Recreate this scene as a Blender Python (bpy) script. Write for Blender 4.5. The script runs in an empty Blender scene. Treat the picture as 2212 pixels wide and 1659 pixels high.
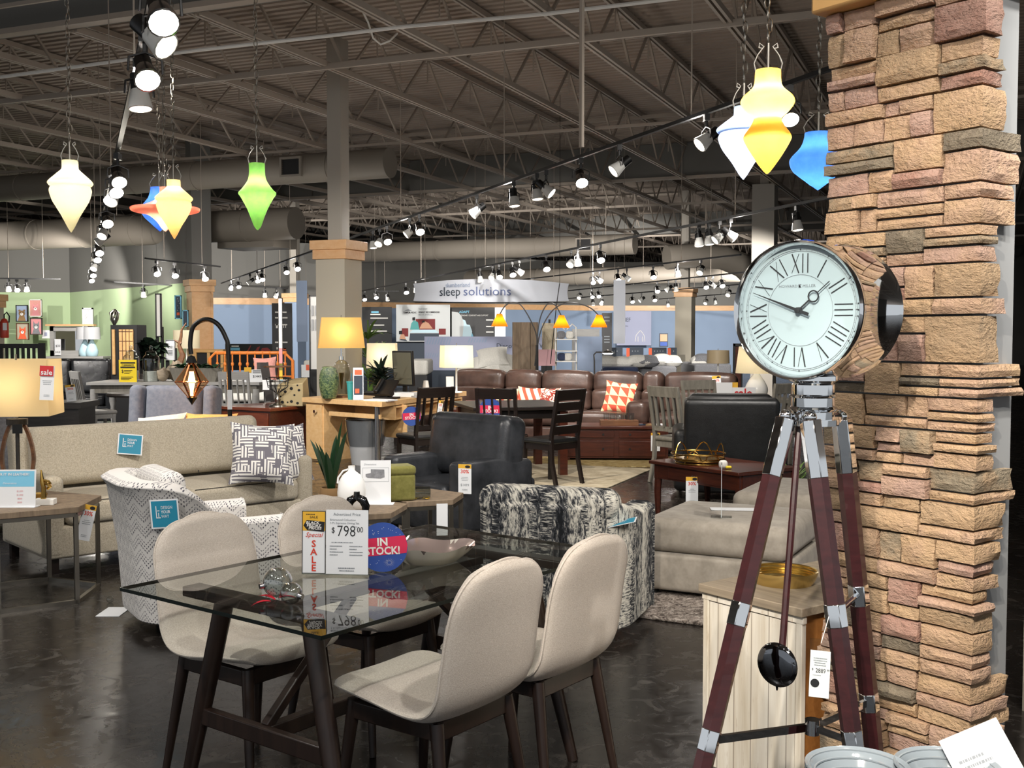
import bpy, math, random
from mathutils import Vector as V, Matrix as MX, noise as NZ
R = random.Random(7)
PI = math.pi
S = bpy.context.scene
COL = S.collection
# ---------------------------------------------------------------- camera, world, exposure
F = 2400.0; CX = 1106.0; CY = 829.5; EYE = 1.55
PITCH = math.atan((829.5 - 718.0) / F)
cd = bpy.data.cameras.new('camera'); cam = bpy.data.objects.new('camera', cd); COL.objects.link(cam)
cam.location = (0, 0, EYE); cam.rotation_euler = (PI / 2 - PITCH, 0, 0)
cd.sensor_width = 36.0; cd.lens = 36.0 * F / 2212.0; cd.clip_start = 0.05; cd.clip_end = 300
S.camera = cam
W = bpy.data.worlds.new('world'); S.world = W; W.use_nodes = True
W.node_tree.nodes['Background'].inputs[0].default_value = (0.92, 0.96, 1.0, 1)
W.node_tree.nodes['Background'].inputs[1].default_value = 0.5
S.view_settings.view_transform = 'Standard'; S.view_settings.look = 'None'
S.view_settings.gamma = 1.0; S.view_settings.use_curve_mapping = False
S.view_settings.exposure = 0.35
S.cycles.use_denoising = True
S.cycles.max_bounces = 7; S.cycles.diffuse_bounces = 3; S.cycles.glossy_bounces = 4
S.cycles.transmission_bounces = 6; S.cycles.transparent_max_bounces = 12
S.cycles.caustics_reflective = False; S.cycles.caustics_refractive = False
S.cycles.sample_clamp_indirect = 4.0

def spot(loc, aim, power, size=70, blend=.5, col=(1, .93, .84), rad=.05):
    l = bpy.data.lights.new('track_or_added_spot', 'SPOT'); l.energy = power; l.color = col
    l.spot_size = math.radians(size); l.spot_blend = blend; l.shadow_soft_size = rad
    o = bpy.data.objects.new('track_or_added_spot', l); COL.objects.link(o)
    o.location = loc; o.rotation_euler = (V(aim) - V(loc)).to_track_quat('-Z', 'Y').to_euler()
    return o
def bulb_or_fill(loc, power, col, rad=.03, parent=None):
    l = bpy.data.lights.new('bulb_or_fill', 'POINT'); l.energy = power; l.color = col; l.shadow_soft_size = rad
    o = bpy.data.objects.new('bulb_or_fill', l); COL.objects.link(o); o.location = loc
    if parent: o.parent = parent
    return o
KEY = 1.0
# ceiling track lamps over the aisle behind and beside the viewpoint, over the departments, plus added ones for the clock drum's reflections
for loc, aim, pw, sz in [
    ((-.45, .3, 3.05), (1.25, 3.35, .9), 400, 44), ((.2, .3, 3.6), (-.6, 3.6, .6), 150, 80),
    ((-2.6, 2.6, 3.4), (-.9, 4.2, .5), 120, 75), ((1.2, 1.6, 3.5), (.2, 4.0, .6), 120, 75),
    ((-3.6, 5.0, 3.3), (-1.9, 6.6, .5), 190, 75), ((-.6, 5.6, 3.3), (-1.7, 7.3, .5), 150, 75),
    ((2.3, 5.2, 3.3), (1.0, 6.6, .3), 150, 75), ((.8, 6.6, 3.3), (-.4, 8.0, .5), 120, 75),
    ((2.2, 8.2, 3.2), (1.0, 11.4, 0), 300, 75), ((-.3, 9.6, 3.2), (.9, 12.2, .3), 260, 80),
    ((-2.2, 10.2, 3.2), (-2.0, 14.0, 1.0), 420, 75), ((-4.6, 9.2, 3.2), (-3.2, 11.5, .7), 320, 80),
    ((1.6, 12.6, 3.2), (1.4, 15.6, .7), 420, 80), ((-.8, 13.2, 3.2), (.4, 16.6, .8), 300, 80),
    ((-7.5, 14.0, 3.2), (-6, 18, .7), 480, 90), ((-4.6, 16.0, 3.2), (-4.5, 19.0, .8), 420, 90),
    ((3.6, 14.0, 3.2), (4.0, 17.5, .7), 320, 80),
    ((-9.6, 24.0, 3.1), (-11.5, 28.4, 1.7), 520, 85), ((-8.2, 21.5, 3.1), (-9.4, 25.6, 1.5), 420, 85), ((-12.5, 23, 3.1), (-13.5, 28.5, 1.6), 480, 85),
    ((-8.6, 28.6, 3.1), (-7.4, 33.5, 1.6), 900, 95), ((-2.2, 23.5, 3.1), (-2.8, 29.5, 1.5), 900, 80),
    ((1.5, 24.5, 3.1), (1.3, 31.0, 1.5), 1000, 85), ((4.2, 34.5, 3.1), (4.4, 42.5, 1.7), 1300, 90),
    ((8.0, 35, 3.1), (8.3, 42.8, 1.7), 1500, 90), ((5.0, 23.0, 3.1), (5.6, 28.0, .8), 700, 90), ((.3, 18.5, 3.3), (.3, 23.6, 2.4), 500, 55),
    ((-.2, .2, 3.05), (1.2, 3.3, .3), 260, 30), ((1.9, 2.1, 3.4), (3.3, 4.5, 1.5), 300, 90), ((2.9, 1.3, 3.7), (1.5, 3.25, 2.6), 170, 50), ((3.0, 2.4, 3.4), (3.0, 4.4, 1.6), 60, 90)]:  # spots aimed past the pillar are added, lighting what the clock drum reflects
    spot(loc, aim, pw * KEY, sz, col=(1, .9, .78) if pw in (400, 260) else (1, .95, .89), rad=.03 if pw == 400 else .05)

# ---------------------------------------------------------------- photo geometry helpers
def ray(px, py):
    a = (px - CX) / F; b = -(py - CY) / F; s, c = math.sin(PITCH), math.cos(PITCH)
    return V((a, c + b * s, -s + b * c))
def G(px, py, z=0.0):
    d = ray(px, py); t = (z - EYE) / d.z; return V((d.x * t, d.y * t, z))
def D(px, py, Y):
    d = ray(px, py); t = Y / d.y; return V((d.x * t, Y, EYE + d.z * t))

# ---------------------------------------------------------------- mesh building
class MB:
    def __init__(s): s.v = []; s.f = []; s.m = []; s.mi = 0; s.T = None; s.att = None
    def add(s, vs, fs):
        n = len(s.v)
        for p in vs:
            p = V(p); s.v.append(s.T @ p if s.T else p)
        for f in fs: s.f.append([i + n for i in f]); s.m.append(s.mi)
        return s
    def box(s, c, d, rz=0, rot=None):
        M = rot.to_4x4() if rot else MX.Rotation(rz, 4, 'Z')
        x, y, z = d[0] / 2, d[1] / 2, d[2] / 2; c = V(c)
        vs = [c + (M @ V((a * x, b * y, e * z))) for e in (-1, 1) for b in (-1, 1) for a in (-1, 1)]
        return s.add(vs, [(0, 2, 3, 1), (4, 5, 7, 6), (0, 1, 5, 4), (2, 6, 7, 3), (0, 4, 6, 2), (1, 3, 7, 5)])
    def bar(s, a, b, w, h):      # box beam from a to b
        a, b = V(a), V(b); d = b - a; L = d.length
        q = d.to_track_quat('X', 'Z').to_matrix()
        return s.box((a + b) / 2, (L, w, h), rot=q)
    def prism(s, poly, z0, z1):
        n = len(poly)
        vs = [(p[0], p[1], z0) for p in poly] + [(p[0], p[1], z1) for p in poly]
        fs = [list(range(n))[::-1], list(range(n, 2 * n))] + [(i, (i + 1) % n, n + (i + 1) % n, n + i) for i in range(n)]
        return s.add(vs, fs)
    def tube(s, pts, r, n=8, caps=True, closed=False):
        pts = [V(p) for p in pts]; k = len(pts)
        rs = r if isinstance(r, (list, tuple)) else [r] * k
        up = None; vs = []
        for i, p in enumerate(pts):
            if closed: t = pts[(i + 1) % k] - pts[i - 1]
            else: t = pts[min(i + 1, k - 1)] - pts[max(i - 1, 0)]
            t = t.normalized() if t.length > 1e-9 else V((0, 0, 1))
            if up is None:
                up = V((0, 0, 1)) if abs(t.z) < .9 else V((0, 1, 0))
            a = t.cross(up)
            if a.length < 1e-6: a = t.cross(V((1, .3, 0)))
            a.normalize(); up = a.cross(t)
            for j in range(n):
                w = 2 * PI * j / n; vs.append(p + rs[i] * (math.cos(w) * a + math.sin(w) * up))
        fs = []
        for i in range(k if closed else k - 1):
            i2 = (i + 1) % k
            for j in range(n):
                j2 = (j + 1) % n; fs.append((i * n + j, i * n + j2, i2 * n + j2, i2 * n + j))
        if caps and not closed:
            fs.append(list(range(n))[::-1]); fs.append([(k - 1) * n + j for j in range(n)])
        return s.add(vs, fs)
    def lathe(s, prof, n=24, c=(0, 0, 0), axis=None, cap=False):
        c = V(c); M = axis if axis else MX.Identity(3); vs = []; fs = []; k = len(prof)
        for r, z in prof:
            for j in range(n):
                w = 2 * PI * j / n; vs.append(c + M @ V((r * math.cos(w), r * math.sin(w), z)))
        for i in range(k - 1):
            for j in range(n):
                j2 = (j + 1) % n; fs.append((i * n + j, i * n + j2, (i + 1) * n + j2, (i + 1) * n + j))
        if cap:
            fs.append(list(range(n))[::-1]); fs.append([(k - 1) * n + j for j in range(n)])
        return s.add(vs, fs)
    def rbox(s, c, d, r=.03, n=3, rz=0, rot=None, m=2, fn=None):
        h = [x / 2 for x in d]; r = min(r, *[x * .999 for x in h]); c = V(c)
        M = rot.to_4x4() if rot else MX.Rotation(rz, 4, 'Z')
        def ax(i):
            a = [h[i] - r + r * math.tan(PI / 4 * k / n) for k in range(n + 1)]
            L = h[i] - r
            mid = [L * (2 * k / (m + 1) - 1) for k in range(1, m + 1)] if L > 1e-6 else []
            return [-x for x in a[::-1]] + mid + a if L > 1e-6 else [-x for x in a[:0:-1]] + [0] + a[1:]
        A = [ax(0), ax(1), ax(2)]; key = {}; vs = []; fs = []
        def vid(p):
            q = tuple(round(x, 5) for x in p)
            if q in key: return key[q]
            inn = V([max(-(h[i] - r), min(h[i] - r, p[i])) for i in range(3)])
            dl = V(p) - inn
            w = inn + dl.normalized() * r if dl.length > 1e-9 else inn
            if fn: w = fn(w)
            key[q] = len(vs); vs.append(c + (M @ w)); return key[q]
        for k in range(3):
            i, j = (k + 1) % 3, (k + 2) % 3
            for sg in (-1, 1):
                for a in range(len(A[i]) - 1):
                    for b in range(len(A[j]) - 1):
                        q = []
                        for (x, y) in ((a, b), (a + 1, b), (a + 1, b + 1), (a, b + 1)):
                            p = [0, 0, 0]; p[i] = A[i][x]; p[j] = A[j][y]; p[k] = sg * h[k]; q.append(vid(p))
                        fs.append(q if sg > 0 else q[::-1])
        return s.add(vs, fs)
    def pillow(s, w, h, t, M=None, n=12, pinch=.11):
        vs = []; fs = []
        for sd in (1, -1):
            for i in range(n + 1):
                for j in range(n + 1):
                    a = 2 * i / n - 1; b = 2 * j / n - 1
                    k = ((1 - a ** 4) * (1 - b ** 4)) ** .5 * (1.1 - .45 * (a * a + b * b) / 2)
                    e = 1 - pinch * (1 - b * b) * (abs(a) ** 2); g = 1 - pinch * (1 - a * a) * (abs(b) ** 2)
                    p = V((a * w / 2 * e, b * h / 2 * g, sd * t / 2 * k)); vs.append(M @ p if M else p)
        N = (n + 1) * (n + 1)
        for i in range(n):
            for j in range(n):
                q = [i * (n + 1) + j, (i + 1) * (n + 1) + j, (i + 1) * (n + 1) + j + 1, i * (n + 1) + j + 1]
                fs.append(q); fs.append([x + N for x in q[::-1]])
        return s.add(vs, fs)
    def leaf(s, p, d, L, w, droop=.3, n=6, fold=.25):
        p = V(p); d = V(d).normalized(); side = d.cross(V((0, 0, 1)))
        side = side.normalized() if side.length > 1e-4 else V((1, 0, 0)); up = side.cross(d); vs = []; fs = []
        for i in range(n + 1):
            u = i / n; ww = w * math.sin(PI * min(1, (u * .92 + .08))) ** .7 * (1 if i < n else .02)
            q = p + d * (L * u) + V((0, 0, -droop * L * u * u))
            vs += [q - side * ww / 2 + up * ww * fold, q, q + side * ww / 2 + up * ww * fold]
        for i in range(n):
            a = 3 * i
            fs += [(a, a + 3, a + 4, a + 1), (a + 1, a + 4, a + 5, a + 2)]
        return s.add(vs, fs)
    def text(s, body, size, x=0, y=0, M=None, align='CENTER', sx=1.0, z=.001, bold=0.0, shear=0.0):
        vs, fs = glyphs(body, align, bold, shear)
        M = M or MX.Identity(4)
        return s.add([M @ V((x + p[0] * size * sx, y + p[1] * size, z)) for p in vs], fs)
    def disc(s, c, r, n=24, M=None, ry=None):
        vs = [V(c) + V((r * math.cos(2 * PI * i / n), (ry or r) * math.sin(2 * PI * i / n), 0)) for i in range(n)]
        return s.add([M @ p if M else p for p in vs], [list(range(n))])
    def quad(s, x0, y0, x1, y1, z=0, M=None):
        vs = [V((x0, y0, z)), V((x1, y0, z)), V((x1, y1, z)), V((x0, y1, z))]
        return s.add([M @ p if M else p for p in vs], [(0, 1, 2, 3)])
_gl = {}
def glyphs(body, align, bold, shear):
    k = (body, align, bold, shear)
    if k not in _gl:
        c = bpy.data.curves.new('lettering', 'FONT'); c.body = body; c.size = 1; c.align_x = align; c.resolution_u = 2
        c.offset = bold; c.shear = shear; c.fill_mode = 'FRONT'; c.extrude = 0
        o = bpy.data.objects.new('lettering', c); COL.objects.link(o)
        bpy.context.view_layer.update()
        me = o.evaluated_get(bpy.context.evaluated_depsgraph_get()).to_mesh()
        _gl[k] = ([tuple(v.co) for v in me.vertices], [tuple(p.vertices) for p in me.polygons])
        o.evaluated_get(bpy.context.evaluated_depsgraph_get()).to_mesh_clear()
        bpy.data.objects.remove(o); bpy.data.curves.remove(c)
    return _gl[k]
def obj(name, mb, mats, parent=None, angle=40, bevel=0, seg=2, subsurf=0, label=None):
    me = bpy.data.meshes.new(name); me.from_pydata(mb.v, [], mb.f)
    if not isinstance(mats, (list, tuple)): mats = [mats]
    for m in mats: me.materials.append(MT[m] if isinstance(m, str) else m)
    if len(mats) > 1: me.polygons.foreach_set('material_index', mb.m)
    me.polygons.foreach_set('use_smooth', [True] * len(me.polygons))
    me.set_sharp_from_angle(angle=math.radians(angle))
    if mb.att:
        a = me.attributes.new('tint', 'FLOAT', 'FACE'); a.data.foreach_set('value', mb.att)
    me.update()
    o = bpy.data.objects.new(name, me); COL.objects.link(o)
    if parent: o.parent = parent
    if bevel:
        b = o.modifiers.new('bevel', 'BEVEL'); b.width = bevel; b.segments = seg; b.limit_method = 'ANGLE'
    if subsurf:
        b = o.modifiers.new('sub', 'SUBSURF'); b.levels = subsurf; b.render_levels = subsurf
    if label: o['label'] = label
    return o
def surf(px, py, off=.006, dflt=9):           # where the line of sight meets what is already built: things get fixed onto that surface
    bpy.context.view_layer.update(); d = ray(px, py).normalized()
    h, loc, nr, ix, ob, mt = S.ray_cast(bpy.context.evaluated_depsgraph_get(), V((0, 0, EYE)), d)
    return loc - d * off if h else D(px, py, dflt)
def tag(o, label, cat, group=None):
    o['label'] = label; o['category'] = cat
    if group: o['group'] = group
    return o
def thing(name, label, cat, loc=(0, 0, 0), rz=0, group=None):
    o = bpy.data.objects.new(name, None); COL.objects.link(o); o.empty_display_size = .1
    o.location = loc; o.rotation_euler = (0, 0, rz); return tag(o, label, cat, group)
def struct(name, mb, mats, **k):
    o = obj(name, mb, mats, **k)
    if not o.parent: o['kind'] = 'structure'
    return o
def dup(root, loc, rz, label, group=None):
    r = root.copy(); COL.objects.link(r); r.location = loc; r.rotation_euler = (0, 0, rz); r['label'] = label
    if group: r['group'] = group
    for ch in list(root.children):
        c = ch.copy(); COL.objects.link(c); c.parent = r
        for g in list(ch.children):
            d = g.copy(); COL.objects.link(d); d.parent = c
    return r
def facing(fx, fy): return math.atan2(fx, -fy)
def frame(p, fx=0, fy=-1, tilt=0, roll=0):     # local x = viewer's right, y = up, z = out of the face
    z = V((fx, fy, 0)).normalized(); y = V((0, 0, 1)); x = y.cross(z)
    M = MX((x, y, z)).transposed().to_4x4(); M.translation = V(p)
    return M @ MX.Rotation(roll, 4, 'Z') @ MX.Rotation(tilt, 4, 'X')
# ---------------------------------------------------------------- materials
def lin(h):
    h = h.lstrip('#'); o = []
    for i in (0, 2, 4):
        c = int(h[i:i + 2], 16) / 255; o.append(c / 12.92 if c <= .04045 else ((c + .055) / 1.055) ** 2.4)
    return (*o, 1)
MT = {}
class NT:
    def __init__(s, name):
        m = bpy.data.materials.new(name); m.use_nodes = True; s.m = m; s.t = m.node_tree; s.n = s.t.nodes
        s.b = s.n['Principled BSDF']; s.o = s.n['Material Output']; MT[name] = m
    def new(s, t, **k):
        x = s.n.new(t)
        for a, b in k.items(): setattr(x, a, b)
        return x
    def put(s, sock, v):
        if hasattr(v, 'is_output'): s.t.links.new(v, sock)
        elif v is not None: sock.default_value = v
    def math(s, op, a, b=None, c=None):
        x = s.new('ShaderNodeMath', operation=op)
        for i, v in enumerate((a, b, c)): s.put(x.inputs[i], v)
        return x.outputs[0]
    def co(s, scale=(1, 1, 1), rot=(0, 0, 0)):
        tc = s.new('ShaderNodeTexCoord'); mp = s.new('ShaderNodeMapping')
        s.t.links.new(tc.outputs['Object'], mp.inputs[0]); mp.inputs['Scale'].default_value = scale; mp.inputs['Rotation'].default_value = rot
        return mp.outputs[0]
    def xyz(s, vec):
        x = s.new('ShaderNodeSeparateXYZ'); s.t.links.new(vec, x.inputs[0]); return x.outputs
    def noise(s, vec, sc=5, det=3, rough=.55, dist=0):
        x = s.new('ShaderNodeTexNoise'); s.put(x.inputs['Vector'], vec); x.inputs['Scale'].default_value = sc
        x.inputs['Detail'].default_value = det; x.inputs['Roughness'].default_value = rough; x.inputs['Distortion'].default_value = dist
        return x.outputs[0]
    def ramp(s, fac, stops, interp='LINEAR'):
        x = s.new('ShaderNodeValToRGB'); s.put(x.inputs[0], fac); cr = x.color_ramp; cr.interpolation = interp
        while len(cr.elements) < len(stops): cr.elements.new(.5)
        for e, (p, c) in zip(cr.elements, stops): e.position = p; e.color = lin(c) if isinstance(c, str) else c
        return x.outputs[0]
    def mix(s, fac, a, b, mode='MIX'):
        x = s.new('ShaderNodeMix', data_type='RGBA', blend_type=mode)
        s.put(x.inputs[0], fac); s.put(x.inputs[6], lin(a) if isinstance(a, str) else a); s.put(x.inputs[7], lin(b) if isinstance(b, str) else b)
        return x.outputs[2]
    def bump(s, h, st=.2, d=.01):
        x = s.new('ShaderNodeBump'); x.inputs['Strength'].default_value = st; x.inputs['Distance'].default_value = d
        s.put(x.inputs['Height'], h); s.t.links.new(x.outputs[0], s.b.inputs['Normal'])
    def fin(s, col=None, rough=.6, metal=0, spec=.5, coat=0, sheen=0):
        s.put(s.b.inputs['Base Color'], lin(col) if isinstance(col, str) else col); s.put(s.b.inputs['Roughness'], rough)
        s.b.inputs['Metallic'].default_value = metal; s.b.inputs['Specular IOR Level'].default_value = spec
        s.b.inputs['Coat Weight'].default_value = coat; s.b.inputs['Sheen Weight'].default_value = sheen
        return s.m
def plain(name, col, rough=.6, metal=0, **k): return NT(name).fin(col, rough, metal, **k)
def fabric(name, c1, c2, sc=60, bump=.25, rough=.9, stretch=(1, 1, 1), mid=None):
    t = NT(name); v = t.co(stretch); n = t.noise(v, sc, 3, .7)
    n2 = t.noise(t.co(), 4, 2)
    c = t.ramp(n, [(.35, c1), (.65, c2)])
    c = t.mix(t.math('MULTIPLY', n2, .25), c, c1)
    t.bump(n, bump, .004); return t.fin(c, rough, spec=.2, sheen=.15)
def leather(name, c1, c2, rough=.38, sc=9):
    t = NT(name); n = t.noise(t.co(), sc, 4); g = t.noise(t.co(), 140, 2)
    t.bump(t.math('ADD', t.math('MULTIPLY', n, 1.2), t.math('MULTIPLY', g, .35)), .25, .012)
    return t.fin(t.ramp(n, [(.3, c1), (.7, c2)]), rough, spec=.5)
def wood(name, c1, c2, rough=.4, sc=(1.5, 14, 14), coat=0, bump=.08):
    t = NT(name); n = t.noise(t.co(sc), 3, 5, .6, .6); t.bump(n, bump, .004)
    return t.fin(t.ramp(n, [(.3, c1), (.7, c2)]), rough, coat=coat)
def emit(name, col, st):
    t = NT(name); t.b.inputs['Emission Color'].default_value = lin(col); t.b.inputs['Emission Strength'].default_value = st
    return t.fin(col, .5)
def shade(name, col, trans=.6, tcol=None, mottle=None):
    t = NT(name); c = lin(col)
    if mottle: c = t.ramp(t.noise(t.co(), mottle[0], 4, .6), [(.35, col), (.65, mottle[1])])
    tr = t.new('ShaderNodeBsdfTranslucent'); t.put(tr.inputs[0], lin(tcol) if tcol else c); t.fin(c, .35, spec=.4)
    mx = t.new('ShaderNodeMixShader'); mx.inputs[0].default_value = trans
    t.t.links.new(t.b.outputs[0], mx.inputs[1]); t.t.links.new(tr.outputs[0], mx.inputs[2]); t.t.links.new(mx.outputs[0], t.o.inputs[0])
    return t.m
def glass(name, col='#ffffff', rough=0, ior=1.45, alpha=None):
    t = NT(name); t.fin(col, rough); t.b.inputs['Transmission Weight'].default_value = 1; t.b.inputs['IOR'].default_value = ior
    return t.m
def thin_glass(name, tint, refl=1.0):            # clear pane: fresnel reflection over a tinted see-through
    t = NT(name); tr = t.new('ShaderNodeBsdfTransparent'); tr.inputs[0].default_value = lin(tint)
    gl = t.new('ShaderNodeBsdfGlossy'); gl.inputs['Roughness'].default_value = 0.0
    fr = t.new('ShaderNodeFresnel'); fr.inputs[0].default_value = 1.5
    mx = t.new('ShaderNodeMixShader'); ge = t.new('ShaderNodeNewGeometry'); t.put(mx.inputs[0], t.math('MULTIPLY', t.math('MULTIPLY', fr.outputs[0], refl), t.math('SUBTRACT', 1, ge.outputs['Backfacing'])))
    t.t.links.new(tr.outputs[0], mx.inputs[1]); t.t.links.new(gl.outputs[0], mx.inputs[2]); t.t.links.new(mx.outputs[0], t.o.inputs[0])
    return t.m
# floor: stained, sealed, scuffed concrete
t = NT('concrete'); a = t.noise(t.co(), .9, 6, .65, .8); b = t.noise(t.co(), 7, 5, .7, 1.5); c = t.noise(t.co((1, 3, 1)), 22, 3, .7)
col = t.ramp(a, [(.3, '#141211'), (.55, '#26221f'), (.75, '#383029')])
col = t.mix(t.ramp(b, [(.55, (0, 0, 0, 1)), (.76, (.6, .6, .6, 1))]), col, '#6a655f')
col = t.mix(t.ramp(c, [(.68, (0, 0, 0, 1)), (.8, (.5, .5, .5, 1))]), col, '#827c76')
t.bump(b, .03, .002); t.fin(col, t.ramp(b, [(.3, (.13, .13, .13, 1)), (.7, (.36, .36, .36, 1))]), spec=.45)
plain('deck', '#a3968a', .8); plain('steel', '#a59a8e', .6); plain('duct', '#80796f', .6); plain('grey_wall', '#73726e', .9)
plain('pillar_grey', '#8d8f90', .55); plain('green_wall', '#b9cfa4', .85); plain('blue_wall', '#8c9fb9', .85); plain('column_paint', '#b9b2a2', .8)
plain('column_steel', '#a49e94', .6); plain('black_metal', '#0f0f10', .4, spec=.5); plain('black_matte', '#141415', .7)
wood('maple', '#d9a877', '#e3b98b', .42, (1, 6, 6)); wood('maple_desk', '#d8ac74', '#e4c08d', .4, (1, 8, 8)); plain('cap_tan', '#d3a567', .7)
t = NT('stone'); at = t.new('ShaderNodeAttribute', attribute_name='tint'); n = t.noise(t.co(), 9, 5, .6); n2 = t.noise(t.co((1, 1, 2)), 45, 4, .7)
f = t.math('ADD', at.outputs['Fac'], t.math('MULTIPLY', t.math('SUBTRACT', n, .5), .55))
c = t.ramp(f, [(.0, '#7d7364'), (.12, '#8f8471'), (.24, '#b0977a'), (.42, '#c0a280'), (.6, '#be9f86'), (.8, '#b7998a'), (1, '#a57f70')])
c = t.mix(t.ramp(n2, [(.62, (0, 0, 0, 1)), (.85, (.5, .5, .5, 1))]), c, '#7a6550')
t.bump(t.math('ADD', n, t.math('MULTIPLY', n2, .9)), .8, .025); t.fin(c, .9, spec=.2)
plain('grout', '#5d534c', .95)
plain('chrome', '#eceef0', .04, 1); plain('chrome_dark', '#7d7f84', .06, 1); plain('brass', '#c9a45a', .22, 1); plain('gold', '#e6cb86', .22, 1); wood('orange_wood', '#8f5c2c', '#a56d37', .5); plain('card_stock', '#b4b7bb', .7); plain('silver', '#b9b9bb', .25, 1)
plain('nickel', '#9a958c', .3, 1); plain('white', '#eceae4', .6); plain('paper', '#e4e6e8', .7); plain('clock_face', '#b2c4ca', .6); plain('black', '#0b0b0c', .45); plain('ink', '#16171a', .7)
plain('grey_ink', '#80868c', .7); plain('red_ink', '#d2402c', .7); plain('tag_yellow', '#e2ae33', .6); plain('sign_blue', '#2f4f9e', .55); plain('sign_red', '#d62a52', .55); plain('teal', '#1f86a4', .6); plain('sale_red', '#c22a30', .55); plain('acid_yellow', '#e8cb22', .6)
wood('mahogany', '#2a1214', '#3a191b', .3, coat=.3); wood('espresso', '#1d1411', '#2e211b', .34, (10, 10, 1.2)); wood('dark_cherry', '#3a1a12', '#552819', .3); wood('red_cherry', '#5d2a18', '#7c3b21', .28, coat=.2)
wood('black_wood', '#15100e', '#221815', .35); wood('weathered', '#8b7e6c', '#ab9c86', .6, (1.2, 16, 16)); wood('grey_wood', '#6b675e', '#858177', .5, (9, 9, 1.2)); wood('walnut', '#54351f', '#7a5132', .45); wood('driftwood', '#6a5a4a', '#8a7862', .7, (10, 10, 1.2))
wood('painted_grey', '#9b9a98', '#adaba7', .5, bump=.03); wood('tile_bamboo', '#c89a5e', '#d8ae74', .5, (6, 6, 6)); wood('dark_brown', '#2b2724', '#3a3531', .4)
t = NT('whitewash'); v = t.co((14, 14, .9)); n = t.noise(v, 1.6, 4, .6); k = t.noise(t.co((30, 30, 3)), 3, 5, .7)
x = t.xyz(t.co()); pl = t.math('FRACT', t.math('MULTIPLY', x[0], 13)); ln = t.math('LESS_THAN', pl, .05)
c = t.ramp(n, [(.3, '#cfc3ad'), (.5, '#e6dfd0'), (.7, '#f0ebdf')]); c = t.mix(t.ramp(k, [(.6, (0, 0, 0, 1)), (.72, (.6, .6, .6, 1))]), c, '#a58a66'); c = t.mix(t.math('MULTIPLY', ln, .7), c, '#6f604d')
t.fin(c, .65)
fabric('oatmeal', '#bdb2a6', '#dbd3c8', 210, .35, stretch=(1, 1, 2.2)); fabric('cream_tweed', '#a49a88', '#c6bdaa', 120, .3); fabric('grey_velvet', '#8d867b', '#a39b8f', 12, .1); fabric('blue_grey', '#7f8593', '#9498a3', 25, .15)
fabric('mustard', '#cfa762', '#dcb878', 60); fabric('olive', '#6d6a35', '#858148', 20, .15); fabric('white_linen', '#dcdad2', '#efede6', 50, .15); fabric('pink_fabric', '#c98d84', '#d79e94', 40, .2)
fabric('grey_linen', '#77787c', '#8f9094', 50, .2); fabric('navy_linen', '#333c56', '#454f6a', 50, .2)
t = NT('shag'); n = t.noise(t.co(), 26, 4, .8, 1.2); t.bump(n, 1, .03); t.fin(t.ramp(n, [(.38, '#4f4742'), (.52, '#a69a90'), (.66, '#d6ccc2')]), .95, spec=.1)
t = NT('cream_rug'); n = t.noise(t.co(), 3.2, 5, .7, 1); n2 = t.noise(t.co(), 40, 3); t.bump(n2, .4, .006); t.fin(t.mix(t.math('MULTIPLY', n2, .3), t.ramp(n, [(.35, '#a3967f'), (.55, '#cfc3a9'), (.7, '#ddd3bc')]), '#8e8472'), .95, spec=.1)
t = NT('border_rug'); n = t.noise(t.co((3, 12, 3)), 3, 4, .7); t.fin(t.ramp(n, [(.35, '#6b5a3c'), (.5, '#a58f5f'), (.65, '#c7b78c')]), .95, spec=.1)
leather('black_leather', '#17181a', '#2a2b2e', .26); leather('brown_leather', '#382924', '#57433b', .29, 5); leather('charcoal_leather', '#232528', '#3f4145', .27, 5); leather('black_vinyl', '#0e0f10', '#1a1b1c', .42)
# black and white abstract weave
t = NT('abstract_weave'); x = t.xyz(t.co()); sx = t.math('ADD', x[0], t.math('MULTIPLY', x[1], .93))
cmb = t.new('ShaderNodeCombineXYZ'); t.put(cmb.inputs[0], t.math('MULTIPLY', sx, 60)); t.put(cmb.inputs[2], t.math('MULTIPLY', x[2], 20))
cm2 = t.new('ShaderNodeCombineXYZ'); t.put(cm2.inputs[0], t.math('MULTIPLY', sx, 22)); t.put(cm2.inputs[2], t.math('MULTIPLY', x[2], 120))
a = t.noise(cmb.outputs[0], 1.0, 5, .8); b = t.noise(cm2.outputs[0], 1.0, 4, .75); bd = t.noise(t.co((11, 11, .7)), 1, 1)
sel = t.math('GREATER_THAN', t.noise(t.co((9, 9, .9)), 1, 2), .5); f = t.math('ADD', t.math('ADD', t.math('MULTIPLY', a, sel), t.math('MULTIPLY', b, t.math('SUBTRACT', 1, sel))), t.math('MULTIPLY', t.math('SUBTRACT', bd, .5), .5))
t.bump(b, .3, .004); t.fin(t.ramp(f, [(.40, '#1f2124'), (.47, '#4a4c50'), (.52, '#8e8c86'), (.56, '#c4c0b4'), (.64, '#d2cec2')]), .9, spec=.15)
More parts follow.
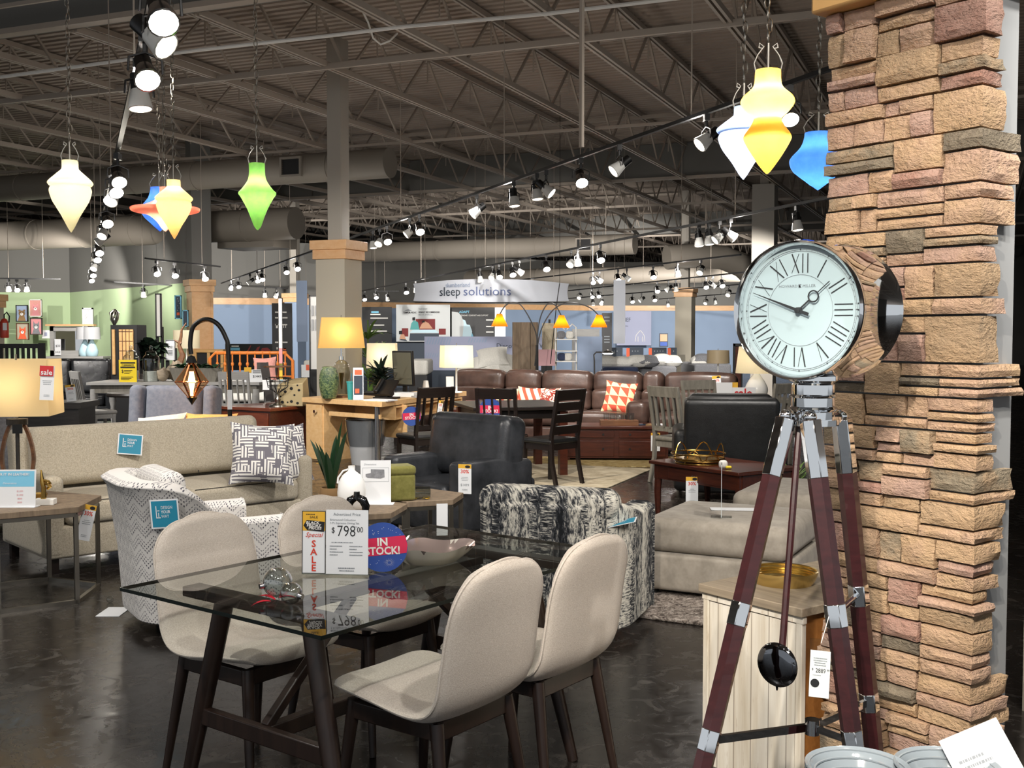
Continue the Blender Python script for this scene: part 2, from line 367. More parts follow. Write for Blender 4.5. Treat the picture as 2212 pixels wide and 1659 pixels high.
# zigzag dash weave
t = NT('zigzag_weave'); x = t.xyz(t.co()); an = t.math('MULTIPLY', t.math('ARCTAN2', x[1], x[0]), .42)
tri = t.math('PINGPONG', t.math('MULTIPLY', an, 1), .045); w = t.math('ADD', x[2], t.math('MULTIPLY', tri, 1.1))
fr = t.math('FRACT', t.math('MULTIPLY', w, 12.5))
band = t.math('MAXIMUM', t.math('MULTIPLY', t.math('GREATER_THAN', fr, .06), t.math('LESS_THAN', fr, .2)), t.math('MULTIPLY', t.math('GREATER_THAN', fr, .34), t.math('LESS_THAN', fr, .46)))
band = t.math('MAXIMUM', band, t.math('MULTIPLY', t.math('GREATER_THAN', fr, .62), t.math('LESS_THAN', fr, .7)))
dash = t.math('MULTIPLY', t.math('GREATER_THAN', t.math('FRACT', t.math('MULTIPLY', an, 95)), .4), band)
dash = t.math('MULTIPLY', dash, t.math('GREATER_THAN', t.math('FRACT', t.math('MULTIPLY', x[2], 90)), .22))
t.bump(dash, .2, .003); t.fin(t.mix(dash, '#d4d1cd', '#5d5c62'), .9, spec=.15)
# maze-like cushion print
t = NT('maze_print'); vo = t.new('ShaderNodeTexVoronoi', distance='CHEBYCHEV', feature='F1'); t.put(vo.inputs['Vector'], t.co()); vo.inputs['Scale'].default_value = 19
rn = t.xyz(vo.outputs['Color'])[0]; x = t.xyz(t.co())
hs = t.math('GREATER_THAN', t.math('FRACT', t.math('MULTIPLY', x[0], 44)), .42); vs = t.math('GREATER_THAN', t.math('FRACT', t.math('MULTIPLY', x[1], 44)), .42)
s1 = t.math('GREATER_THAN', rn, .5); st = t.math('ADD', t.math('MULTIPLY', s1, hs), t.math('MULTIPLY', t.math('SUBTRACT', 1, s1), vs))
st = t.math('MULTIPLY', st, t.math('LESS_THAN', vo.outputs['Distance'], .54)); t.fin(t.mix(st, '#77747c', '#efece6'), .9, spec=.15)
# red and cream patchwork triangles
t = NT('triangle_print'); x = t.xyz(t.co()); u = t.math('MULTIPLY', x[0], 8); v = t.math('MULTIPLY', x[1], 8)
p = t.math('GREATER_THAN', t.math('ADD', t.math('FRACT', u), t.math('FRACT', v)), 1.0); q = t.math('MODULO', t.math('FLOOR', t.math('ADD', u, t.math('FLOOR', v))), 2)
t.fin(t.mix(p, '#e8cf9e', '#d3523a'), .9)
t = NT('red_stripe_print'); x = t.xyz(t.co()); f = t.math('GREATER_THAN', t.math('FRACT', t.math('MULTIPLY', t.math('ADD', x[0], t.math('MULTIPLY', x[1], .5)), 9)), .55); t.fin(t.mix(f, '#ead9b4', '#c9543c'), .9)
t = NT('red_bloom_print'); n = t.noise(t.co(), 14, 2, .5, 2); t.fin(t.ramp(n, [(.45, '#8c3127'), (.52, '#e6d6c0')], 'CONSTANT'), .9)
thin_glass('table_glass', '#f5f8f6', 1.2); thin_glass('clear', '#f7fafa', 1.3); thin_glass('ball_glass', '#f4f6f6', 3.2); thin_glass('amber_glass', '#f6dcc0', 1.0); thin_glass('smoke_glass', '#e2dfd2', 2.2); thin_glass('jar_glass', '#dfe4e4', 3.5); thin_glass('gold_glass', '#ead09a', 1.6); thin_glass('bag_film', '#c6c8ca', 1.8)
glass('crystal'); plain('opal_plate', '#7d878e', .12, coat=.5); plain('edge_green', '#0d1613', .15)
plain('pink_metal', '#e3cfc9', .18, .75); plain('pearl_glaze', '#d9d3c6', .2, coat=.3); plain('ceramic_white', '#f1f1ef', .15, coat=.4); plain('ceramic_black', '#0a0a0b', .12, coat=.4); plain('ceramic_tan', '#b3a179', .5); plain('leaf_green', '#18391f', .35); plain('gold_flake', '#e3bb4c', .35, .4); plain('sign_ink', '#5a6893', .6); plain('dark_seam', '#3d3a35', .9); plain('leaf_dark', '#16251a', .45); plain('leaf_bright', '#5d7a34', .5)
plain('rubber', '#1b1b1c', .7); plain('grey_plastic', '#a4a6a8', .5); plain('teal_cup', '#3f9a98', .5); plain('orange_metal', '#d67a2e', .4); plain('orange', '#e3623a', .6); plain('poster_grey', '#cdd1d1', .6); plain('poster_navy', '#2f3a48', .6); plain('poster_black', '#17181b', .5); plain('poster_mauve', '#9ea3bd', .6); plain('skin_print', '#c99a7c', .7); plain('maroon_print', '#7b2b2b', .7)
plain('banner_blue', '#93a3bd', .7); plain('banner_white', '#d2d6df', .7); plain('pale_blue', '#bcdce8', .4); plain('sky_ink', '#7cc3e0', .6); plain('pink_ink', '#d98f92', .7); plain('mauve_door', '#b98f93', .6); plain('screen', '#5b594c', .15, spec=.6); plain('mirror', '#e8e8e8', .02, 1); plain('copper', '#b9774f', .2, 1); plain('red_plastic', '#b92433', .3); plain('burlap', '#8d6f4a', .9); plain('white_lacquer', '#dcdcd8', .35); plain('extinguisher', '#b33a28', .4)
t = NT('green_glaze'); n = t.noise(t.co((1, 1, 1)), 24, 4, .7, 1.5); t.bump(n, 1, .02); t.fin(t.ramp(n, [(.4, '#2f4a36'), (.6, '#7b8c5a'), (.75, '#a3ab77')]), .12, coat=.5)
t = NT('cheese_glaze'); n = t.noise(t.co(), 8, 2); t.fin(t.ramp(n, [(.4, '#a3966c'), (.6, '#bdb088')]), .5)
emit('lamp_lit', '#fff6e6', 30); emit('lamp_dim', '#fff3e0', 3.0); emit('bulb_warm', '#ffb55e', 45); emit('bulb_white', '#fff0d4', 40)
shade('shade_yellow', '#f2cf7d', .62, '#ffd27a'); shade('shade_linen', '#e6d3ab', .55, '#f5d9a0'); shade('shade_white', '#f5efd8', .6, '#fff2cf'); shade('shade_grey', '#dcdde0', .3); shade('shade_burlap', '#c9b592', .3); shade('shade_amber', '#c4681c', .7, '#e08a2a')
shade('lantern_cream', '#dcd7b4', .6, '#efe9c4'); shade('lantern_green', '#4a8a45', .7, '#86c768', (26, '#8fc24a')); shade('lantern_orange', '#dd9a50', .65, '#f0bd78', (18, '#e8ab5a')); shade('lantern_red', '#d3665a', .6, '#f0a08a', (10, '#e88a72')); shade('lantern_blue', '#3c62c9', .7, '#3f78ee', (22, '#6a92e8')); shade('lantern_pale', '#8fa8dc', .65, '#b8cdf5', (14, '#b9c8ea')); shade('lantern_yellow', '#d79c2a', .65, '#f2c35a', (22, '#e6b23e'))
# ---------------------------------------------------------------- building shell
U = V((.386, .9225, 0)).normalized(); N_ = V((-.9225, .386, 0)).normalized(); RZ = facing(-U.x, -U.y)
ZB, ZD = 4.9, 5.67
m = MB(); m.quad(-26, -7, 28, 64); struct('floor', m, 'concrete')
m = MB()                                           # corrugated roof deck, ribs across the joists
pts = []; k = 0; w = -12
while w < 76:
    pts += [(w, ZD), (w + .085, ZD), (w + .105, ZD + .045), (w + .15, ZD + .045), (w + .17, ZD)]; w += .17
for a, z in pts:
    for sd in (-34, 34):
        p = U * a + N_ * sd; m.v.append(V((p.x, p.y + 6, z)))
m.f = [(2 * i, 2 * i + 1, 2 * i + 3, 2 * i + 2) for i in range(len(pts) - 1)]; m.m = [0] * len(m.f)
struct('ceiling', m, 'deck', angle=20)
L = 58; m = MB()                                   # one open-web joist, copied along the roof
for z, w_, h_ in ((ZB, .035, .07), (ZD - .06, .035, .07)):
    for o_ in (-.032, .032): m.bar(U * 0 + N_ * o_ + V((0, 0, z)), U * L + N_ * o_ + V((0, 0, z)), w_, h_)
a = 0; up = True
while a < L - 1:
    z0, z1 = (ZB, ZD - .06) if up else (ZD - .06, ZB)
    m.bar(U * a + V((0, 0, z0)), U * (a + .75) + V((0, 0, z1)), .03, .03)
    if up: m.bar(U * (a + .78) + V((0, 0, ZD - .06)), U * (a + .78) + V((0, 0, ZB + .35)), .02, .02)
    a += .75; up = not up
j0 = None
for k in range(-19, 9):
    xo = -4.57 + 1.83 * k; Y0 = 1.0
    if j0 is None: j0 = struct('roof_beam', m, 'steel')
    o = j0 if k == -19 else j0.copy()
    if k != -19: COL.objects.link(o)
    o.location = N_ * (xo * N_.x) + U * 9.62
for Yc, z, r in ((5.5, ZB, .022), (9.4, ZB, .02), (13.1, ZB - .03, .035), (19.0, ZB, .022), (16.0, ZD - .1, .03), (22.0, ZD - .1, .03), (11.2, ZD - .1, .03), (31, ZB, .03), (38, ZB, .03), (34.5, ZD - .1, .03), (46, ZB, .03)):
    m = MB(); m.bar(V((0, Yc, z)) + N_ * 26, V((0, Yc, z)) - N_ * 22, r * 1.6, r * 2); struct('roof_beam', m, 'steel')
for (Yc, a, b) in ((10.35, 22, -9), (25.9, 26, -24), (41, 26, -24)):
    m = MB(); c = V((0, Yc, 0)); m.bar(c + N_ * a + V((0, 0, 5.28)), c + N_ * b + V((0, 0, 5.28)), .16, .76); struct('trim_bulkhead', m, 'grey_wall')
    m = MB(); m.bar(c + N_ * a + V((0, 0, ZB)) - U * .1, c + N_ * b + V((0, 0, ZB)) - U * .1, .14, .06); struct('roof_beam', m, 'steel')
def wall(name, a, b, mat, z0, z1, t=.14):
    a, b = V((*a, 0)), V((*b, 0)); d = (b - a).normalized(); n = V((-d.y, d.x, 0)); m = MB()
    a2, b2 = a + n * t, b + n * t
    m.prism([(a.x, a.y), (b.x, b.y), (b2.x, b2.y), (a2.x, a2.y)], z0, z1); return struct(name, m, mat)
ZT = 2.6
segs = [('wall_nursery_back', (-22, 28.0), (-11.63, 29.3), 'green_wall'), ('wall_nursery_side', (-11.63, 29.3), (-6.95, 23.7), 'green_wall'),
        ('wall_bedding_near', (-11.6, 33.2), (-5.6, 34.6), 'blue_wall'), ('wall_bedding_mid', (-7.0, 37.3), (3.0, 43.6), 'blue_wall'), ('wall_bedding_far', (3.0, 43.6), (15, 43.9), 'blue_wall')]
for nm, a, b, mt in segs:
    wall(nm, a, b, mt, 0, ZT); wall(nm + '_upper', a, b, 'grey_wall', ZT, 4.3)
    if mt == 'blue_wall':
        d = (V(b) - V(a)).normalized(); n = V((d.y, -d.x)) * .03
        wall('trim_' + nm[5:], (a[0] + n.x, a[1] + n.y), (b[0] + n.x, b[1] + n.y), 'maple', ZT - .2, ZT, .03)
wall('wall_back', (-26, 62), (28, 62), 'grey_wall', 0, 6); wall('wall_left', (-25, 14), (-25, 62), 'grey_wall', 0, 6); wall('wall_right', (24, 62), (24, 10), 'grey_wall', 0, 6)
wall('wall_aisle', (2.15, 4.3), (6.5, 5.6), 'column_paint', 0, 4.0, .2)
def column(p, w, top, paint, cap=None, shaft=.224, rz=RZ, body='maple'):
    m = MB(); m.box((p[0], p[1], top / 2), (w, w, top), rz); c = struct('column', m, paint)
    if cap:
        m = MB(); m.box((p[0], p[1], top - .065), (w * 1.277,) * 2 + (.13,), rz); m.box((p[0], p[1], top - .195), (w * 1.15,) * 2 + (.13,), rz)
        struct('trim_column', m, cap, bevel=.006)
    m = MB(); m.box((p[0], p[1], (top + 5.6) / 2), (shaft, shaft, 5.6 - top), rz); struct('column', m, 'column_steel' if shaft < .4 else 'grey_wall', bevel=.01)
column(D(733, 700, 15.6), .46, 2.82, 'column_paint', 'maple')
column(D(1480, 700, 32), .473, 2.82, 'column_paint', 'maple')
p = D(432, 700, 23.6); column(p, .44, 2.66, 'maple', 'maple', .42, facing(.5, -.866))
m = MB()
for k in (-1, 1):
    for sz in (-1, 1): pass
M_ = frame(p + V((.5, -.866, 0)) * .222, .5, -.866)
for q in ((-.2, 0, .045, 2.4), (.2, 0, .045, 2.4)): m.box((q[0], q[3] / 2 - 1.55, .008), (.05, q[3], .016))
m.box((0, 2.32 - 1.55, .008), (.4, .1, .016)); m.T = None
mm = MB(); mm.add([M_ @ x for x in m.v], m.f); mm.v = [x + V((0, 0, EYE - p.z)) for x in mm.v]; struct('trim_panel', mm, 'maple')
column(D(638, 700, 33), .45, 2.7, 'blue_wall', 'maple'); column(D(1650, 700, 25.5), .5, 4.9, 'column_steel', None, .2)
def duct(a, b, r, nm='air_duct', label='', cap=True, vents=(), n=20):
    t = thing(nm, label, 'duct', (0, 0, 0)); m = MB(); m.tube([a, b], r, n)
    d = (b - a).normalized(); k = 1.2
    while k < (b - a).length: m.tube([a + d * k, a + d * (k + .04)], r + .012, n); k += 1.5
    obj('duct_body', m, 'duct', t)
    for s_, in vents:
        p = a + d * s_ - U * (r - .005); m = MB(); M = frame(p, -U.x, -U.y)
        for q in ((0, .16, .46, .04), (0, -.16, .46, .04), (-.21, 0, .04, .28), (.21, 0, .04, .28)): m.box((q[0], q[1], .03), (q[2], q[3], .06))
        mm = MB(); mm.add([M @ x for x in m.v], m.f); v_ = obj('vent_frame', mm, 'duct', t)
        mm = MB(); mm.quad(-.2, -.14, .2, .14, .02, M)
        for i in range(8): mm.quad(-.2, -.13 + i * .034, .2, -.118 + i * .034, .03, M)
        obj('vent_grille', mm, 'black_matte', v_)
    k = .8
    while k < (b - a).length:
        m = MB(); q = a + d * k; m.tube([q + V((0, 0, r)), V((q.x, q.y, max(ZD - .05, q.z + r + .1)))], .008, 5); obj('hanger_strap', m, 'steel', t); k += 4
    return t
a = D(843, 352, 20.0); duct(a, a + N_ * 16, .27, label='long round grey air duct with a square vent, capped end beside the near steel column', vents=((1.9,),))
a = D(640, 482, 23.5); duct(a, a + N_ * 12, .34, label='thick round grey air duct low behind the hanging lanterns')
a = D(1372, 527, 29.0); duct(a, a + N_ * 9.5, .27, label='round grey air duct with capped end above the hanging sign', vents=((1.3,),))
a = D(1600, 590, 37.0); duct(a, a + N_ * 17, .3, label='far round grey air duct running low above the bedding walls')
t = thing('air_duct', 'curved grey duct elbow dropping behind the steel column near the clock', 'duct'); m = MB(); m.tube([D(1440, 556, 30), D(1500, 552, 30.2), D(1560, 556, 30.4), D(1605, 575, 30.6), D(1640, 610, 30.8), D(1650, 660, 30.8)], .33, 16); obj('duct_body', m, 'duct', t)
m = MB(); m.tube([D(1525, 545, 30.2), D(1524, 300, 30.2)], .02, 5); obj('hanger_strap', m, 'steel', t)
t = thing('duct_plenum', 'boxy grey duct plenum beneath the thick round duct', 'duct'); m = MB(); p = D(556, 517, 24.5); m.box(p, (1.45, .9, .42), RZ); obj('duct_body', m, 'duct', t)
m = MB(); m.tube([p + V((0, 0, .2)), V((p.x, p.y, ZB))], .02, 5); obj('hanger_strap', m, 'steel', t)
# loose cable drooping from the roof steel, sprinkler pipe
m = MB(); m.tube([D(760, 0, 12.6), D(778, 14, 12.7), D(795, 48, 12.8), D(806, 82, 12.9), D(822, 96, 13), D(842, 88, 13), D(858, 72, 13.1)], .012, 6); tag(obj('roof_cable', m, 'white'), 'loose pale cable drooping in a loop beside the near steel column', 'cable')
m = MB(); m.tube([D(-60, 175, 13.6), D(430, 108, 12.6), D(705, 78, 12.2), D(860, 59, 12.0), D(1180, 30, 11.6), D(1500, -8, 11.2)], .02, 6); tag(obj('roof_pipe', m, 'white'), 'thin pale pipe strung across the roof joists', 'pipe')
m = MB(); a = D(1257, 0, 9.4); b = D(1257, 322, 9.3); b.x = a.x; b.y = a.y; m.tube([V((a.x, a.y, ZD)), V((a.x, a.y, D(1257, 318, a.y).z))], .022, 8); tag(obj('conduit_pipe', m, 'steel'), 'vertical grey conduit pipe dropping to the long lighting track', 'pipe')
# ---------------------------------------------------------------- stone veneer pillar
SP = .806; PC = V((1.647 * SP, 3.95 * SP, 0)); PF = V((-.583, .8125, 0)); PR = V((.8125, .583, 0)); NF = V((-.8125, -.583, 0)); NR = V((.583, -.8125, 0))
m = MB(); e = .634 * SP; r_ = .285 * SP
q = [PC + PF * .02 + PR * .02, PC + PF * .02 + PR * r_, PC + PF * e + PR * r_, PC + PF * e + PR * .02]
m.prism([(x.x, x.y) for x in q], 0, 3.0); struct('pillar', m, 'pillar_grey', bevel=.004)
m = MB(); m.att = []
def stone(a0, a1, z0, z1, d, wrap=0, tint=None):
    """one split-faced stone on the front; wrap = how far it turns the corner"""
    tint = R.choice([.04, .16, .3, .35, .4, .45, .48, .5, .52, .55, .6, .62, .65, .72, .8, .92, .5, .42]) if tint is None else tint
    g = .0035; nz = max(2, int((z1 - z0) / .02)); sd = R.random() * 50; path = []
    na = max(2, int((a1 - a0) / .03))
    if wrap:
        nw = max(2, int(wrap / .03))
        for i in range(nw + 1): path.append((PC + NR * d + PR * (wrap * (1 - i / nw) - d * 0), NR))
        path[-1] = (PC + (NF + NR).normalized() * (d * 1.414), (NF + NR).normalized()); s0 = 1
    else: path.append((PC + PF * (a0 + g) + NF * d, NF)); s0 = 1
    for i in range(s0, na + 1): path.append((PC + PF * (a0 + g + (a1 - a0 - 2 * g) * i / na) + NF * d, NF))
    n0 = len(m.f); vs = []; fs = []; c = len(path)
    for j in range(nz + 1):
        z = z0 + g + (z1 - z0 - 2 * g) * j / nz
        for i, (p, n) in enumerate(path):
            rr = NZ.noise(V((p.x * 9 + sd, p.y * 9, z * 26))) * .011 + NZ.noise(V((p.x * 34, p.y * 34 + sd, z * 60))) * .006
            if j in (0, nz) or i in (0, c - 1): rr -= .007
            vs.append(p + n * rr + V((0, 0, z)))
    for j in range(nz):
        for i in range(c - 1): fs.append((j * c + i, (j + 1) * c + i, (j + 1) * c + i + 1, j * c + i + 1))
    k = len(vs)                                     # sides back to the wall
    ring = [j * c for j in range(nz + 1)] + [nz * c + i for i in range(1, c)] + [j * c + c - 1 for j in range(nz - 1, -1, -1)] + [i for i in range(c - 2, 0, -1)]
    for i in ring:
        p, n = path[i % c]; vs.append(vs[i] - n * (d + .03 if n != NF and n != NR and wrap else d + .012))
    for i in range(len(ring)):
        i2 = (i + 1) % len(ring); fs.append((ring[i], k + i, k + i2, ring[i2]))
    m.add(vs, [f[::-1] for f in fs]); m.att += [tint] * (len(m.f) - n0)
z = 0; E = .634 * SP; TOP = 2.56
while z < TOP:
    H = R.choice([.1, .11, .12, .14, .15]); H = TOP - z if TOP - z < H + .04 else H
    wr = R.choice([.07, .08, .1, .075, .15, .19, .21, .16])
    def panel(a0, a1, wrap=0):
        st = R.random(); hs = [1] if st < .14 else ([.62, .38] if st < .36 else [.34, .66] if st < .6 else [.3, .28, .42] if st < .85 else [.45, .25, .3])
        y = z
        for h in hs:
            d = R.uniform(.012, .036); y1 = y + h * H; L = a1 - a0
            if not wrap and L > .16 and h > .3 and R.random() < .55:
                c_ = a0 + L * R.uniform(.3, .7); stone(a0, c_, y, y1, d); stone(c_, a1, y, y1, R.uniform(.012, .032))
            else: stone(a0, a1, y, y1, d, wrap and max(.05, wrap + R.uniform(-.015, .015)))
            y = y1
    cuts = [0, R.uniform(.1, .17)]
    while cuts[-1] < E - .08: cuts.append(cuts[-1] + R.uniform(.09, .24))
    cuts[-1] = E + R.uniform(0, .02)
    for i in range(len(cuts) - 1): panel(cuts[i], cuts[i + 1], wr if i == 0 else 0)
    z += H
ve = struct('wall_veneer_stone', m, 'stone', angle=35)
for k in (0, 1):                                # added unseen stone pier, put in only for the clock drum to reflect
    o = ve.copy(); COL.objects.link(o); o.location = V((1.98, 1.15, 0)) + PF * (.5 * k - .2)
m = MB(); q = [x + V((1.98, 1.15, 0)) for x in (PC + PR * .02 - PF * .2, PC + PR * .3 - PF * .2, PC + PF * .8 + PR * .3, PC + PF * .8 + PR * .02)]; m.prism([(x.x, x.y) for x in q], 0, 2.9); struct('pillar', m, 'pillar_grey')  # backing of the added pier, seen only as a reflection
m = MB(); a = PC + NF * .07 + NR * .07; q = [a, a + PF * .62, a + PF * .62 + PR * .4, a + PR * .4]; m.prism([(x.x, x.y) for x in q], TOP, TOP + .45); struct('trim_pillar', m, 'cap_tan', bevel=.01)
# ---------------------------------------------------------------- track lighting
ORD = 'first second third fourth fifth sixth seventh eighth ninth tenth eleventh twelfth thirteenth fourteenth fifteenth sixteenth seventeenth eighteenth nineteenth twentieth'.split()
def screen_x(p):
    d = p - V((0, 0, EYE)); c, s = math.cos(PITCH), math.sin(PITCH); dep = d.y * c - d.z * s
    return CX + F * d.x / dep
def head(P, kind, label, group, sc=1.0):
    t = thing('track_spotlight', label, 'spotlight', P, 0, group)
    dr = {'L': (-.12, -.62, -.75), 'l': (-.75, -.2, -.62), 'r': (.72, -.25, -.62), 'd': (.1, -.1, -1), 'a': (.35, .5, -.8), 'k': (-.3, -.45, -.84)}[kind]
    v = V(dr).normalized(); to = V((-P.x, -P.y, 0)).normalized()
    if kind in 'Lk': v = (to * .72 + V((0, 0, -.72)) + V((.15, 0, 0)) * (1 if kind == 'L' else -2)).normalized()
    m = MB(); m.box((0, 0, -.03), (.04 * sc, .09 * sc, .05)); m.tube([(0, 0, -.05), (0, 0, -.1 * sc)], .014 * sc, 6); obj('adapter', m, 'black_metal', t)
    c = V((0, 0, -.2 * sc)); q = (-v).to_track_quat('Z', 'Y').to_matrix()
    s = sc
    m = MB(); sd = q @ V((1, 0, 0)); top = V((0, 0, -.1 * s))
    m.tube([c + sd * .085 * s, c + sd * .08 * s + V((0, 0, .07 * s)), top, c - sd * .08 * s + V((0, 0, .07 * s)), c - sd * .085 * s], .007 * s, 5); obj('yoke', m, 'black_metal', t)
    m = MB(); m.lathe([(.0, .12 * s), (.042 * s, .12 * s), (.044 * s, .03 * s), (.046 * s, .02 * s)], 14, c, q); obj('housing', m, 'black_metal', t)
    m = MB(); m.lathe([(.046 * s, .03 * s), (.052 * s, 0), (.066 * s, -.065 * s), (.068 * s, -.075 * s), (.06 * s, -.078 * s)], 14, c, q); obj('lamp_reflector', m, 'white_lacquer' if kind != 'L' else 'silver', t)
    m = MB(); m.lathe([(.062 * s, -.07 * s), (.045 * s, -.082 * s), (.0, -.088 * s)], 14, c, q); obj('lamp_lens', m, 'lamp_lit' if kind == 'L' else 'lamp_dim', t)
FILL = 22
for p in ((-1.25, .85, 3.6), (.6, .2, 3.7), (1.5, 2.4, 3.5), (-2.6, 2.6, 3.5), (2.6, 6.0, 3.4)): bulb_or_fill(p, FILL * .8, (1, .94, .87), .08)  # added fill points without fixtures, they lift the dark ceiling
def track(label, nm, A, B, heads, rods=3, sc=1.0, fr='from the far end'):
    d = (B - A); t = thing('lighting_track', label, 'lighting track', (0, 0, 0)); m = MB(); m.bar(A, B, .035, .03); obj('rail', m, 'black_metal', t)
    for i in range(rods):
        p = A + d * ((i + .5) / rods); m = MB(); m.tube([p, V((p.x, p.y, ZD))], .006, 5); obj('suspension_rod', m, 'steel', t)
        bulb_or_fill(p + V((0, 0, -.12)), FILL * sc * (.3 if p.y > 22 else 1), (1, .94, .87), .08)     # added fill light under the rail to brighten the ceiling, no lamp here
    for i, (px, kd) in enumerate(heads):
        lo, hi = 0.0, 1.0; s0 = screen_x(A) < screen_x(B)
        for _ in range(40):
            md = (lo + hi) / 2
            if (screen_x(A + d * md) < px) == s0: lo = md
            else: hi = md
        st = {'L': 'lit', 'k': 'dim'}.get(kd, 'side-turned')
        head(A + d * lo - V((0, 0, .015)), kd, f'{st} spotlight, {ORD[i]} {fr} on {nm}', None, sc)
track('longest black lighting track sloping across the hall above the sofas', 'the longest track', D(478, 612, 33), D(1850, 128, 7.3),
      [(500, 'k'), (515, 'L'), (540, 'l'), (556, 'L'), (566, 'L'), (618, 'L'), (642, 'L'), (806, 'd'), (820, 'k'), (836, 'L'), (885, 'l'), (906, 'L'), (1030, 'l'), (1110, 'd'), (1160, 'd'), (1180, 'r'), (1255, 'L'), (1338, 'l'), (1526, 'l'), (1705, 'L')], 7)
track('second black lighting track, running behind the longest one', 'the track behind the longest', D(770, 631, 33), D(1850, 415, 11.5),
      [(787, 'L'), (812, 'L'), (877, 'L'), (898, 'd'), (1037, 'd'), (1064, 'k'), (1078, 'L'), (1107, 'L'), (1122, 'r'), (1180, 'L'), (1234, 'k'), (1248, 'd'), (1297, 'L'), (1510, 'd'), (1532, 'd'), (1554, 'l'), (1578, 'r'), (1722, 'd')], 5)
track('third black lighting track, just above the hanging white sign', 'the track above the white sign', D(1092, 608, 33), D(1600, 550, 19.5), [(1281, 'L'), (1295, 'r'), (1335, 'L'), (1354, 'r'), (1411, 'L'), (1464, 'd'), (1514, 'k')], 3)
track('fourth black lighting track, crossing behind the capped far column', 'the track behind the far column', D(1228, 628, 35), D(1625, 586, 24), [(1252, 'k'), (1279, 'L'), (1293, 'L'), (1420, 'L'), (1444, 'l'), (1460, 'd'), (1525, 'L'), (1540, 'r'), (1560, 'L')], 3)
track('fifth black lighting track, low over the pillows of the bedding department', 'the track over the pillows', D(1225, 645, 38), D(1625, 612, 28), [(1281, 'd'), (1300, 'k'), (1366, 'L'), (1386, 'l'), (1414, 'L'), (1574, 'k')], 2)
track('short farthest black lighting track against the far grey wall', 'the farthest short track', D(1424, 646, 40), D(1610, 632, 34), [(1443, 'd'), (1525, 'k'), (1545, 'd')], 2)
track('black lighting track running away overhead beside the hanging lanterns', 'the overhead track by the lanterns', D(354, -120, 4.47), D(195, 590, 26), [(346, 'L'), (333, 'r'), (313, 'L'), (300, 'd'), (254, 'L'), (248, 'L'), (243, 'k'), (230, 'L'), (223, 'k'), (219, 'l'), (213, 'L'), (209, 'L'), (204, 'k'), (200, 'L'), (197, 'L')], 5, fr='from the near end')
track('short black lighting track in front of the green wall art', 'the short wall art track', D(-20, 601, 25), D(131, 603, 25.4), [(18, 'd'), (36, 'L'), (57, 'd')], 2)
track('short black lighting track over the maple column by the green wall', 'the short maple column track', D(312, 558, 20), D(476, 576, 21), [(338, 'L'), (377, 'L'), (442, 'L')], 2)
track('short black lighting track above the corner of the green wall', 'the short green corner track', D(246, 609, 24), D(370, 616, 24.2), [(310, 'd')], 1)
track('short black lighting track in front of the near blue wall', 'the short blue wall track', D(555, 618, 31), D(622, 623, 31.2), [(572, 'd'), (597, 'k')], 2)
track('short black lighting track behind the painted near column', 'the short track behind the column', D(800, 629, 34), D(862, 629, 34), [(837, 'd')], 1)
# ---------------------------------------------------------------- glass dining set
P = [G(705, 1372, .75), G(1347, 1187, .75), G(905, 1135, .75), G(257, 1268, .75)]
TC = (P[0] + P[1] + P[2] + P[3]) / 4; TX = ((P[1] - P[0]) + (P[2] - P[3])).normalized(); TRZ = math.atan2(TX.y, TX.x); TY = V((-TX.y, TX.x, 0))
LX, LY = .725, .46
tb = thing('dining_table', 'clear glass dining table on dark walnut splayed legs holding the sale sign', 'table', (TC.x, TC.y, 0), TRZ)
m = MB(); m.box((0, 0, .744), (2 * LX, 2 * LY, .012)); obj('glass_top', m, 'table_glass', tb)
m = MB()
for q in ((0, LY, 2 * LX, .0012), (0, -LY, 2 * LX, .0012)): m.box((q[0], q[1], .744), (q[2], .0016, .011))
for sx in (-1, 1): m.box((sx * LX, 0, .744), (.0016, 2 * LY, .011))
obj('glass_edge', m, 'edge_green', tb)
for sx in (-1, 1):
    xx = sx * (LX - .2)
    m = MB(); m.box((xx, 0, .7195), (.07, .74, .033)); obj('top_crossbar', m, 'espresso', tb, bevel=.005)
    m = MB(); m.box((xx + sx * .02, 0, .33), (.03, .56, .055)); obj('lower_crossbar', m, 'espresso', tb, bevel=.004)
    m = MB(); m.bar((xx + sx * .005, 0, .35), (xx - sx * .36, 0, .685), .03, .03); obj('brace', m, 'espresso', tb, bevel=.004)
    for sy in (-1, 1):
        m = MB(); m.tube([(xx, sy * .2, .704), (xx + sx * .018, sy * .29, .36), (xx + sx * .035, sy * .385, 0)], [.031, .029, .019], 14); obj('leg', m, 'espresso', tb)
m = MB(); m.box((0, 0, .33), (2 * (LX - .2), .04, .05)); obj('stretcher', m, 'espresso', tb, bevel=.004)
m = MB(); m.box((0, 0, .7), (2 * (LX - .24), .06, .03)); obj('top_rail', m, 'espresso', tb, bevel=.004)

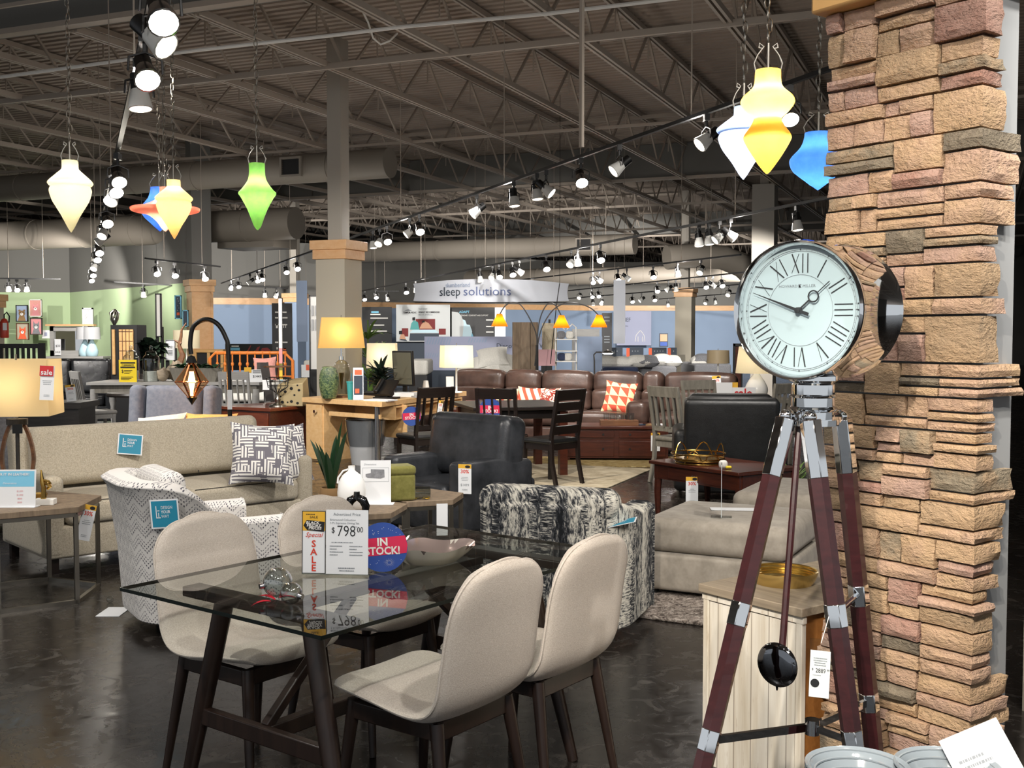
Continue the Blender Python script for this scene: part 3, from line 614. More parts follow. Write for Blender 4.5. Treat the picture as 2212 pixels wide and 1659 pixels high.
def catmull(pts, n):
    o = []; k = len(pts)
    for i in range(k - 1):
        p0, p1, p2, p3 = pts[max(i - 1, 0)], pts[i], pts[i + 1], pts[min(i + 2, k - 1)]
        for j in range(n):
            t = j / n
            o.append(tuple(.5 * (2 * b + (c - a) * t + (2 * a - 5 * b + 4 * c - d) * t * t + (-a + 3 * b - 3 * c + d) * t ** 3) for a, b, c, d in zip(p0, p1, p2, p3)))
    return o + [pts[-1]]
def dining_chair(label):
    t = thing('dining_chair', label, 'chair', group='dining chairs round the glass table')
    pr = catmull([(-.235, .445), (-.2, .468), (-.06, .455), (.09, .437), (.17, .45), (.212, .5), (.23, .58), (.25, .7), (.272, .8), (.284, .875)], 24)
    l0 = [0]
    for a, b in zip(pr, pr[1:]): l0.append(l0[-1] + math.dist(a, b))
    q0 = l0[-1]; ss = [0, .002, .006, .012, .02, .03, .045, .06, .075] + [.075 + (q0 - .205) * i / 34 for i in range(1, 34)] + [q0 - e for e in (.13, .11, .09, .07, .055, .042, .03, .02, .012, .006, .002, 0)]
    def at_s(s):
        for i in range(len(l0) - 1):
            if l0[i + 1] >= s - 1e-9: k = (s - l0[i]) / (l0[i + 1] - l0[i]); return tuple(u + (v - u) * k for u, v in zip(pr[i], pr[i + 1]))
        return pr[-1]
    pr = [at_s(s) for s in ss]
    ln = [0]
    for a, b in zip(pr, pr[1:]): ln.append(ln[-1] + math.dist(a, b))
    Lt = ln[-1]; NA = 16; rim = []
    def wid(s):
        w = .215 + .012 * math.sin(PI * s / Lt); e0, e1 = s, Lt - s
        for e, r in ((e0, .075), (e1, .13)):
            if e < r: w = w - r + math.sqrt(max(0, r * r - (r - e) ** 2))
        return w
    vs = []; fs = []; n = len(pr)
    seams = (.13, .22, .31, .62, .74)
    for sd in (1, -1):
        for i in range(n):
            a, b = pr[max(i - 1, 0)], pr[min(i + 1, n - 1)]; d = V((b[0] - a[0], b[1] - a[1])).normalized(); nn = V((0, -d.y, d.x))
            s = ln[i]; w = wid(s); bk = max(0, min(1, (s - .45) / .2))
            gr = sum(math.exp(-((s - q) / .013) ** 2) for q in seams) * .006
            for j in range(NA + 1):
                v = 2 * j / NA - 1; vv = math.copysign(1 - (1 - abs(v)) ** 1.6, v)
                th = .026 * (1 - abs(vv) ** 5) ** .5 * min(1, max(0, min(s, Lt - s)) / .02) ** .5
                off = th * sd - (gr if sd > 0 else 0)
                y = pr[i][0] - bk * .004 * vv * vv; z = pr[i][1] + (1 - bk) * .012 * vv * vv + .016 * max(0, (s - Lt + .2) / .2) * (1 - vv * vv)
                vs.append(V((vv * w, y, z)) + nn * off)
    N = n * (NA + 1)
    for i in range(n - 1):
        for j in range(NA):
            q = [i * (NA + 1) + j, i * (NA + 1) + j + 1, (i + 1) * (NA + 1) + j + 1, (i + 1) * (NA + 1) + j]
            fs.append(q); fs.append([x + N for x in q[::-1]])
    m = MB(); m.add(vs, fs); obj('seat_shell', m, 'oatmeal', t, angle=70)
    pt = [vs[N + i * (NA + 1)] for i in range(3, n)] + [vs[N + (n - 1) * (NA + 1) + j] for j in range(1, NA + 1)] + [vs[N + i * (NA + 1) + NA] for i in range(n - 2, 2, -1)]
    m = MB(); m.tube([p + V((0, .003, 0)) for p in pt], .0045, 6); obj('piping', m, 'oatmeal', t)
    m = MB()
    m.box((0, -.165, .405), (.33, .025, .055)); m.box((0, .165, .4), (.33, .025, .06))
    for sx in (-1, 1): m.box((sx * .168, 0, .403), (.025, .33, .055))
    obj('apron', m, 'espresso', t, bevel=.004)
    for sx in (-1, 1):
        m = MB(); m.tube([(sx * .165, -.165, .432), (sx * .2, -.215, 0)], [.022, .013], 12); obj('leg', m, 'espresso', t)
        m = MB(); m.tube([(sx * .165, .165, .425), (sx * .205, .235, 0)], [.022, .013], 12); obj('leg', m, 'espresso', t)
    return t
ch = dining_chair('beige upholstered dining chair nearest the viewpoint, seen from behind at the glass table')
fA = -TY * -1
def seat_at(o, p, f): o.location = (p.x, p.y, 0); o.rotation_euler = (0, 0, facing(f.x, f.y))
f1 = V((-.80, .60, 0)); f2 = V((.80, -.60, 0))
seat_at(ch, V((-.25, 3.38, 0)), f1)
c2 = dup(ch, (0, 0, 0), 0, 'beige upholstered dining chair whose back stands beside the black and white armchair'); seat_at(c2, V((.05, 3.76, 0)), f1)
c3 = dup(ch, (0, 0, 0), 0, 'beige upholstered dining chair facing out, in front of the zigzag patterned armchair'); seat_at(c3, V((-.91, 3.87, 0)), f2)
c4 = dup(ch, (0, 0, 0), 0, 'beige upholstered dining chair hidden mostly behind the standing price sign'); seat_at(c4, V((-.56, 4.28, 0)), f2)
# ---------------------------------------------------------------- things on the glass table
def greek(mb, M, x, y, w, h, rows, seed=0, al=0):       # unreadably small print
    r = random.Random(seed)
    for i in range(rows):
        ww = w * r.uniform(.45, 1); yy = y - i * h; x0 = x + (0 if al == 0 else (w - ww) / 2); k = x0
        while k < x0 + ww:
            s = r.uniform(.02, .07) * 2 * w * .5; mb.quad(k, yy, min(k + s, x0 + ww), yy + h * .42, .0012, M); k += s + w * .02
p0 = G(652, 1243, .75); p1 = G(795, 1246, .75); ctr = (p0 + p1) / 2; dx = (p1 - p0); fx, fy = dx.y, -dx.x
t = thing('sign_holder', 'acrylic sign holder with SALE strip and 798 dollar price sheet on glass table', 'sign', ctr, 0)
Mx = frame((0, 0, .004), fx, fy, -.05); w = dx.length; h = .212; sp = .36
m = MB(); m.box((0, h / 2, -.004), (w, h, .004)); m.box((0, .002, -.03), (w, .004, .07)); mm = MB(); mm.add([Mx @ x for x in m.v], m.f); obj('acrylic_stand', mm, 'clear', t)
a, b = -w / 2, -w / 2 + w * sp
m = MB(); m.quad(a, .003, b, h * .985, 0, Mx); o = obj('sale_strip', m, 'paper', t)
m = MB()
for q in ((a, .003, a + .0025, h * .985), (b - .0025, .003, b, h * .985), (a, .003, b, .0055), (a, h * .975, b, h * .985)): m.quad(*q, .001, Mx)
obj('strip_border', m, 'ink', o)
m = MB(); m.quad(a + .002, h * .68, b - .002, h * .98, .0008, Mx); obj('yellow_header', m, 'tag_yellow', o)
m = MB(); m.add([Mx @ V((a + x * w * sp, y * h, .0016)) for x, y in ((.06, .76), (.2, .845), (.96, .82), (.93, .665), (.22, .69))], [(0, 1, 2, 3, 4)][:1]); m.f = [m.f[0][::-1]]; obj('black_ticket', m, 'ink', o)
m = MB(); cx = (a + b) / 2
for i, s in enumerate(('BLACK', 'FRIDAY', 'PRICES')): m.text(s, .0125, cx - .004 + i * .004, h * (.785 - .042 * i), Mx, z=.0024, sx=1.15, bold=.02, shear=.1)
obj('lettering', m, 'white', o)
m = MB(); m.text('SALE', .011, cx, h * .875, Mx, z=.0024, sx=1.2); greek(m, Mx, a + .014, h * .925, .05, .008, 1, 3); obj('lettering', m, 'ink', o)
m = MB(); m.text('Special', .021, cx, h * .585, Mx, shear=.35, z=.0014); 
for i, s in enumerate('SALE'): m.text(s, .031, cx, h * (.43 - .125 * i), Mx, sx=1.05, bold=.02, z=.0014)
obj('lettering', m, 'red_ink', o)
c = b + (w / 2 - b) / 2; m = MB(); m.quad(b + .001, .003, w / 2, h * 1.01, 0, Mx); o = obj('price_sheet', m, 'paper', t)
m = MB(); m.text('Advertised Price', .0135, c, h * .92, Mx); m.text('Briarwood Collection', .0098, b + .014, h * .84, Mx, 'LEFT'); m.text('5 Pc Espresso Dining Set', .0098, b + .014, h * .79, Mx, 'LEFT')
greek(m, Mx, b + .085, h * .745, .04, .005, 1, 1); greek(m, Mx, b + .02, h * .5, .1, .006, 1, 9)
for i in range(4): greek(m, Mx, b + .014, h * (.44 - .045 * i), .045, .0075, 1, i); greek(m, Mx, b + .08, h * (.44 - .045 * i), .045, .0075, 1, i + 20)
greek(m, Mx, b + .035, h * .1, .07, .0085, 2, 5, 1); obj('small_print', m, 'grey_ink', o)
m = MB(); m.text('798', .052, c - .002, h * .6, Mx, sx=.82, bold=-.008); m.text('$', .026, c - .046, h * .655, Mx, sx=.85); m.text('00', .026, c + .044, h * .665, Mx, sx=.8); obj('lettering', m, 'ink', o)
pd = G(827, 1236, .75); t = thing('stock_badge', 'round blue and red IN STOCK! badge standing on the glass table', 'sign', pd); Mx = frame((0, 0, .084), .02, -1, -.03, .04)
m = MB(); m.lathe([(0, -.001), (.083, -.001), (.083, .001), (0, .001)], 40); mm = MB(); mm.add([Mx @ x for x in m.v], m.f); obj('disc', mm, 'sign_blue', t)
m = MB(); n = 24; y0 = -.026; y1 = .033; q = [(math.sqrt(.083 ** 2 - y0 * y0) * (1), y0), (.083, 0), (math.sqrt(.083 ** 2 - y1 * y1), y1)]
pts = [(-x, y) for x, y in q] + [(x, y) for x, y in q[::-1]]; m.add([Mx @ V((x, y + x * .05, .002)) for x, y in pts], [list(range(6))[::-1]]); obj('red_band', m, 'sign_red', t)
m = MB(); m.text('IN', .036, .0, .006, Mx, bold=.03, z=.003); m.text('STOCK!', .036, .0, -.0235, Mx, bold=.03, z=.003, sx=.92)
for i in range(18):
    g = i * 2 * PI / 18; m.add([Mx @ V((.02 + r_ * math.cos(g + e_), -.052 + r_ * .8 * math.sin(g + e_), .0021)) for r_, e_ in ((.006, -.05), (.021, 0), (.006, .05))], [(0, 1, 2)])
for i in range(26): x, y = R.uniform(-.06, .06), R.choice([1, -1]) * R.uniform(.04, .066); m.quad(x, y, x + .0016, y + .0016, .0021, Mx)
obj('lettering', m, 'white', t)
m = MB(); m.box((0, .02, .0025), (.06, .06, .005)); obj('clip_base', m, 'clear', t)
p = G(930, 1216, .75); t = thing('bowl', 'pale rose metallic leaf-edged bowl on the glass table', 'bowl', p, math.radians(25)); m = MB()
def bowl(mb, a, b, hgt, th, n=48):
    for prof in ([(0.0, .004), (.35, .005), (.62, .014), (.85, .04), (1, .062)], [(1, .062), (.84, .036), (.6, .006), (.3, 0), (0, 0)]):
        vs = []; fs = []
        for r, z in prof:
            for j in range(n):
                w = 2 * PI * j / n; lf = 1 + (.12 * math.cos(w) ** 9 if math.cos(w) > 0 else 0); rp = 1 + .025 * math.sin(9 * w) * r ** 4
                vs.append(V((a * r * math.cos(w) * lf * rp, b * r * math.sin(w) * rp, z * hgt / .062 + .006 * r ** 6 * math.sin(5 * w))))
        for i in range(len(prof) - 1):
            for j in range(n): fs.append((i * n + j, i * n + (j + 1) % n, (i + 1) * n + (j + 1) % n, (i + 1) * n + j))
        mb.mi = 0; mb.add(vs, fs)
bowl(m, .15, .12, .062, .004); k_ = 4 * 48; n4 = 5 * 48; o_ = MB(); o_.add(m.v[:n4], m.f[:k_]); i_ = obj('bowl_inside', o_, 'pink_metal', t, angle=60); o_ = MB(); o_.add(m.v[n4:], [[x - n4 for x in f] for f in m.f[k_:]]); obj('bowl_outside', o_, 'pearl_glaze', t, angle=60)
def ball(px, py, r, lbl, red):
    p = G(px, py, .75); t = thing('glass_ornament', lbl, 'ornament', p); c = V((0, 0, r + .0005)); m = MB()
    m.lathe([(r * math.sin(PI * i / 16), -r * math.cos(PI * i / 16)) for i in range(17)], 28, c); obj('glass_ball', m, 'ball_glass', t)
    m = MB(); m.lathe([(.93 * r * math.sin(PI * i / 12), -.93 * r * math.cos(PI * i / 12)) for i in range(13)], 20, c); obj('inner_skin', m, 'ball_glass', t)
    m = MB(); q = V((red * .8, -.5, -.1)).normalized(); M3 = q.to_track_quat('Z', 'Y').to_matrix(); m.lathe([(0, .012), (.008, .012), (.009, 0), (.012, -.002)], 12, c + q * r, M3); obj('cap', m, 'silver', t)
ball(600, 1290, .045, 'larger clear glass ornament ball beside the sale sign', -1); ball(629, 1306, .033, 'smaller clear glass ornament ball touching the larger ball', 1)
m = MB()
for k in range(3):
    p = G(585 + 9 * k, 1300 - 4 * k, .751); m.leaf(p, (-1 + k * .8, -.2 + .25 * k, .1), .06, .02, .3)
tag(obj('ribbon', m, 'red_plastic'), 'short red ribbon under the two glass ornament balls', 'ribbon')
# ---------------------------------------------------------------- tripod clock
CF = V((-.68, -.733, 0)).normalized(); pc = D(1757, 818, 3.02); t = thing('tripod_clock', 'chrome drum clock on a dark mahogany tripod beside the stone pillar', 'clock', (pc.x, pc.y, 0))
ORG = V((pc.x, pc.y, 0)); fc = D(1717, 670, 2.95) - ORG; RD = .184; DP = .25
ax = frame((0, 0, 0), CF.x, CF.y).to_3x3()                      # z out of the dial
m = MB(); m.lathe([(RD * .93, -.03), (RD * .955, -.002), (RD * 1.0, .004), (RD * 1.02, -.012), (RD * 1.0, -.03), (RD * .985, -.04), (RD * .985, -DP + .02), (RD * 1.0, -DP + .012), (RD * 1.02, -DP), (RD * .98, -DP - .01), (0, -DP - .012)], 72, fc, ax); obj('drum_case', m, 'chrome', t, angle=50)
m = MB(); m.lathe([(RD * .955, -.028), (0, -.028)], 64, fc, ax); df = obj('dial', m, 'clock_face', t)
Mx = ax.to_4x4(); Mx.translation = fc - CF * -.0; r = RD * .93
m = MB(); zz = -.0265
def stroke(mb, p, q, w): 
    p, q = V(p), V(q); d = (q - p).normalized(); n = V((-d.y, d.x)) * w / 2
    mb.add([Mx @ V((x.x, x.y, zz)) for x in (p + n, p - n, q - n, q + n)], [(0, 1, 2, 3)])
NUM = ['XII', 'I', 'II', 'III', 'IIII', 'V', 'VI', 'VII', 'VIII', 'IX', 'X', 'XI']
for h_, s in enumerate(NUM):
    an = PI / 2 - h_ * PI / 6; rd = V((math.cos(an), math.sin(an))); tg = V((rd.y, -rd.x)); ws = {'I': .085, 'V': .17, 'X': .17}; tot = sum(ws[c] for c in s); x = -tot / 2
    for c in s:
        w = ws[c]; xm = x + w / 2
        def pt(u, v): return (rd * (.58 + .3 * v) + tg * u) * r
        if c == 'I': stroke(m, pt(xm, 0), pt(xm, 1), r * .018)
        elif c == 'V': stroke(m, pt(xm - .06, 1), pt(xm, 0), r * .022); stroke(m, pt(xm + .06, 1), pt(xm, 0), r * .008)
        else: stroke(m, pt(xm - .06, 1), pt(xm + .06, 0), r * .022); stroke(m, pt(xm + .06, 1), pt(xm - .06, 0), r * .008)
        x += w
    stroke(m, rd * r * .935, rd * r * .955, r * .02)
obj('roman_numerals', m, 'ink', df)
m = MB()
for rr in (.555, .92, .945):
    for i in range(90): a, b = 2 * PI * i / 90, 2 * PI * (i + 1) / 90; stroke(m, (r * rr * math.cos(a), r * rr * math.sin(a)), (r * rr * math.cos(b), r * rr * math.sin(b)), r * .006)
for i in range(60): a = 2 * PI * i / 60; stroke(m, (r * .92 * math.cos(a), r * .92 * math.sin(a)), (r * .945 * math.cos(a), r * .945 * math.sin(a)), r * .005)
m.text('HOWARD', r * .06, -r * .04, r * .36, Mx, 'RIGHT', 1.2, zz); m.text('MILLER', r * .06, r * .04, r * .36, Mx, 'LEFT', 1.2, zz); m.add([Mx @ V((r * x, r * y, zz)) for x, y in ((-.025, .405), (.025, .405), (-.025, .355), (.025, .355))], [(1, 0, 3, 2)])
obj('dial_print', m, 'grey_ink', df)
def hand(nm, an, L, w, ring=0, tail=.2):
    m = MB(); d = V((math.cos(an), math.sin(an))); n = V((-d.y, d.x)); global zz; zz = -.018 if ring else -.014
    pts = [(-tail, .6), (-tail, -.6), (0, -1), (0, 1)]
    if ring:
        stroke(m, d * r * 0, d * r * (ring - .08), w); stroke(m, d * r * (ring + .08), d * r * L, w * .6)
        m.tube([Mx @ V((*(d * r * ring + V((math.cos(k), math.sin(k))) * r * .085), zz)) for k in [2 * PI * i / 20 for i in range(20)]], r * .012, 5, closed=True)
    else:
        m.add([Mx @ V((*(d * r * u + n * w * v), zz)) for u, v in ((-tail, 1.2), (-tail, -1.2), (0, -1.1), (L, -.15), (L, .15), (0, 1.1))], [(0, 1, 2, 3, 4, 5)])
    obj(nm, m, 'ink', df)
hand('minute_hand', math.radians(160), .84, r * .022); hand('hour_hand', math.radians(40), .68, r * .028, .33)
m = MB(); m.lathe([(r * .05, -.026), (r * .045, -.01), (0, -.009)], 16, fc, ax); obj('hub', m, 'ink', df)
m = MB(); m.lathe([(RD * .95, -.003), (0, -.003)], 64, fc, ax); obj('crystal', m, 'clear', t)
zt = D(1757, 812, 3.02).z; zb = D(1757, 905, 3.02).z; H = zt - zb; m = MB()
m.lathe([(r1 * 1.15, z1) for r1, z1 in [(.02, zt + .03), (.05, zt + .012), (.058, zt), (.058, zt - .1 * H), (.046, zt - .16 * H), (.05, zt - .2 * H), (.05, zt - .42 * H), (.056, zt - .46 * H), (.05, zt - .5 * H), (.05, zt - .7 * H), (.057, zt - .76 * H), (.05, zt - .82 * H), (.05, zb), (.0, zb)]], 28); obj('fluted_neck', m, 'chrome', t, angle=30)
m = MB(); m.lathe([(.0, zb + .004), (.085, zb + .004), (.092, zb - .004), (.085, zb - .014), (0, zb - .014)], 3, axis=MX.Rotation(.3, 3, 'Z')); m.lathe([(0, zb), (.07, zb), (.07, zb - .016), (0, zb - .016)], 24); obj('leg_mount', m, 'chrome', t)
legs = [(D(1697, 905, 2.98), G(1424, 2056, 0)), (D(1750, 908, 2.94), G(1900, 2046, 0)), (D(1818, 905, 3.10), G(1913, 1877, 0))]
lp = []
for a, b in legs:
    a = a - ORG; b = b - ORG; d = b - a; lp.append((a, d)); m = MB(); q = (-d).to_track_quat('Z', 'Y').to_matrix()
    m.lathe([(.0275, 0), (.0255, -d.length * .97), (.0, -d.length * .97)], 6, a, q); lg = obj('leg', m, 'mahogany', t, angle=30)
    for (u0, u1, rr) in ((0.0, .115, .029), (.36, .405, .029), (.60, .64, .028), (.95, 1.0, .027)):
        m = MB(); m.lathe([(0, 0), (rr, 0), (rr, -(u1 - u0) * d.length), (0, -(u1 - u0) * d.length)], 6, a + d * u0, q); obj('chrome_collar', m, 'chrome', lg, bevel=.002)
    m = MB(); s = a + V((0, 0, .008)); m.lathe([(.018 * math.sin(PI * i / 8), -.018 * math.cos(PI * i / 8)) for i in range(9)], 12, s); m.tube([s, V((0, 0, zb - .006))], .012, 8); obj('hinge_knuckle', m, 'chrome', lg)
at = lambda i, u: lp[i][0] + lp[i][1] * u
m = MB(); m.tube([at(1, .38), at(2, .38)], .008, 8); obj('cross_rod', m, 'chrome', t)
m = MB(); hub = sum((at(i, .62) for i in range(3)), V()) / 3
for i in range(3): m.bar(at(i, .62), hub, .012, .02)
m.lathe([(0, .02), (.02, .02), (.02, -.02), (0, -.02)], 12, hub); obj('spreader', m, 'chrome', t)
pt, pb = D(1727, 915, 3.02) - ORG, D(1690, 1395, 2.91) - ORG; m = MB(); m.tube([pt, pb], .0095, 8); pe = obj('pendulum_rod', m, 'mahogany', t)
pb2 = D(1679, 1436, 2.91) - ORG; m = MB(); m.lathe([(0, .014), (.03, .013), (.05, .009), (.058, .003), (.0595, 0), (.058, -.003), (.05, -.009), (0, -.014)], 40, pb2, ax); m.tube([pb2 - V((0, 0, .057)), pb2 - V((0, 0, .069))], [.004, .002], 6); obj('pendulum_bob', m, 'chrome_dark', pe)
# hanging price tag of the clock
tp = D(1797, 1310, 2.86); t = thing('price_tag', 'white 2889 dollar price tag in a clear sleeve hung from the tripod clock leg', 'price tag', tp)
Mx = frame(D(1771, 1448, 2.81) - tp, -.32, -1, 0, -.03); wd, hh = .05, .142; m = MB(); m.quad(-wd / 2, -hh / 2, wd / 2, hh / 2 - .02, 0, Mx); pg = obj('tag_card', m, 'paper', t)
m = MB(); m.box((0, .004, 0), (wd + .006, hh + .012, .003)); mm = MB(); mm.add([Mx @ x for x in m.v], m.f); obj('sleeve', mm, 'clear', t)
m = MB(); m.text('2889', .016, .002, -.006, Mx, sx=.8); m.text('$', .008, -.018, -.001, Mx); m.text('99', .008, .0205, -.001, Mx, sx=.8); m.disc((-.011, -.034, .0012), .011, 20, Mx); obj('lettering', m, 'ink', pg)
m = MB(); greek(m, Mx, -.017, .03, .034, .006, 4, 2, 1); greek(m, Mx, -.017, -.014, .034, .004, 1, 3); obj('small_print', m, 'grey_ink', pg)
m = MB(); m.tube([V((0, 0, 0)), Mx @ V((.0, hh / 2, 0))], .001, 4); obj('string', m, 'white', t)
# ---------------------------------------------------------------- whitewashed cabinet and tray
CX0 = D(1519, 1259, 3.95); zc = CX0.z; c1 = G(1738, 1313, zc); CX0.z = c1.z = 0; d1 = (c1 - CX0); n1 = V((-d1.y, d1.x, 0)).normalized(); wc = d1.length
t = thing('storage_cabinet', 'whitewashed plank cabinet with weathered wood top behind the tripod clock', 'cabinet', (c1 + CX0) / 2, math.atan2(d1.y, d1.x)); dc = .66
m = MB(); m.box((0, dc / 2, (zc - .03) / 2), (wc - .03, dc - .03, zc - .03)); obj('side_panel', m, 'orange_wood', t)
m = MB(); m.box((0, .006, (zc - .06) / 2), (wc - .07, .012, zc - .06)); obj('front_panel', m, 'whitewash', t)
m = MB()
for sx in (-1, 1): m.box((sx * (wc / 2 - .018), .006, (zc - .03) / 2), (.025, .022, zc - .03))
m.box((0, .004, zc - .045), (wc, .02, .022)); obj('front_frame', m, 'whitewash', t, bevel=.002)
m = MB(); m.box((0, dc / 2 - .01, zc - .015), (wc + .01, dc + .02, .03)); obj('top', m, 'weathered', t, bevel=.003)
p = G(1692, 1258, zc); t = thing('serving_tray', 'round golden ribbed tray on the whitewashed cabinet', 'tray', p); m = MB()
m.lathe([(0, .004), (.1, .004), (.104, .009), (.108, .012), (.106, .017), (.112, .02), (.11, .025), (.116, .028), (.114, .034), (.119, .038), (.117, .045), (.122, .047), (.121, .038), (.112, .014), (.104, 0), (0, 0)], 56); obj('tray_body', m, 'gold', t, angle=25)
# ---------------------------------------------------------------- near table corner with plates
t = thing('display_table', 'low display table edge just under the two pale plates', 'table', (.82, 1.76, 0)); m = MB(); m.box((0, 0, .70), (1.0, .54, .03)); obj('tabletop', m, 'white', t)
for sx in (-1, 1):
    for sy in (-1, 1): m = MB(); m.box((sx * .46, sy * .23, .3425), (.04, .04, .685)); obj('leg', m, 'white', t)
for px, lbl in ((1852, 'pale translucent ribbed plate stack beneath the foot of the tripod clock'), (2046, 'pale translucent ribbed plate stack beside the white card')):
    p = D(px, 1700, 1.93); t = thing('plate', lbl, 'plate', (p.x, p.y, .715)); m = MB(); pr = [(0, 0), (.045, 0), (.05, .006), (.06, .02), (.07, .036), (.08, .05), (.088, .058), (.091, .061), (.0905, .064), (.087, .062), (.079, .055), (.07, .041), (.06, .026), (.05, .012), (.045, .008), (0, .008)]
    for k in range(2): m.lathe([(a, b + .008 * k) for a, b in pr], 48)
    for rr, zz_ in ((.084, .067), (.074, .056), (.064, .042)): m.tube([(rr * math.cos(2 * PI * i / 40), rr * math.sin(2 * PI * i / 40), zz_) for i in range(40)], .0022, 5, closed=True)
    obj('plate_body', m, 'opal_plate', t)
t = thing('table_card', 'white card standing beside the pale plates at the pillar base', 'card', D(2185, 1700, 1.9)); t.location.z = .715
Mx = frame((0, 0, 0), -.25, -1, -.5, .5); m = MB(); m.box((0, .07, 0), (.11, .16, .002)); mm = MB(); mm.add([Mx @ x for x in m.v], m.f); obj('card', mm, 'card_stock', t); m = MB(); greek(m, Mx, -.04, .1, .08, .012, 5, 8); obj('small_print', m, 'grey_ink', t)
# ---------------------------------------------------------------- hanging glass lanterns
def chain(m, p, top):
    z = p.z; k = 0
    while z < top:
        a = V((1, 0, 0)) if k % 2 else V((0, 1, 0)); c = p + V((.004 * math.sin(k * 1.7), 0, z - p.z + .02)); pts = []
        for i in range(8): w = 2 * PI * i / 8; pts.append(c + a * (.0075 * math.cos(w)) + V((0, 0, .021 * math.sin(w))))
        m.tube(pts, .0022, 4, closed=True); z += .033; k += 1
def lantern(px, ytop, ytip, Y, prof, mat, label, power, bcol, bz=.3, col=(1, .9, .72)):
    s = Y / F * 1.0; tp = D(px, ytop, Y); hgt = tp.z - D(px, ytip, Y).z; t = thing('pendant_lantern', label, 'pendant lamp', tp)
    pts = [(r * s, -v * hgt) for r, v in prof]; sm = catmull(pts, 5); m = MB(); m.lathe(sm, 32); obj('glass_shade', m, mat, t)
    r0 = prof[0][0] * s; m = MB(); hb = .055
    for sx in (-1, 1):
        m.tube([(sx * r0 * .95, 0, -.006), (sx * r0 * 1.12, 0, .02), (sx * r0 * .85, 0, hb * .8), (sx * r0 * .35, 0, hb * 1.25), (sx * r0 * .7, 0, hb * 1.42), (sx * r0 * .75, 0, hb * 1.2), (sx * r0 * .5, 0, hb * 1.15)], .0028, 6)
    m.tube([(0, 0, -.01), (0, 0, hb * 1.45)], .004, 6); obj('wire_bail', m, 'nickel', t)
    m = MB(); chain(m, V((0, 0, hb * 1.4)), min(ZD - tp.z - .05, 2.6) if False else ZD - tp.z - .02); obj('chain', m, 'nickel', t)
    m = MB(); m.lathe([(.012 * math.sin(PI * i / 8), -.016 * math.cos(PI * i / 8)) for i in range(9)], 12, (0, 0, -bz * hgt)); obj('bulb', m, 'bulb_white' if power else 'lamp_dim', t)
    if power: bulb_or_fill((0, 0, -bz * hgt), power * 2.6, col, .014, t)
DBL = [(17, 0), (17, .09), (19, .13), (34, .22), (46, .30), (44, .345), (40, .36), (42, .385), (43, .44), (36, .58), (20, .76), (8, .92), (1, 1)]
YEL = [(27, 0), (28, .1), (33, .17), (52, .25), (57, .31), (48, .38), (32, .45), (30, .48), (38, .55), (50, .63), (48, .69), (30, .83), (10, .96), (1, 1)]
BLU = [(23, 0), (24, .1), (30, .25), (45, .42), (48, .52), (42, .66), (26, .8), (10, .93), (1, 1)]
GRN = [(17, 0), (17, .16), (21, .27), (32, .38), (40, .45), (34, .52), (22, .68), (13, .84), (7, .95), (1, 1)]
RED = [(11, 0), (12, .15), (22, .3), (50, .43), (70, .46), (72, .52), (64, .57), (36, .63), (18, .78), (8, .93), (1, 1)]
lantern(151, 347, 502, 4.7, DBL, 'lantern_cream', 'cream frosted glass pendant lantern on a chain, beside the overhead track', 2, 0)
lantern(555, 353, 497, 5.0, GRN, 'lantern_green', 'mottled green glass pendant lantern shaped like a spinning top', 1.7, 0, .38)
lantern(375, 389, 516, 5.6, [(a * .85, b) for a, b in DBL], 'lantern_orange', 'orange and cream glass pendant lantern in front of the red one', 4, 0)
lantern(356, 404, 500, 5.85, RED, 'lantern_red', 'coral red glass pendant lantern with a wide flat disc rim', 3.4, 0, .55)
lantern(344, 405, 500, 6.15, [(a * .8, b) for a, b in BLU], 'lantern_blue', 'small blue glass pendant lantern half hidden behind the red one', 1.2, 0, .4)
lantern(1659, 152, 376, 3.3, YEL, 'lantern_yellow', 'amber yellow glass pendant lantern hung over the drum clock', 6.5, 0, .32)
lantern(1607, 231, 388, 3.75, [(a * 1.25 if a > 1 else a, b) for a, b in DBL], 'lantern_pale', 'pale blue white glass pendant lantern behind the yellow one', 6, 0, .5, (.9, .95, 1))
lantern(1768, 287, 411, 4.25, [(a * 1.25 if a > 1 else a, b) for a, b in BLU], 'lantern_blue', 'bright blue glass pendant lantern half hidden by the stone pillar', 2.8, 0, .45, (.9, .95, 1))
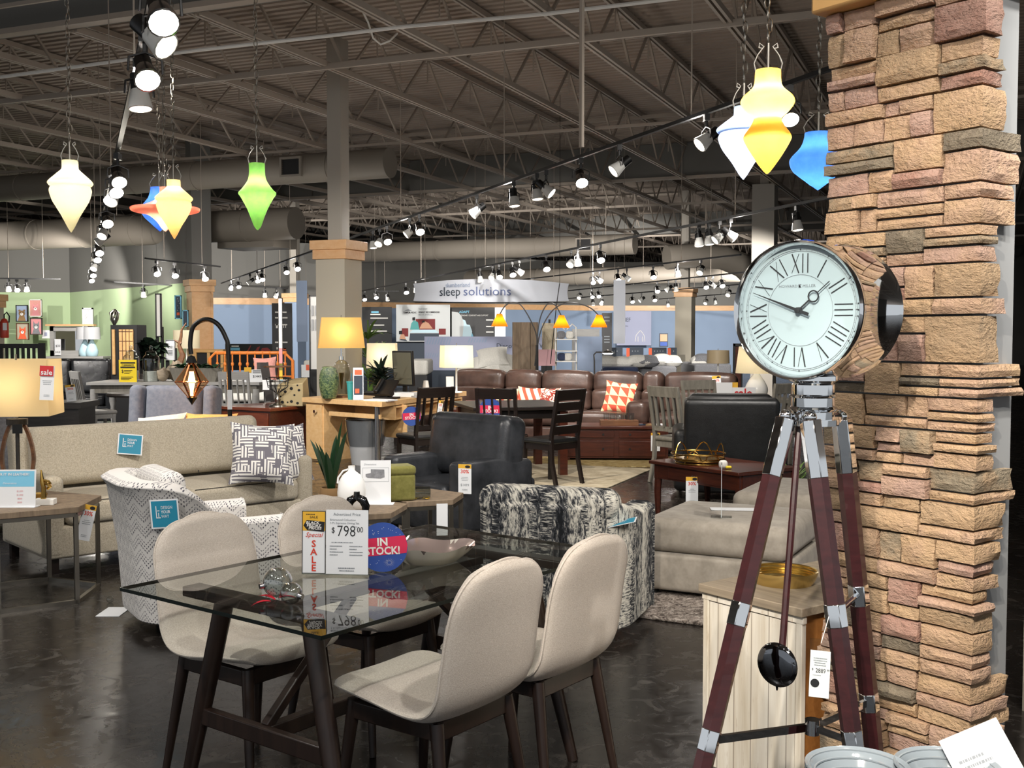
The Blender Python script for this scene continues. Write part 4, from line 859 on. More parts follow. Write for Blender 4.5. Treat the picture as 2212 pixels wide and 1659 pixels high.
# ---------------------------------------------------------------- soft seating
def tub_chair(name, label, mat, c, f, w, d, ha, hb, th, roll=0, flare=0):
    t = thing(name, label, 'armchair', (c[0], c[1], 0), facing(*f))
    path = []; a, b = w / 2 - th / 2, d / 2 - th / 2; rc = min(a, b) * .55; NS = 14
    P_ = [(-a, -b)] + [(-a, -b + (2 * b - rc) * i / 8) for i in range(1, 9)]
    P_ += [(-a + rc - rc * math.cos(PI / 2 * i / 6), b - rc + rc * math.sin(PI / 2 * i / 6)) for i in range(1, 7)]
    P_ += [(-a + rc + (2 * a - 2 * rc) * i / 8, b) for i in range(1, 8)]
    P_ += [(-x, y) for x, y in P_[14::-1]]
    n = len(P_); vs = []; fs = []; k = 0
    for i, (x, y) in enumerate(P_):
        x0, y0 = P_[max(i - 1, 0)]; x1, y1 = P_[min(i + 1, n - 1)]; tg = V((x1 - x0, y1 - y0)).normalized(); nn = V((-tg.y, tg.x))
        s = max(0, min(1, (y + b * .15) / (b * .95))); s = s * s * (3 - 2 * s); h = ha + (hb - ha) * s; fl = flare * s
        sec = [(th / 2, .07), (th / 2 + .3 * fl, h * .5), (th / 2 + fl, h - .06), (th / 2 + fl + roll * s, h - .02), (th / 2 * .6 + fl + roll * s * .6, h), (-th / 2 * .4 + fl * .8, h), (-th / 2 + fl * .6, h - .03), (-th / 2, h - .14), (-th / 2, .3), (-th / 2, .07)]
        k = len(sec)
        for o, z in sec: vs.append(V((x + nn.x * o, y + nn.y * o, z)))
    for i in range(n - 1):
        for j in range(k): fs.append((i * k + j, i * k + (j + 1) % k, (i + 1) * k + (j + 1) % k, (i + 1) * k + j))
    fs.append(list(range(k))); fs.append([(n - 1) * k + j for j in range(k)][::-1])
    m = MB(); m.add(vs, fs); obj('shell', m, mat, t, angle=50, bevel=.006)
    m = MB(); m.rbox((0, -.04, .2), (w - 2 * th + .01, d - th - .02, .26), .02); obj('base', m, mat, t)
    m = MB(); m.rbox((0, -.05, .41), (w - 2 * th - .01, d - th - .04, .15), .05, 3, fn=lambda p: V((p.x, p.y, p.z * (1.15 - .5 * (p.x / w * 1.3) ** 2)))); obj('seat_cushion', m, mat, t)
    m = MB(); m.rbox((0, d / 2 - th - .06, (hb + .46) / 2 + .01), (w - 2 * th - .02, .15, hb - .42), .06, 3, rot=MX.Rotation(-.12, 3, 'X')); obj('back_cushion', m, mat, t)
    m = MB(); m.lathe([(0, .0), (w * .32, .0), (w * .32, .07), (0, .07)], 24); obj('swivel_base', m, 'black_matte', t)
    return t
z_ch = tub_chair('swivel_armchair', 'white swivel armchair woven in a grey zigzag pattern, back turned, beside the hexagonal end table', 'zigzag_weave', (-1.68, 6.0), (.85, .53), .78, .78, .58, .80, .12, .03, .075)
b_ch = tub_chair('swivel_armchair', 'black and white abstract patterned armchair seen from behind, next to the shag rug', 'abstract_weave', (.28, 5.86), (.35, .94), .82, .78, .63, .70, .17, .0, .0)
m = MB(); m.rbox((0, .26, .69), (.74, .2, .16), .075, 4); obj('head_roll', m, 'abstract_weave', b_ch)
def arm_sofa(name, label, cat, mat, c, f, w, d, hb, ha, aw, hs, nseat=1, nback=1, leg='black_wood', bt=.2, lean=.14, skirt=.1, group=None, fb=0):
    t = thing(name, label, cat, (c[0], c[1], 0), facing(*f), group)
    m = MB(); m.rbox((0, 0, (hs - .15 + skirt) / 2), (w - .02, d - .02, hs - .15 - skirt), .02); obj('base', m, mat, t)
    for sx in (-1, 1):
        if aw > 0: m = MB(); m.rbox((sx * (w / 2 - aw / 2), -.02, (ha + skirt) / 2), (aw, d - .05, ha - skirt), .045, 3, m=3, fn=lambda p: V((p.x, p.y, p.z - (.03 if p.z > 0 and p.y > 0 else 0)))); obj('armrest', m, mat, t)
        for sy in (-1, 1): m = MB(); m.box((sx * (w / 2 - .07), sy * (d / 2 - .07), skirt / 2 + .01), (.05, .05, skirt + .02)); obj('leg', m, leg, t)
    iw = w - 2 * aw
    if not fb: m = MB(); m.rbox((0, d / 2 - bt / 2, (hb + skirt + .1) / 2), (iw + aw * 1.2, bt, hb - skirt - .1), .06, 3, m=4, rot=MX.Rotation(-lean * .6, 3, 'X')); obj('backrest', m, mat, t)
    else: m = MB(); m.rbox((0, d / 2 - .1, (hs + skirt) / 2), (w - .02, .18, hs - skirt), .03); obj('rear_panel', m, mat, t)
    for i in range(nseat):
        x = -iw / 2 + iw * (i + .5) / nseat; m = MB()
        m.rbox((x, -bt / 2 - .02, hs - .075), (iw / nseat - .008, d - bt - .02, .16), .045, 3, m=4, fn=lambda p: V((p.x, p.y, p.z + (.022 * (1 - (2 * p.x / (iw / nseat)) ** 2) * (1 - (2 * p.y / (d - bt)) ** 2) if p.z > 0 else 0)))); obj('seat_cushion', m, mat, t)
    for i in range(nback):
        x = -iw / 2 + iw * (i + .5) / nback; bw = fb or iw / nback; m = MB()
        m.rbox((x, d / 2 - bt - .04, (hs + hb) / 2 + .02), (bw - .004, .16 if not fb else .27, hb - hs - .02 + (.06 if fb else 0)), .06 if not fb else .08, 3, m=4, rot=MX.Rotation(-lean, 3, 'X')); obj('back_cushion', m, mat, t)
    return t
arm_sofa('leather_armchair', 'charcoal black leather armchair with channelled back, beside the olive storage box', 'armchair', 'charcoal_leather', (-.40, 8.45), (-.66, -.75), .86, .84, .88, .62, .16, .44, 1, 1, fb=.84)
la = bpy.data.objects['leather_armchair']
for x_ in (-.1, .1): m = MB(); m.tube([(x_, .045, .5), (x_, .068, .62), (x_, .094, .78), (x_ * .98, .125, .88)], .004, 5); obj('back_seam', m, 'black_leather', la)
FL, FR = V((-2.95, 6.98)), V((-1.48, 8.3)); dd = (FR - FL).normalized(); ff = V((dd.y, -dd.x)); cc = (FL + FR) / 2 - ff * .45
sofa = arm_sofa('sofa', 'cream tweed three seat sofa with maze print pillow and teal card', 'sofa', 'cream_tweed', cc, ff, (FR - FL).length, .9, .89, .63, .13, .46, 2, 1, bt=.2, lean=.2)
Lw = (FR - FL).length
for i in (0, 1):                              # welted cushion fronts
    xa, xb = -Lw / 2 + .14 + i * (Lw / 2 - .14), (i) * (Lw / 2 - .14) - .008; m = MB(); yf = -.475 + .02
    m.tube([(xa + .03, yf + .012, .456), (xb - .03, yf + .012, .456)], .005, 5); m.tube([(xa + .03, yf + .01, .318), (xb - .03, yf + .01, .318)], .005, 5); obj('welt', m, 'dark_seam', sofa)
for x_ in (-.33, .33): m = MB(); m.tube([(x_, .115, .5), (x_, .128, .62), (x_, .158, .78), (x_, .2, .88)], .004, 5); obj('back_seam', m, 'dark_seam', sofa)
def on(par, x, y, z): return par.matrix_basis @ V((x, y, z))
bpy.context.view_layer.update()
def cushion(label, mat, loc, f, w, th=.14, tilt=-.3, roll=0, grp=None):
    t = obj('throw_pillow', MB().pillow(w, w, th, None), mat, angle=80); t.matrix_world = frame(loc, f[0], f[1], tilt, roll); return tag(t, label, 'pillow', grp)
cushion('grey and white maze print throw pillow in the corner of the cream sofa', 'maze_print', D(566, 980, 7.95), (.3, -.95), .46, .16, -.32, -.06)
cushion('second maze print pillow, its edge peeking out behind the front one', 'maze_print', D(608, 985, 8.25), (.55, -.83), .44, .13, -.25, .1)
cushion('mustard yellow throw pillow peeking over the cream sofa back', 'mustard', (-2.70, 9.74, .67), (-.1, -1), .48, .12, -.85)
cushion('speckled white throw pillow beside the mustard one behind the cream sofa', 'white_linen', (-3.13, 9.76, .66), (-.1, -1), .46, .12, -.85, .12)
bc = arm_sofa('recliner', 'pale blue grey velvet recliner behind the cream sofa', 'armchair', 'blue_grey', (-3.22, 10.3), (-.15, -1), .86, .8, 1.04, .66, .16, .48, 1, 1, bt=.18)
for sx in (-1, 1): m = MB(); m.rbox((sx * .37, .2, .8), (.13, .22, .5), .06, 3, rot=MX.Rotation(-.12, 3, 'X')); obj('wing', m, 'blue_grey', bc)
arm_sofa('armchair', 'plain grey armchair at the edge behind the square lamp', 'armchair', 'grey_linen', (-4.47, 9.0), (.3, -.95), .86, .85, .9, .66, .18, .46, 1, 1)
arm_sofa('loveseat', 'black leather loveseat with twin headrests behind the square lamp', 'sofa', 'black_leather', (-7.35, 18.4), (.2, -1), 1.7, .9, 1.1, .7, .22, .5, 2, 2)
# ottoman sections with rug
def block_seat(name, label, mat, c, f, w, d, h, cat):
    t = thing(name, label, cat, (c[0], c[1], 0), facing(*f)); m = MB(); m.rbox((0, 0, .16), (w, d, .22), .03); obj('base', m, mat, t)
    m = MB(); m.rbox((0, 0, h - .1), (w + .005, d + .005, .2), .065, 4, m=4, fn=lambda p: V((p.x, p.y, p.z + (.012 * (1 - (2 * p.x / w) ** 2) * (1 - (2 * p.y / d) ** 2) if p.z > 0 else 0)))); obj('cushion', m, mat, t)
    for sx in (-1, 1):
        for sy in (-1, 1): m = MB(); m.box((sx * (w / 2 - .06), sy * (d / 2 - .06), .028), (.05, .05, .056)); obj('foot', m, 'black_matte', t)
    return t
block_seat('ottoman', 'large taupe upholstered ottoman carrying the acrylic sign stand', 'grey_velvet', (1.32, 6.62), (-.46, -.89), .86, .8, .47, 'ottoman')
block_seat('chaise_seat', 'taupe upholstered chaise section behind the large ottoman', 'grey_velvet', (2.08, 7.5), (-.46, -.89), .95, .9, .50, 'sofa section')
m = MB(); a = facing(-.46, -.89); 
m.box((0, 0, .012), (2.0, 2.3, .024)); o = obj('shag_rug', m, 'shag', bevel=.008); o.location = (1.72, 6.72, .0); o.rotation_euler = (0, 0, a); tag(o, 'grey shag rug under the large taupe ottoman', 'rug')
p = G(1558, 1118, .475); t = thing('sign_stand', 'acrylic sign stand seen edge-on upon the large taupe ottoman', 'sign', p); t.rotation_euler.z = -.185; m = MB(); m.box((0, 0, .003), (.12, .08, .004)); m.box((0, 0, .16), (.006, .13, .31)); obj('acrylic_stand', m, 'clear', t)
m = MB(); m.box((0, 0, .16), (.0025, .125, .30)); obj('paper_sheet', m, 'paper', t)
m = MB(); m.box((0, 0, .003), (.36, .1, .002)); o = obj('price_sheet', m, 'paper'); o.location = G(1600, 1101, .482); o.rotation_euler = (0, 0, -.1); tag(o, 'white price sheet lying flat on the large taupe ottoman', 'paper')
# ---------------------------------------------------------------- hexagonal tables
def hex_table(label, c, Rr, h, rz=0, st=1.0):
    t = thing('hexagonal_table', label, 'side table', (c[0], c[1], 0), rz); pg = [(Rr * math.cos(PI / 3 * i), Rr * st * math.sin(PI / 3 * i)) for i in range(6)]
    m = MB(); m.prism(pg, h - .035, h); obj('tabletop', m, 'driftwood', t, bevel=.003)
    q = [(x * .94, y * .94) for x, y in pg]; 
    for nm_, z in (('foot_ring', .012), ('top_ring', h - .047)):
        m = MB()
        for i in range(6): a, b = q[i], q[(i + 1) % 6]; m.bar((*a, z), (*b, z), .024, .024)
        obj(nm_, m, 'nickel', t)
    for x, y in q: m = MB(); m.box((x, y, h / 2 - .02), (.024, .024, h - .05)); obj('leg', m, 'nickel', t)
    return t
hex_table('hexagonal end table with driftwood top and metal frame under the square lamp', (-2.86, 6.47), .44, .56, .6)
hex_table('hexagonal driftwood table carrying the white vase and snake plant', (-.98, 6.66), .36, .5, .35)
hex_table('smaller hexagonal driftwood table carrying the olive storage box', (-.60, 7.14), .30, .5, .35)
# lamp with square shade
def drum(mb, w0, w1, d0, d1, z0, z1, rc=.0):
    vs = []; fs = []; n = 32
    for w, d, z in ((w0, d0, z0), (w1, d1, z1)):
        for i in range(n):
            a = 2 * PI * i / n; c, s = math.cos(a), math.sin(a); k = 1 / max(abs(c), abs(s)) if rc else 1; k = min(k, 1.395) if rc else 1
            vs.append((w / 2 * c * k, d / 2 * s * k, z))
    for i in range(n): fs.append((i, (i + 1) % n, n + (i + 1) % n, n + i))
    mb.add(vs, fs)
def lamp(label, p, mat, w0, w1, z0, z1, power, base, rc=0, d=None, col=(1, .78, .48), rz=0):
    t = thing('table_lamp', label, 'table lamp', p, rz); m = MB(); dk = d or 1; drum(m, w0, w1, w0 * dk, w1 * dk, z0, z1, rc); obj('lamp_shade', m, mat, t, angle=50)
    m = MB()
    for z, w in ((z0, w0), (z1, w1)):
        for sx in (-1, 1): m.bar((sx * w * .48, 0, z + (.004 if z == z0 else -.004)), (0, 0, z1 - .02 if z == z1 else z0 + .004), .004, .004)
    m.tube([(0, 0, z1 - .02), (0, 0, z1 + .03)], .006, 8); m.tube([(0, 0, z0 - .03), (0, 0, z1 - .02)], .008, 8); obj('shade_fitting', m, 'nickel', t)
    m = MB(); m.lathe([(.03 * math.sin(PI * i / 8), -.035 * math.cos(PI * i / 8)) for i in range(9)], 12, (0, 0, (z0 + z1) / 2)); obj('bulb', m, 'bulb_white' if power else 'white', t)
    base(t)
    if power: bulb_or_fill((0, 0, (z0 + z1) / 2), power, col, .03, t)
    return t
def oval_base(t):
    m = MB(); m.box((0, 0, .012), (.16, .16, .024)); m.tube([(0, 0, .02), (0, 0, .46)], .012, 8); m.lathe([(0, .44), (.06, .44), (.06, .475), (0, .475)], 16); obj('base', m, 'dark_brown', t)
    for sx in (-1, 1):
        m = MB(); pts = [(sx * .025, 0, .03), (sx * .07, 0, .12), (sx * .09, 0, .24), (sx * .07, 0, .36), (sx * .035, 0, .45)]
        for a, b in zip(catmull(pts, 4), catmull(pts, 4)[1:]): m.bar(a, b, .03, .018)
        obj('bentwood_arm', m, 'walnut', t)
    m = MB(); m.box((.02, -.07, .42), (.055, .01, .055)); obj('switch_plate', m, 'black', t)
lamp('table lamp with big square linen shade and bentwood arms on the hexagonal end table', D(40, 1052, 6.62), 'shade_linen', .46, .44, .50, .83, 9, oval_base, 1, .8, rz=.15)
bpy.data.objects['table_lamp'].location.z = .56
def price_tag(label, p, f, w, h, price='', hang=True, roll=0, big='30%', yellow=True, tilt=0, small=False):
    t = thing('price_tag', label, 'price tag', p); Mx = frame((0, 0, -h / 2), f[0], f[1], tilt, roll)
    m = MB(); m.box((0, 0, 0), (w, h, .0015)); mm = MB(); mm.add([Mx @ x for x in m.v], m.f); c = obj('tag_card', mm, 'paper', t)
    if yellow: m = MB(); m.quad(-w / 2, h * .36, w / 2, h / 2, .0012, Mx); obj('yellow_header', m, 'tag_yellow', t)
    if yellow: m = MB(); m.disc((w * .22, h * .42, .0018), w * .2, 16, Mx, h * .05); obj('black_ticket', m, 'ink', t)
    if big: m = MB(); m.text(big, h * .17, 0, h * .2, Mx, sx=w / h * 2.3, bold=.02, z=.0015); obj('lettering', m, 'red_ink', t)
    if not small:
        m = MB(); greek(m, Mx, -w * .35, h * .05, w * .7, h * .05, 3, int(p[0] * 100) % 97, 1); greek(m, Mx, -w * .35, -h * .36, w * .7, h * .04, 2, 4, 1)
        if price: m.text(price, h * .12, 0, -h * .24, Mx, sx=w / h * 2.2, z=.0015)
        obj('small_print', m, 'grey_ink', t)
    return t
price_tag('30 percent tag hanging from the edge of the hexagonal end table', surf(186, 1090, .012), (.25, -1), .075, .21, roll=-.22)
price_tag('30 percent tag hanging over the arm of the cream sofa', surf(690, 1000, .03), (.5, -.85), .085, .19, '$899', roll=-.04)
price_tag('30 percent 1499 dollar tag hanging over the black leather armchair arm', surf(1004, 1003, .07), (-.3, -.95), .098, .21, '$1499')
LS = surf(101, 790, .05)
price_tag('red sale tag hanging on the square linen lampshade', LS, (.35, -.93), .075, .2, big='sale', yellow=False, roll=-.06)
m = MB(); Mx = frame(LS + V((0, -.004, -.03)), .35, -.93, 0, -.06); m.quad(-.037, -.03, .037, .03, .001, Mx); o = obj('sale_header', m, 'sale_red', bpy.data.objects['price_tag.004']); o.matrix_parent_inverse = MX.Translation(-LS)
m = MB(); m.text('sale', .042, 0, -.022, Mx, bold=.015, z=.003); o2 = obj('lettering', m, 'paper', bpy.data.objects['price_tag.004']); o2.matrix_parent_inverse = MX.Translation(-LS)
def teal_card(label, p, f, w, h, tilt, roll):
    t = thing('fabric_card', label, 'card', p); Mx = frame((0, 0, 0), f[0], f[1], tilt, roll); m = MB(); m.box((0, 0, 0), (w, h, .002)); mm = MB(); mm.add([Mx @ x for x in m.v], m.f); obj('card', mm, 'paper', t)
    m = MB(); m.quad(-w * .45, -h * .45, w * .45, h * .45, .0015, Mx); obj('teal_panel', m, 'teal', t)
    m = MB()
    for i, s in enumerate(('DESIGN', 'YOUR', 'WAY')): m.text(s, h * .15, -w * .12, h * (.17 - .15 * i), Mx, 'LEFT', .82, .003, .02 if i == 1 else 0)
    m.quad(-w * .3, -h * .12, -w * .27, h * .28, .003, Mx); m.quad(-w * .3, -h * .14, -w * .14, -h * .11, .003, Mx); m.quad(-w * .22, -h * .1, -w * .19, h * .05, .003, Mx); m.quad(-w * .25, h * .1, -w * .17, h * .13, .003, Mx)
    for i in range(2): greek(m, Mx, -w * .25, -h * (.29 + .06 * i), w * .5, h * .05, 1, i)
    obj('lettering', m, 'paper', t); return t
teal_card('teal DESIGN YOUR WAY card pinned to the back of the zigzag armchair', surf(356, 1110, .03), (-.15, -1), .15, .145, .02, .07)
teal_card('teal DESIGN YOUR WAY card tilted on the back of the cream sofa', surf(281, 960, .035), (.4, -.9), .17, .15, -.3, -.12)
# items on the end table
p = D(20, 1086, 6.24); p.z = .56; t = thing('leather_sign', 'white and blue ORDER IT IN LEATHER! sign on the hexagonal end table', 'sign', p); w, h = .29, .21; Mx = frame((0, 0, .005), .05, -1, -.1); m = MB(); m.box((0, h / 2, 0), (w, h, .003)); mm = MB(); mm.add([Mx @ x for x in m.v], m.f); mm.box((0, .03, .003), (w, .08, .005)); obj('card', mm, 'paper', t)
m = MB(); m.quad(-w * .48, h * .54, w * .47, h * .96, .002, Mx); obj('blue_panel', m, 'sky_ink', t)
m = MB(); m.text('ORDER IT IN LEATHER!', .021, 0, h * .84, Mx, bold=.02, z=.004); greek(m, Mx, -.1, h * .79, .2, .006, 2, 3, 1); m.text('Dimensions', .016, .0, h * .61, Mx, z=.004, shear=.3); obj('lettering', m, 'paper', t)
m = MB()
for i, s in enumerate(('$1,000', '$1,000', '$800', '$500')): m.text(s, .013, w * .2, h * (.4 - .1 * i), Mx, z=.003); greek(m, Mx, -.1, h * (.42 - .1 * i), .12, .01, 1, i)
obj('price_lines', m, 'pink_ink', t)
p = D(98, 1084, 6.36); p.z = .56; t = thing('hand_sculpture', 'brass entwined hands sculpture on a white block, on the hexagonal end table', 'sculpture', p, .1); m = MB(); m.box((0, 0, .017), (.11, .07, .034)); obj('block_base', m, 'white', t, bevel=.003)
m = MB(); m.tube([(-.01, 0, .03), (-.008, 0, .1), (-.015, 0, .13), (-.02, 0, .2)], [.016, .013, .014, .004], 8); m.tube([(.0, 0, .125), (.02, -.012, .118), (.03, 0, .105), (.01, .01, .09)], .009, 6); m.tube([(-.006, 0, .14), (.024, -.012, .135), (.03, 0, .12)], .008, 6); obj('hands', m, 'brass', t)
p = D(86, 1062, 6.6); p.z = .56; m = MB(); m.lathe([(.0, 0), (.035, 0), (.045, .03), (.042, .03), (.033, .006), (0, .006)], 20); o = obj('small_bowl', m, 'brass'); o.location = p; tag(o, 'small tan bowl behind the brass hands sculpture', 'bowl')
# items on the hexagonal coffee tables
p = G(760, 1098, .5); t = thing('vase', 'tall white jug vase with tiny handle on the hexagonal driftwood table', 'vase', p); m = MB(); m.lathe([(0, 0), (.07, 0), (.083, .02), (.086, .1), (.078, .16), (.055, .2), (.026, .222), (.02, .23), (.021, .255), (.015, .255), (.014, .22), (0, .2)], 32); obj('vase_body', m, 'ceramic_white', t)
m = MB(); m.tube([(-.02, 0, .235), (-.05, 0, .225), (-.08, 0, .185), (-.084, 0, .15)], .006, 6); obj('handle', m, 'ceramic_white', t)
p = G(771, 1112, .5); t = thing('vase', 'glossy black twin-armed vase in front of the white jug vase', 'vase', p); m = MB(); m.tube([(0, 0, .135), (0, 0, .09)], [.017, .02], 12)
for sx in (-1, 1): m.tube([(sx * .008, 0, .1), (sx * .035, 0, .085), (sx * .052, 0, .05), (sx * .048, 0, .0)], [.02, .026, .024, .018], 12)
obj('vase_body', m, 'ceramic_black', t)
p = G(812, 1088, .5); t = thing('sign_holder', 'acrylic sign with a grey sofa picture on the hexagonal driftwood table', 'sign', p); w, h = .185, .262; Mx = frame((0, 0, .004), .1, -1, -.06); m = MB(); m.box((0, h / 2, 0), (w, h, .003)); mm = MB(); mm.add([Mx @ x for x in m.v], m.f); mm.box((.02, -.02, .003), (w, .08, .004)); obj('sheet', mm, 'paper', t)
m = MB()
for q in ((-.08, .245 - .03, .08, .247 - .03), (-.08, .13, .08, .1315), (-.08, .13, -.0785, .217), (.0785, .13, .08, .217)): m.quad(*q, .002, Mx)
m.text('Dimensions', .016, -.035, .232, Mx, shear=.3, z=.002); greek(m, Mx, -.075, .115, .15, .007, 2, 3); greek(m, Mx, -.06, .085, .12, .013, 5, 6, 1); obj('small_print', m, 'grey_ink', t)
m = MB()
for pg in ([(-.062, .165), (-.062, .178), (-.03, .185), (-.03, .208), (.052, .205), (.054, .158), (.03, .15), (-.05, .155)],): m.add([Mx @ V((x, y, .0025)) for x, y in pg], [list(range(len(pg)))[::-1]])
obj('sofa_picture', m, 'grey_linen', t)
p = G(868, 1082, .5); t = thing('storage_box', 'olive green fabric storage box with soft lid on the smaller hexagonal table', 'box', p, .35); m = MB(); m.rbox((0, .06, .085), (.17, .17, .17), .02); obj('box_body', m, 'olive', t)
m = MB(); m.rbox((0, .06, .19), (.178, .178, .06), .022); obj('lid', m, 'olive', t)
p = G(906, 1078, .5); t = thing('tumbler', 'clear tumbler on its side spilling gold flakes on the smaller hexagonal table', 'glass', p); m = MB(); q = V((-1, -.15, .0)).to_track_quat('Z', 'Y').to_matrix(); m.lathe([(0, -.06), (.034, -.06), (.042, .07), (.040, .07), (.032, -.055), (0, -.055)], 24, (.01, 0, .043), q); obj('glass_wall', m, 'jar_glass', t)
m = MB()
for i in range(60): c = V((R.uniform(-.1, .06), R.uniform(-.03, .03), .004 + R.uniform(0, .006))); m.box(c, (.012, .01, .0015), R.uniform(0, 3))
o = obj('gold_flakes', m, 'gold_flake'); o.location = p; tag(o, 'gold flakes spilling from the tipped clear tumbler', 'flakes'); o['kind'] = 'stuff'
p = G(716, 1082, .5); t = thing('snake_plant', 'snake plant with upright dark leaves in a woven pot on the hexagonal table', 'plant', p); m = MB(); m.lathe([(0, 0), (.06, 0), (.075, .04), (.07, .085), (.06, .085), (.06, .06), (0, .06)], 20); obj('woven_pot', m, 'burlap', t)
for a, tl, L in ((-.9, .42, .42), (-.2, .12, .46), (.5, .2, .38), (1.4, .3, .36), (2.4, .55, .36), (3.1, .25, .33), (4.2, .35, .32), (5.2, .2, .3), (-1.6, .8, .3)):
    m = MB(); m.leaf((.02 * math.cos(a), .02 * math.sin(a), .06), (math.cos(a) * tl, math.sin(a) * tl * .6, 1), L, .05, .02, 8, .35); obj('leaf', m, 'leaf_green', t)
# ---------------------------------------------------------------- arc lantern floor lamp
b0 = D(497, 920, 9.6); t = thing('floor_lamp', 'dark arched floor lamp with a glowing diamond shaped copper lantern', 'floor lamp', (b0.x, b0.y, 0)); O = V((b0.x, b0.y, 0))
pts = [(0, 0, .02), (0, 0, .8), D(493, 760, 9.6) - O, D(488, 730, 9.6) - O, D(470, 700, 9.6) - O, D(444, 690, 9.6) - O, D(418, 705, 9.6) - O, D(411, 740, 9.6) - O, D(413, 765, 9.6) - O]
m = MB(); m.tube(catmull([tuple(x) for x in pts], 5), .02, 10); obj('arched_pole', m, 'black_metal', t); m = MB(); m.lathe([(0, 0), (.14, 0), (.14, .025), (0, .025)], 28); obj('base', m, 'black_metal', t)
lc = D(414, 822, 9.6) - O; hw = .14; zt_ = D(414, 775, 9.6).z; zm = D(414, 825, 9.6).z; zb_ = D(414, 868, 9.6).z; m = MB()
ring = [lc.xy.to_3d() + V((hw * math.cos(PI / 3 * i + .3), hw * math.sin(PI / 3 * i + .3), zm)) for i in range(6)]; tp = lc.xy.to_3d() + V((0, 0, zt_)); bt_ = lc.xy.to_3d() + V((0, 0, zb_))
for i in range(6): m.bar(ring[i], tp, .014, .006); m.bar(ring[i], bt_, .014, .006); m.bar(ring[i], ring[(i + 1) % 6], .012, .006)
obj('lantern_frame', m, 'copper', t); m = MB(); m.lathe([(0, .03), (.03, .02), (.05, -.035), (.0, -.035)], 6, tp); m.lathe([(0, -.03), (.05, .04), (0, .04)], 6, bt_); obj('lantern_cap', m, 'black_metal', t)
m = MB(); m.add([x * 1 for x in ring] + [tp, bt_], [(i, (i + 1) % 6, 6) for i in range(6)] + [((i + 1) % 6, i, 7) for i in range(6)]); obj('lantern_glass', m, 'amber_glass', t, angle=10)
c = lc.xy.to_3d() + V((0, 0, zm)); m = MB(); m.lathe([(.0, .09), (.018, .09), (.022, .06), (.03, .02), (.024, -.03), (.014, -.07), (.012, -.12), (0, -.12)], 12, c); obj('bulb', m, 'bulb_warm', t); bulb_or_fill(c, 22, (1, .62, .28), .04, t)

teal_card('teal card lying loose on the arm of the abstract patterned chair', surf(1345, 1128, .012), (-.2, -.9), .14, .11, -1.5, .25)
price_tag('white tag hanging from the smaller hexagonal table edge', surf(955, 1088, .03), (.2, -1), .07, .2, '', yellow=False, big='', small=True)
m = MB(); m.box((0, 0, .0015), (.13, .2, .003)); o = obj('floor_paper', m, 'paper'); o.location = G(246, 1322, 0); tag(o, 'white paper lying on the floor beside the zigzag armchair', 'paper')
m = MB(); m.lathe([(.02 * math.sin(PI * i / 8), .02 - .02 * math.cos(PI * i / 8)) for i in range(9)], 14); o = obj('glass_ornament', m, 'ball_glass'); o.location = G(238, 1302, 0); tag(o, 'tiny clear glass ball on the floor beside the zigzag armchair', 'ornament')
# ---------------------------------------------------------------- maple service desk and what stands on it
DZ = .76
pg = [(-2.56, 13.5), (-1.48, 12.6), (-.61, 14.9), (-1.22, 15.1), (-1.72, 13.85), (-2.2, 14.25)]
t = thing('service_desk', 'maple service desk with silver post legs in front of the painted column', 'desk', (-1.6, 13.6, 0)); o = V((-1.6, 13.6))
lc_ = lambda a: (a[0] + 1.6, a[1] - 13.6)
m = MB(); m.prism([lc_(a) for a in pg], DZ - .06, DZ); obj('desktop', m, 'maple_desk', t, bevel=.004)
e = V((1.08, -.9)).normalized(); ez = math.atan2(e.y, e.x); n_ = V((-e.y, e.x))
def dk(s, q): p = V((-2.56, 13.5)) + e * s + n_ * q - o; return p
m = MB(); p = dk(.2, .32); m.box((p.x, p.y, .35), (.32, .56, .7), ez); pd = obj('pedestal', m, 'maple_desk', t)
m = MB(); p = dk(.2, .03); m.box((p.x, p.y, .35), (.29, .02, .66), ez); dr = obj('door', m, 'maple_desk', pd)
m = MB(); p = dk(.25, .0); m.lathe([(0, .02), (.02, .02), (.022, .0), (.01, -.01)], 12, (p.x, p.y, .6), V((-n_.x, -n_.y, 0)).to_track_quat('Z', 'Y').to_matrix()); obj('knob', m, 'chrome', dr)
m = MB(); a, b = dk(.42, .08), dk(1.3, .08); m.bar((a.x, a.y, .58), (b.x, b.y, .58), .03, .05); a, b = dk(.42, .5), dk(1.3, .5); m.bar((a.x, a.y, .5), (b.x, b.y, .5), .02, .4); obj('modesty_panel', m, 'maple_desk', t)
g = V((.87, 2.3)).normalized(); q0 = V((-1.48, 12.6)) - o; h_ = V((-g.y, g.x))
m = MB()
for z in (.54, .68): a, b = q0 + g * .35 + h_ * .12, q0 + g * 2.3 + h_ * .12; m.bar((*a, z), (*b, z), .24, .02)
for s_ in (.35, .95, 1.6, 2.3): a = q0 + g * s_ + h_ * .12; m.box((a.x, a.y, .61), (.02, .24, .16), math.atan2(g.y, g.x))
obj('open_shelf', m, 'maple_desk', t)
for s_, qq in ((.12, .12), (2.3, .14)): a = q0 + g * s_ + h_ * qq; m = MB(); m.tube([(a.x, a.y, 0), (a.x, a.y, DZ - .06)], .034, 14); obj('leg', m, 'silver', t)
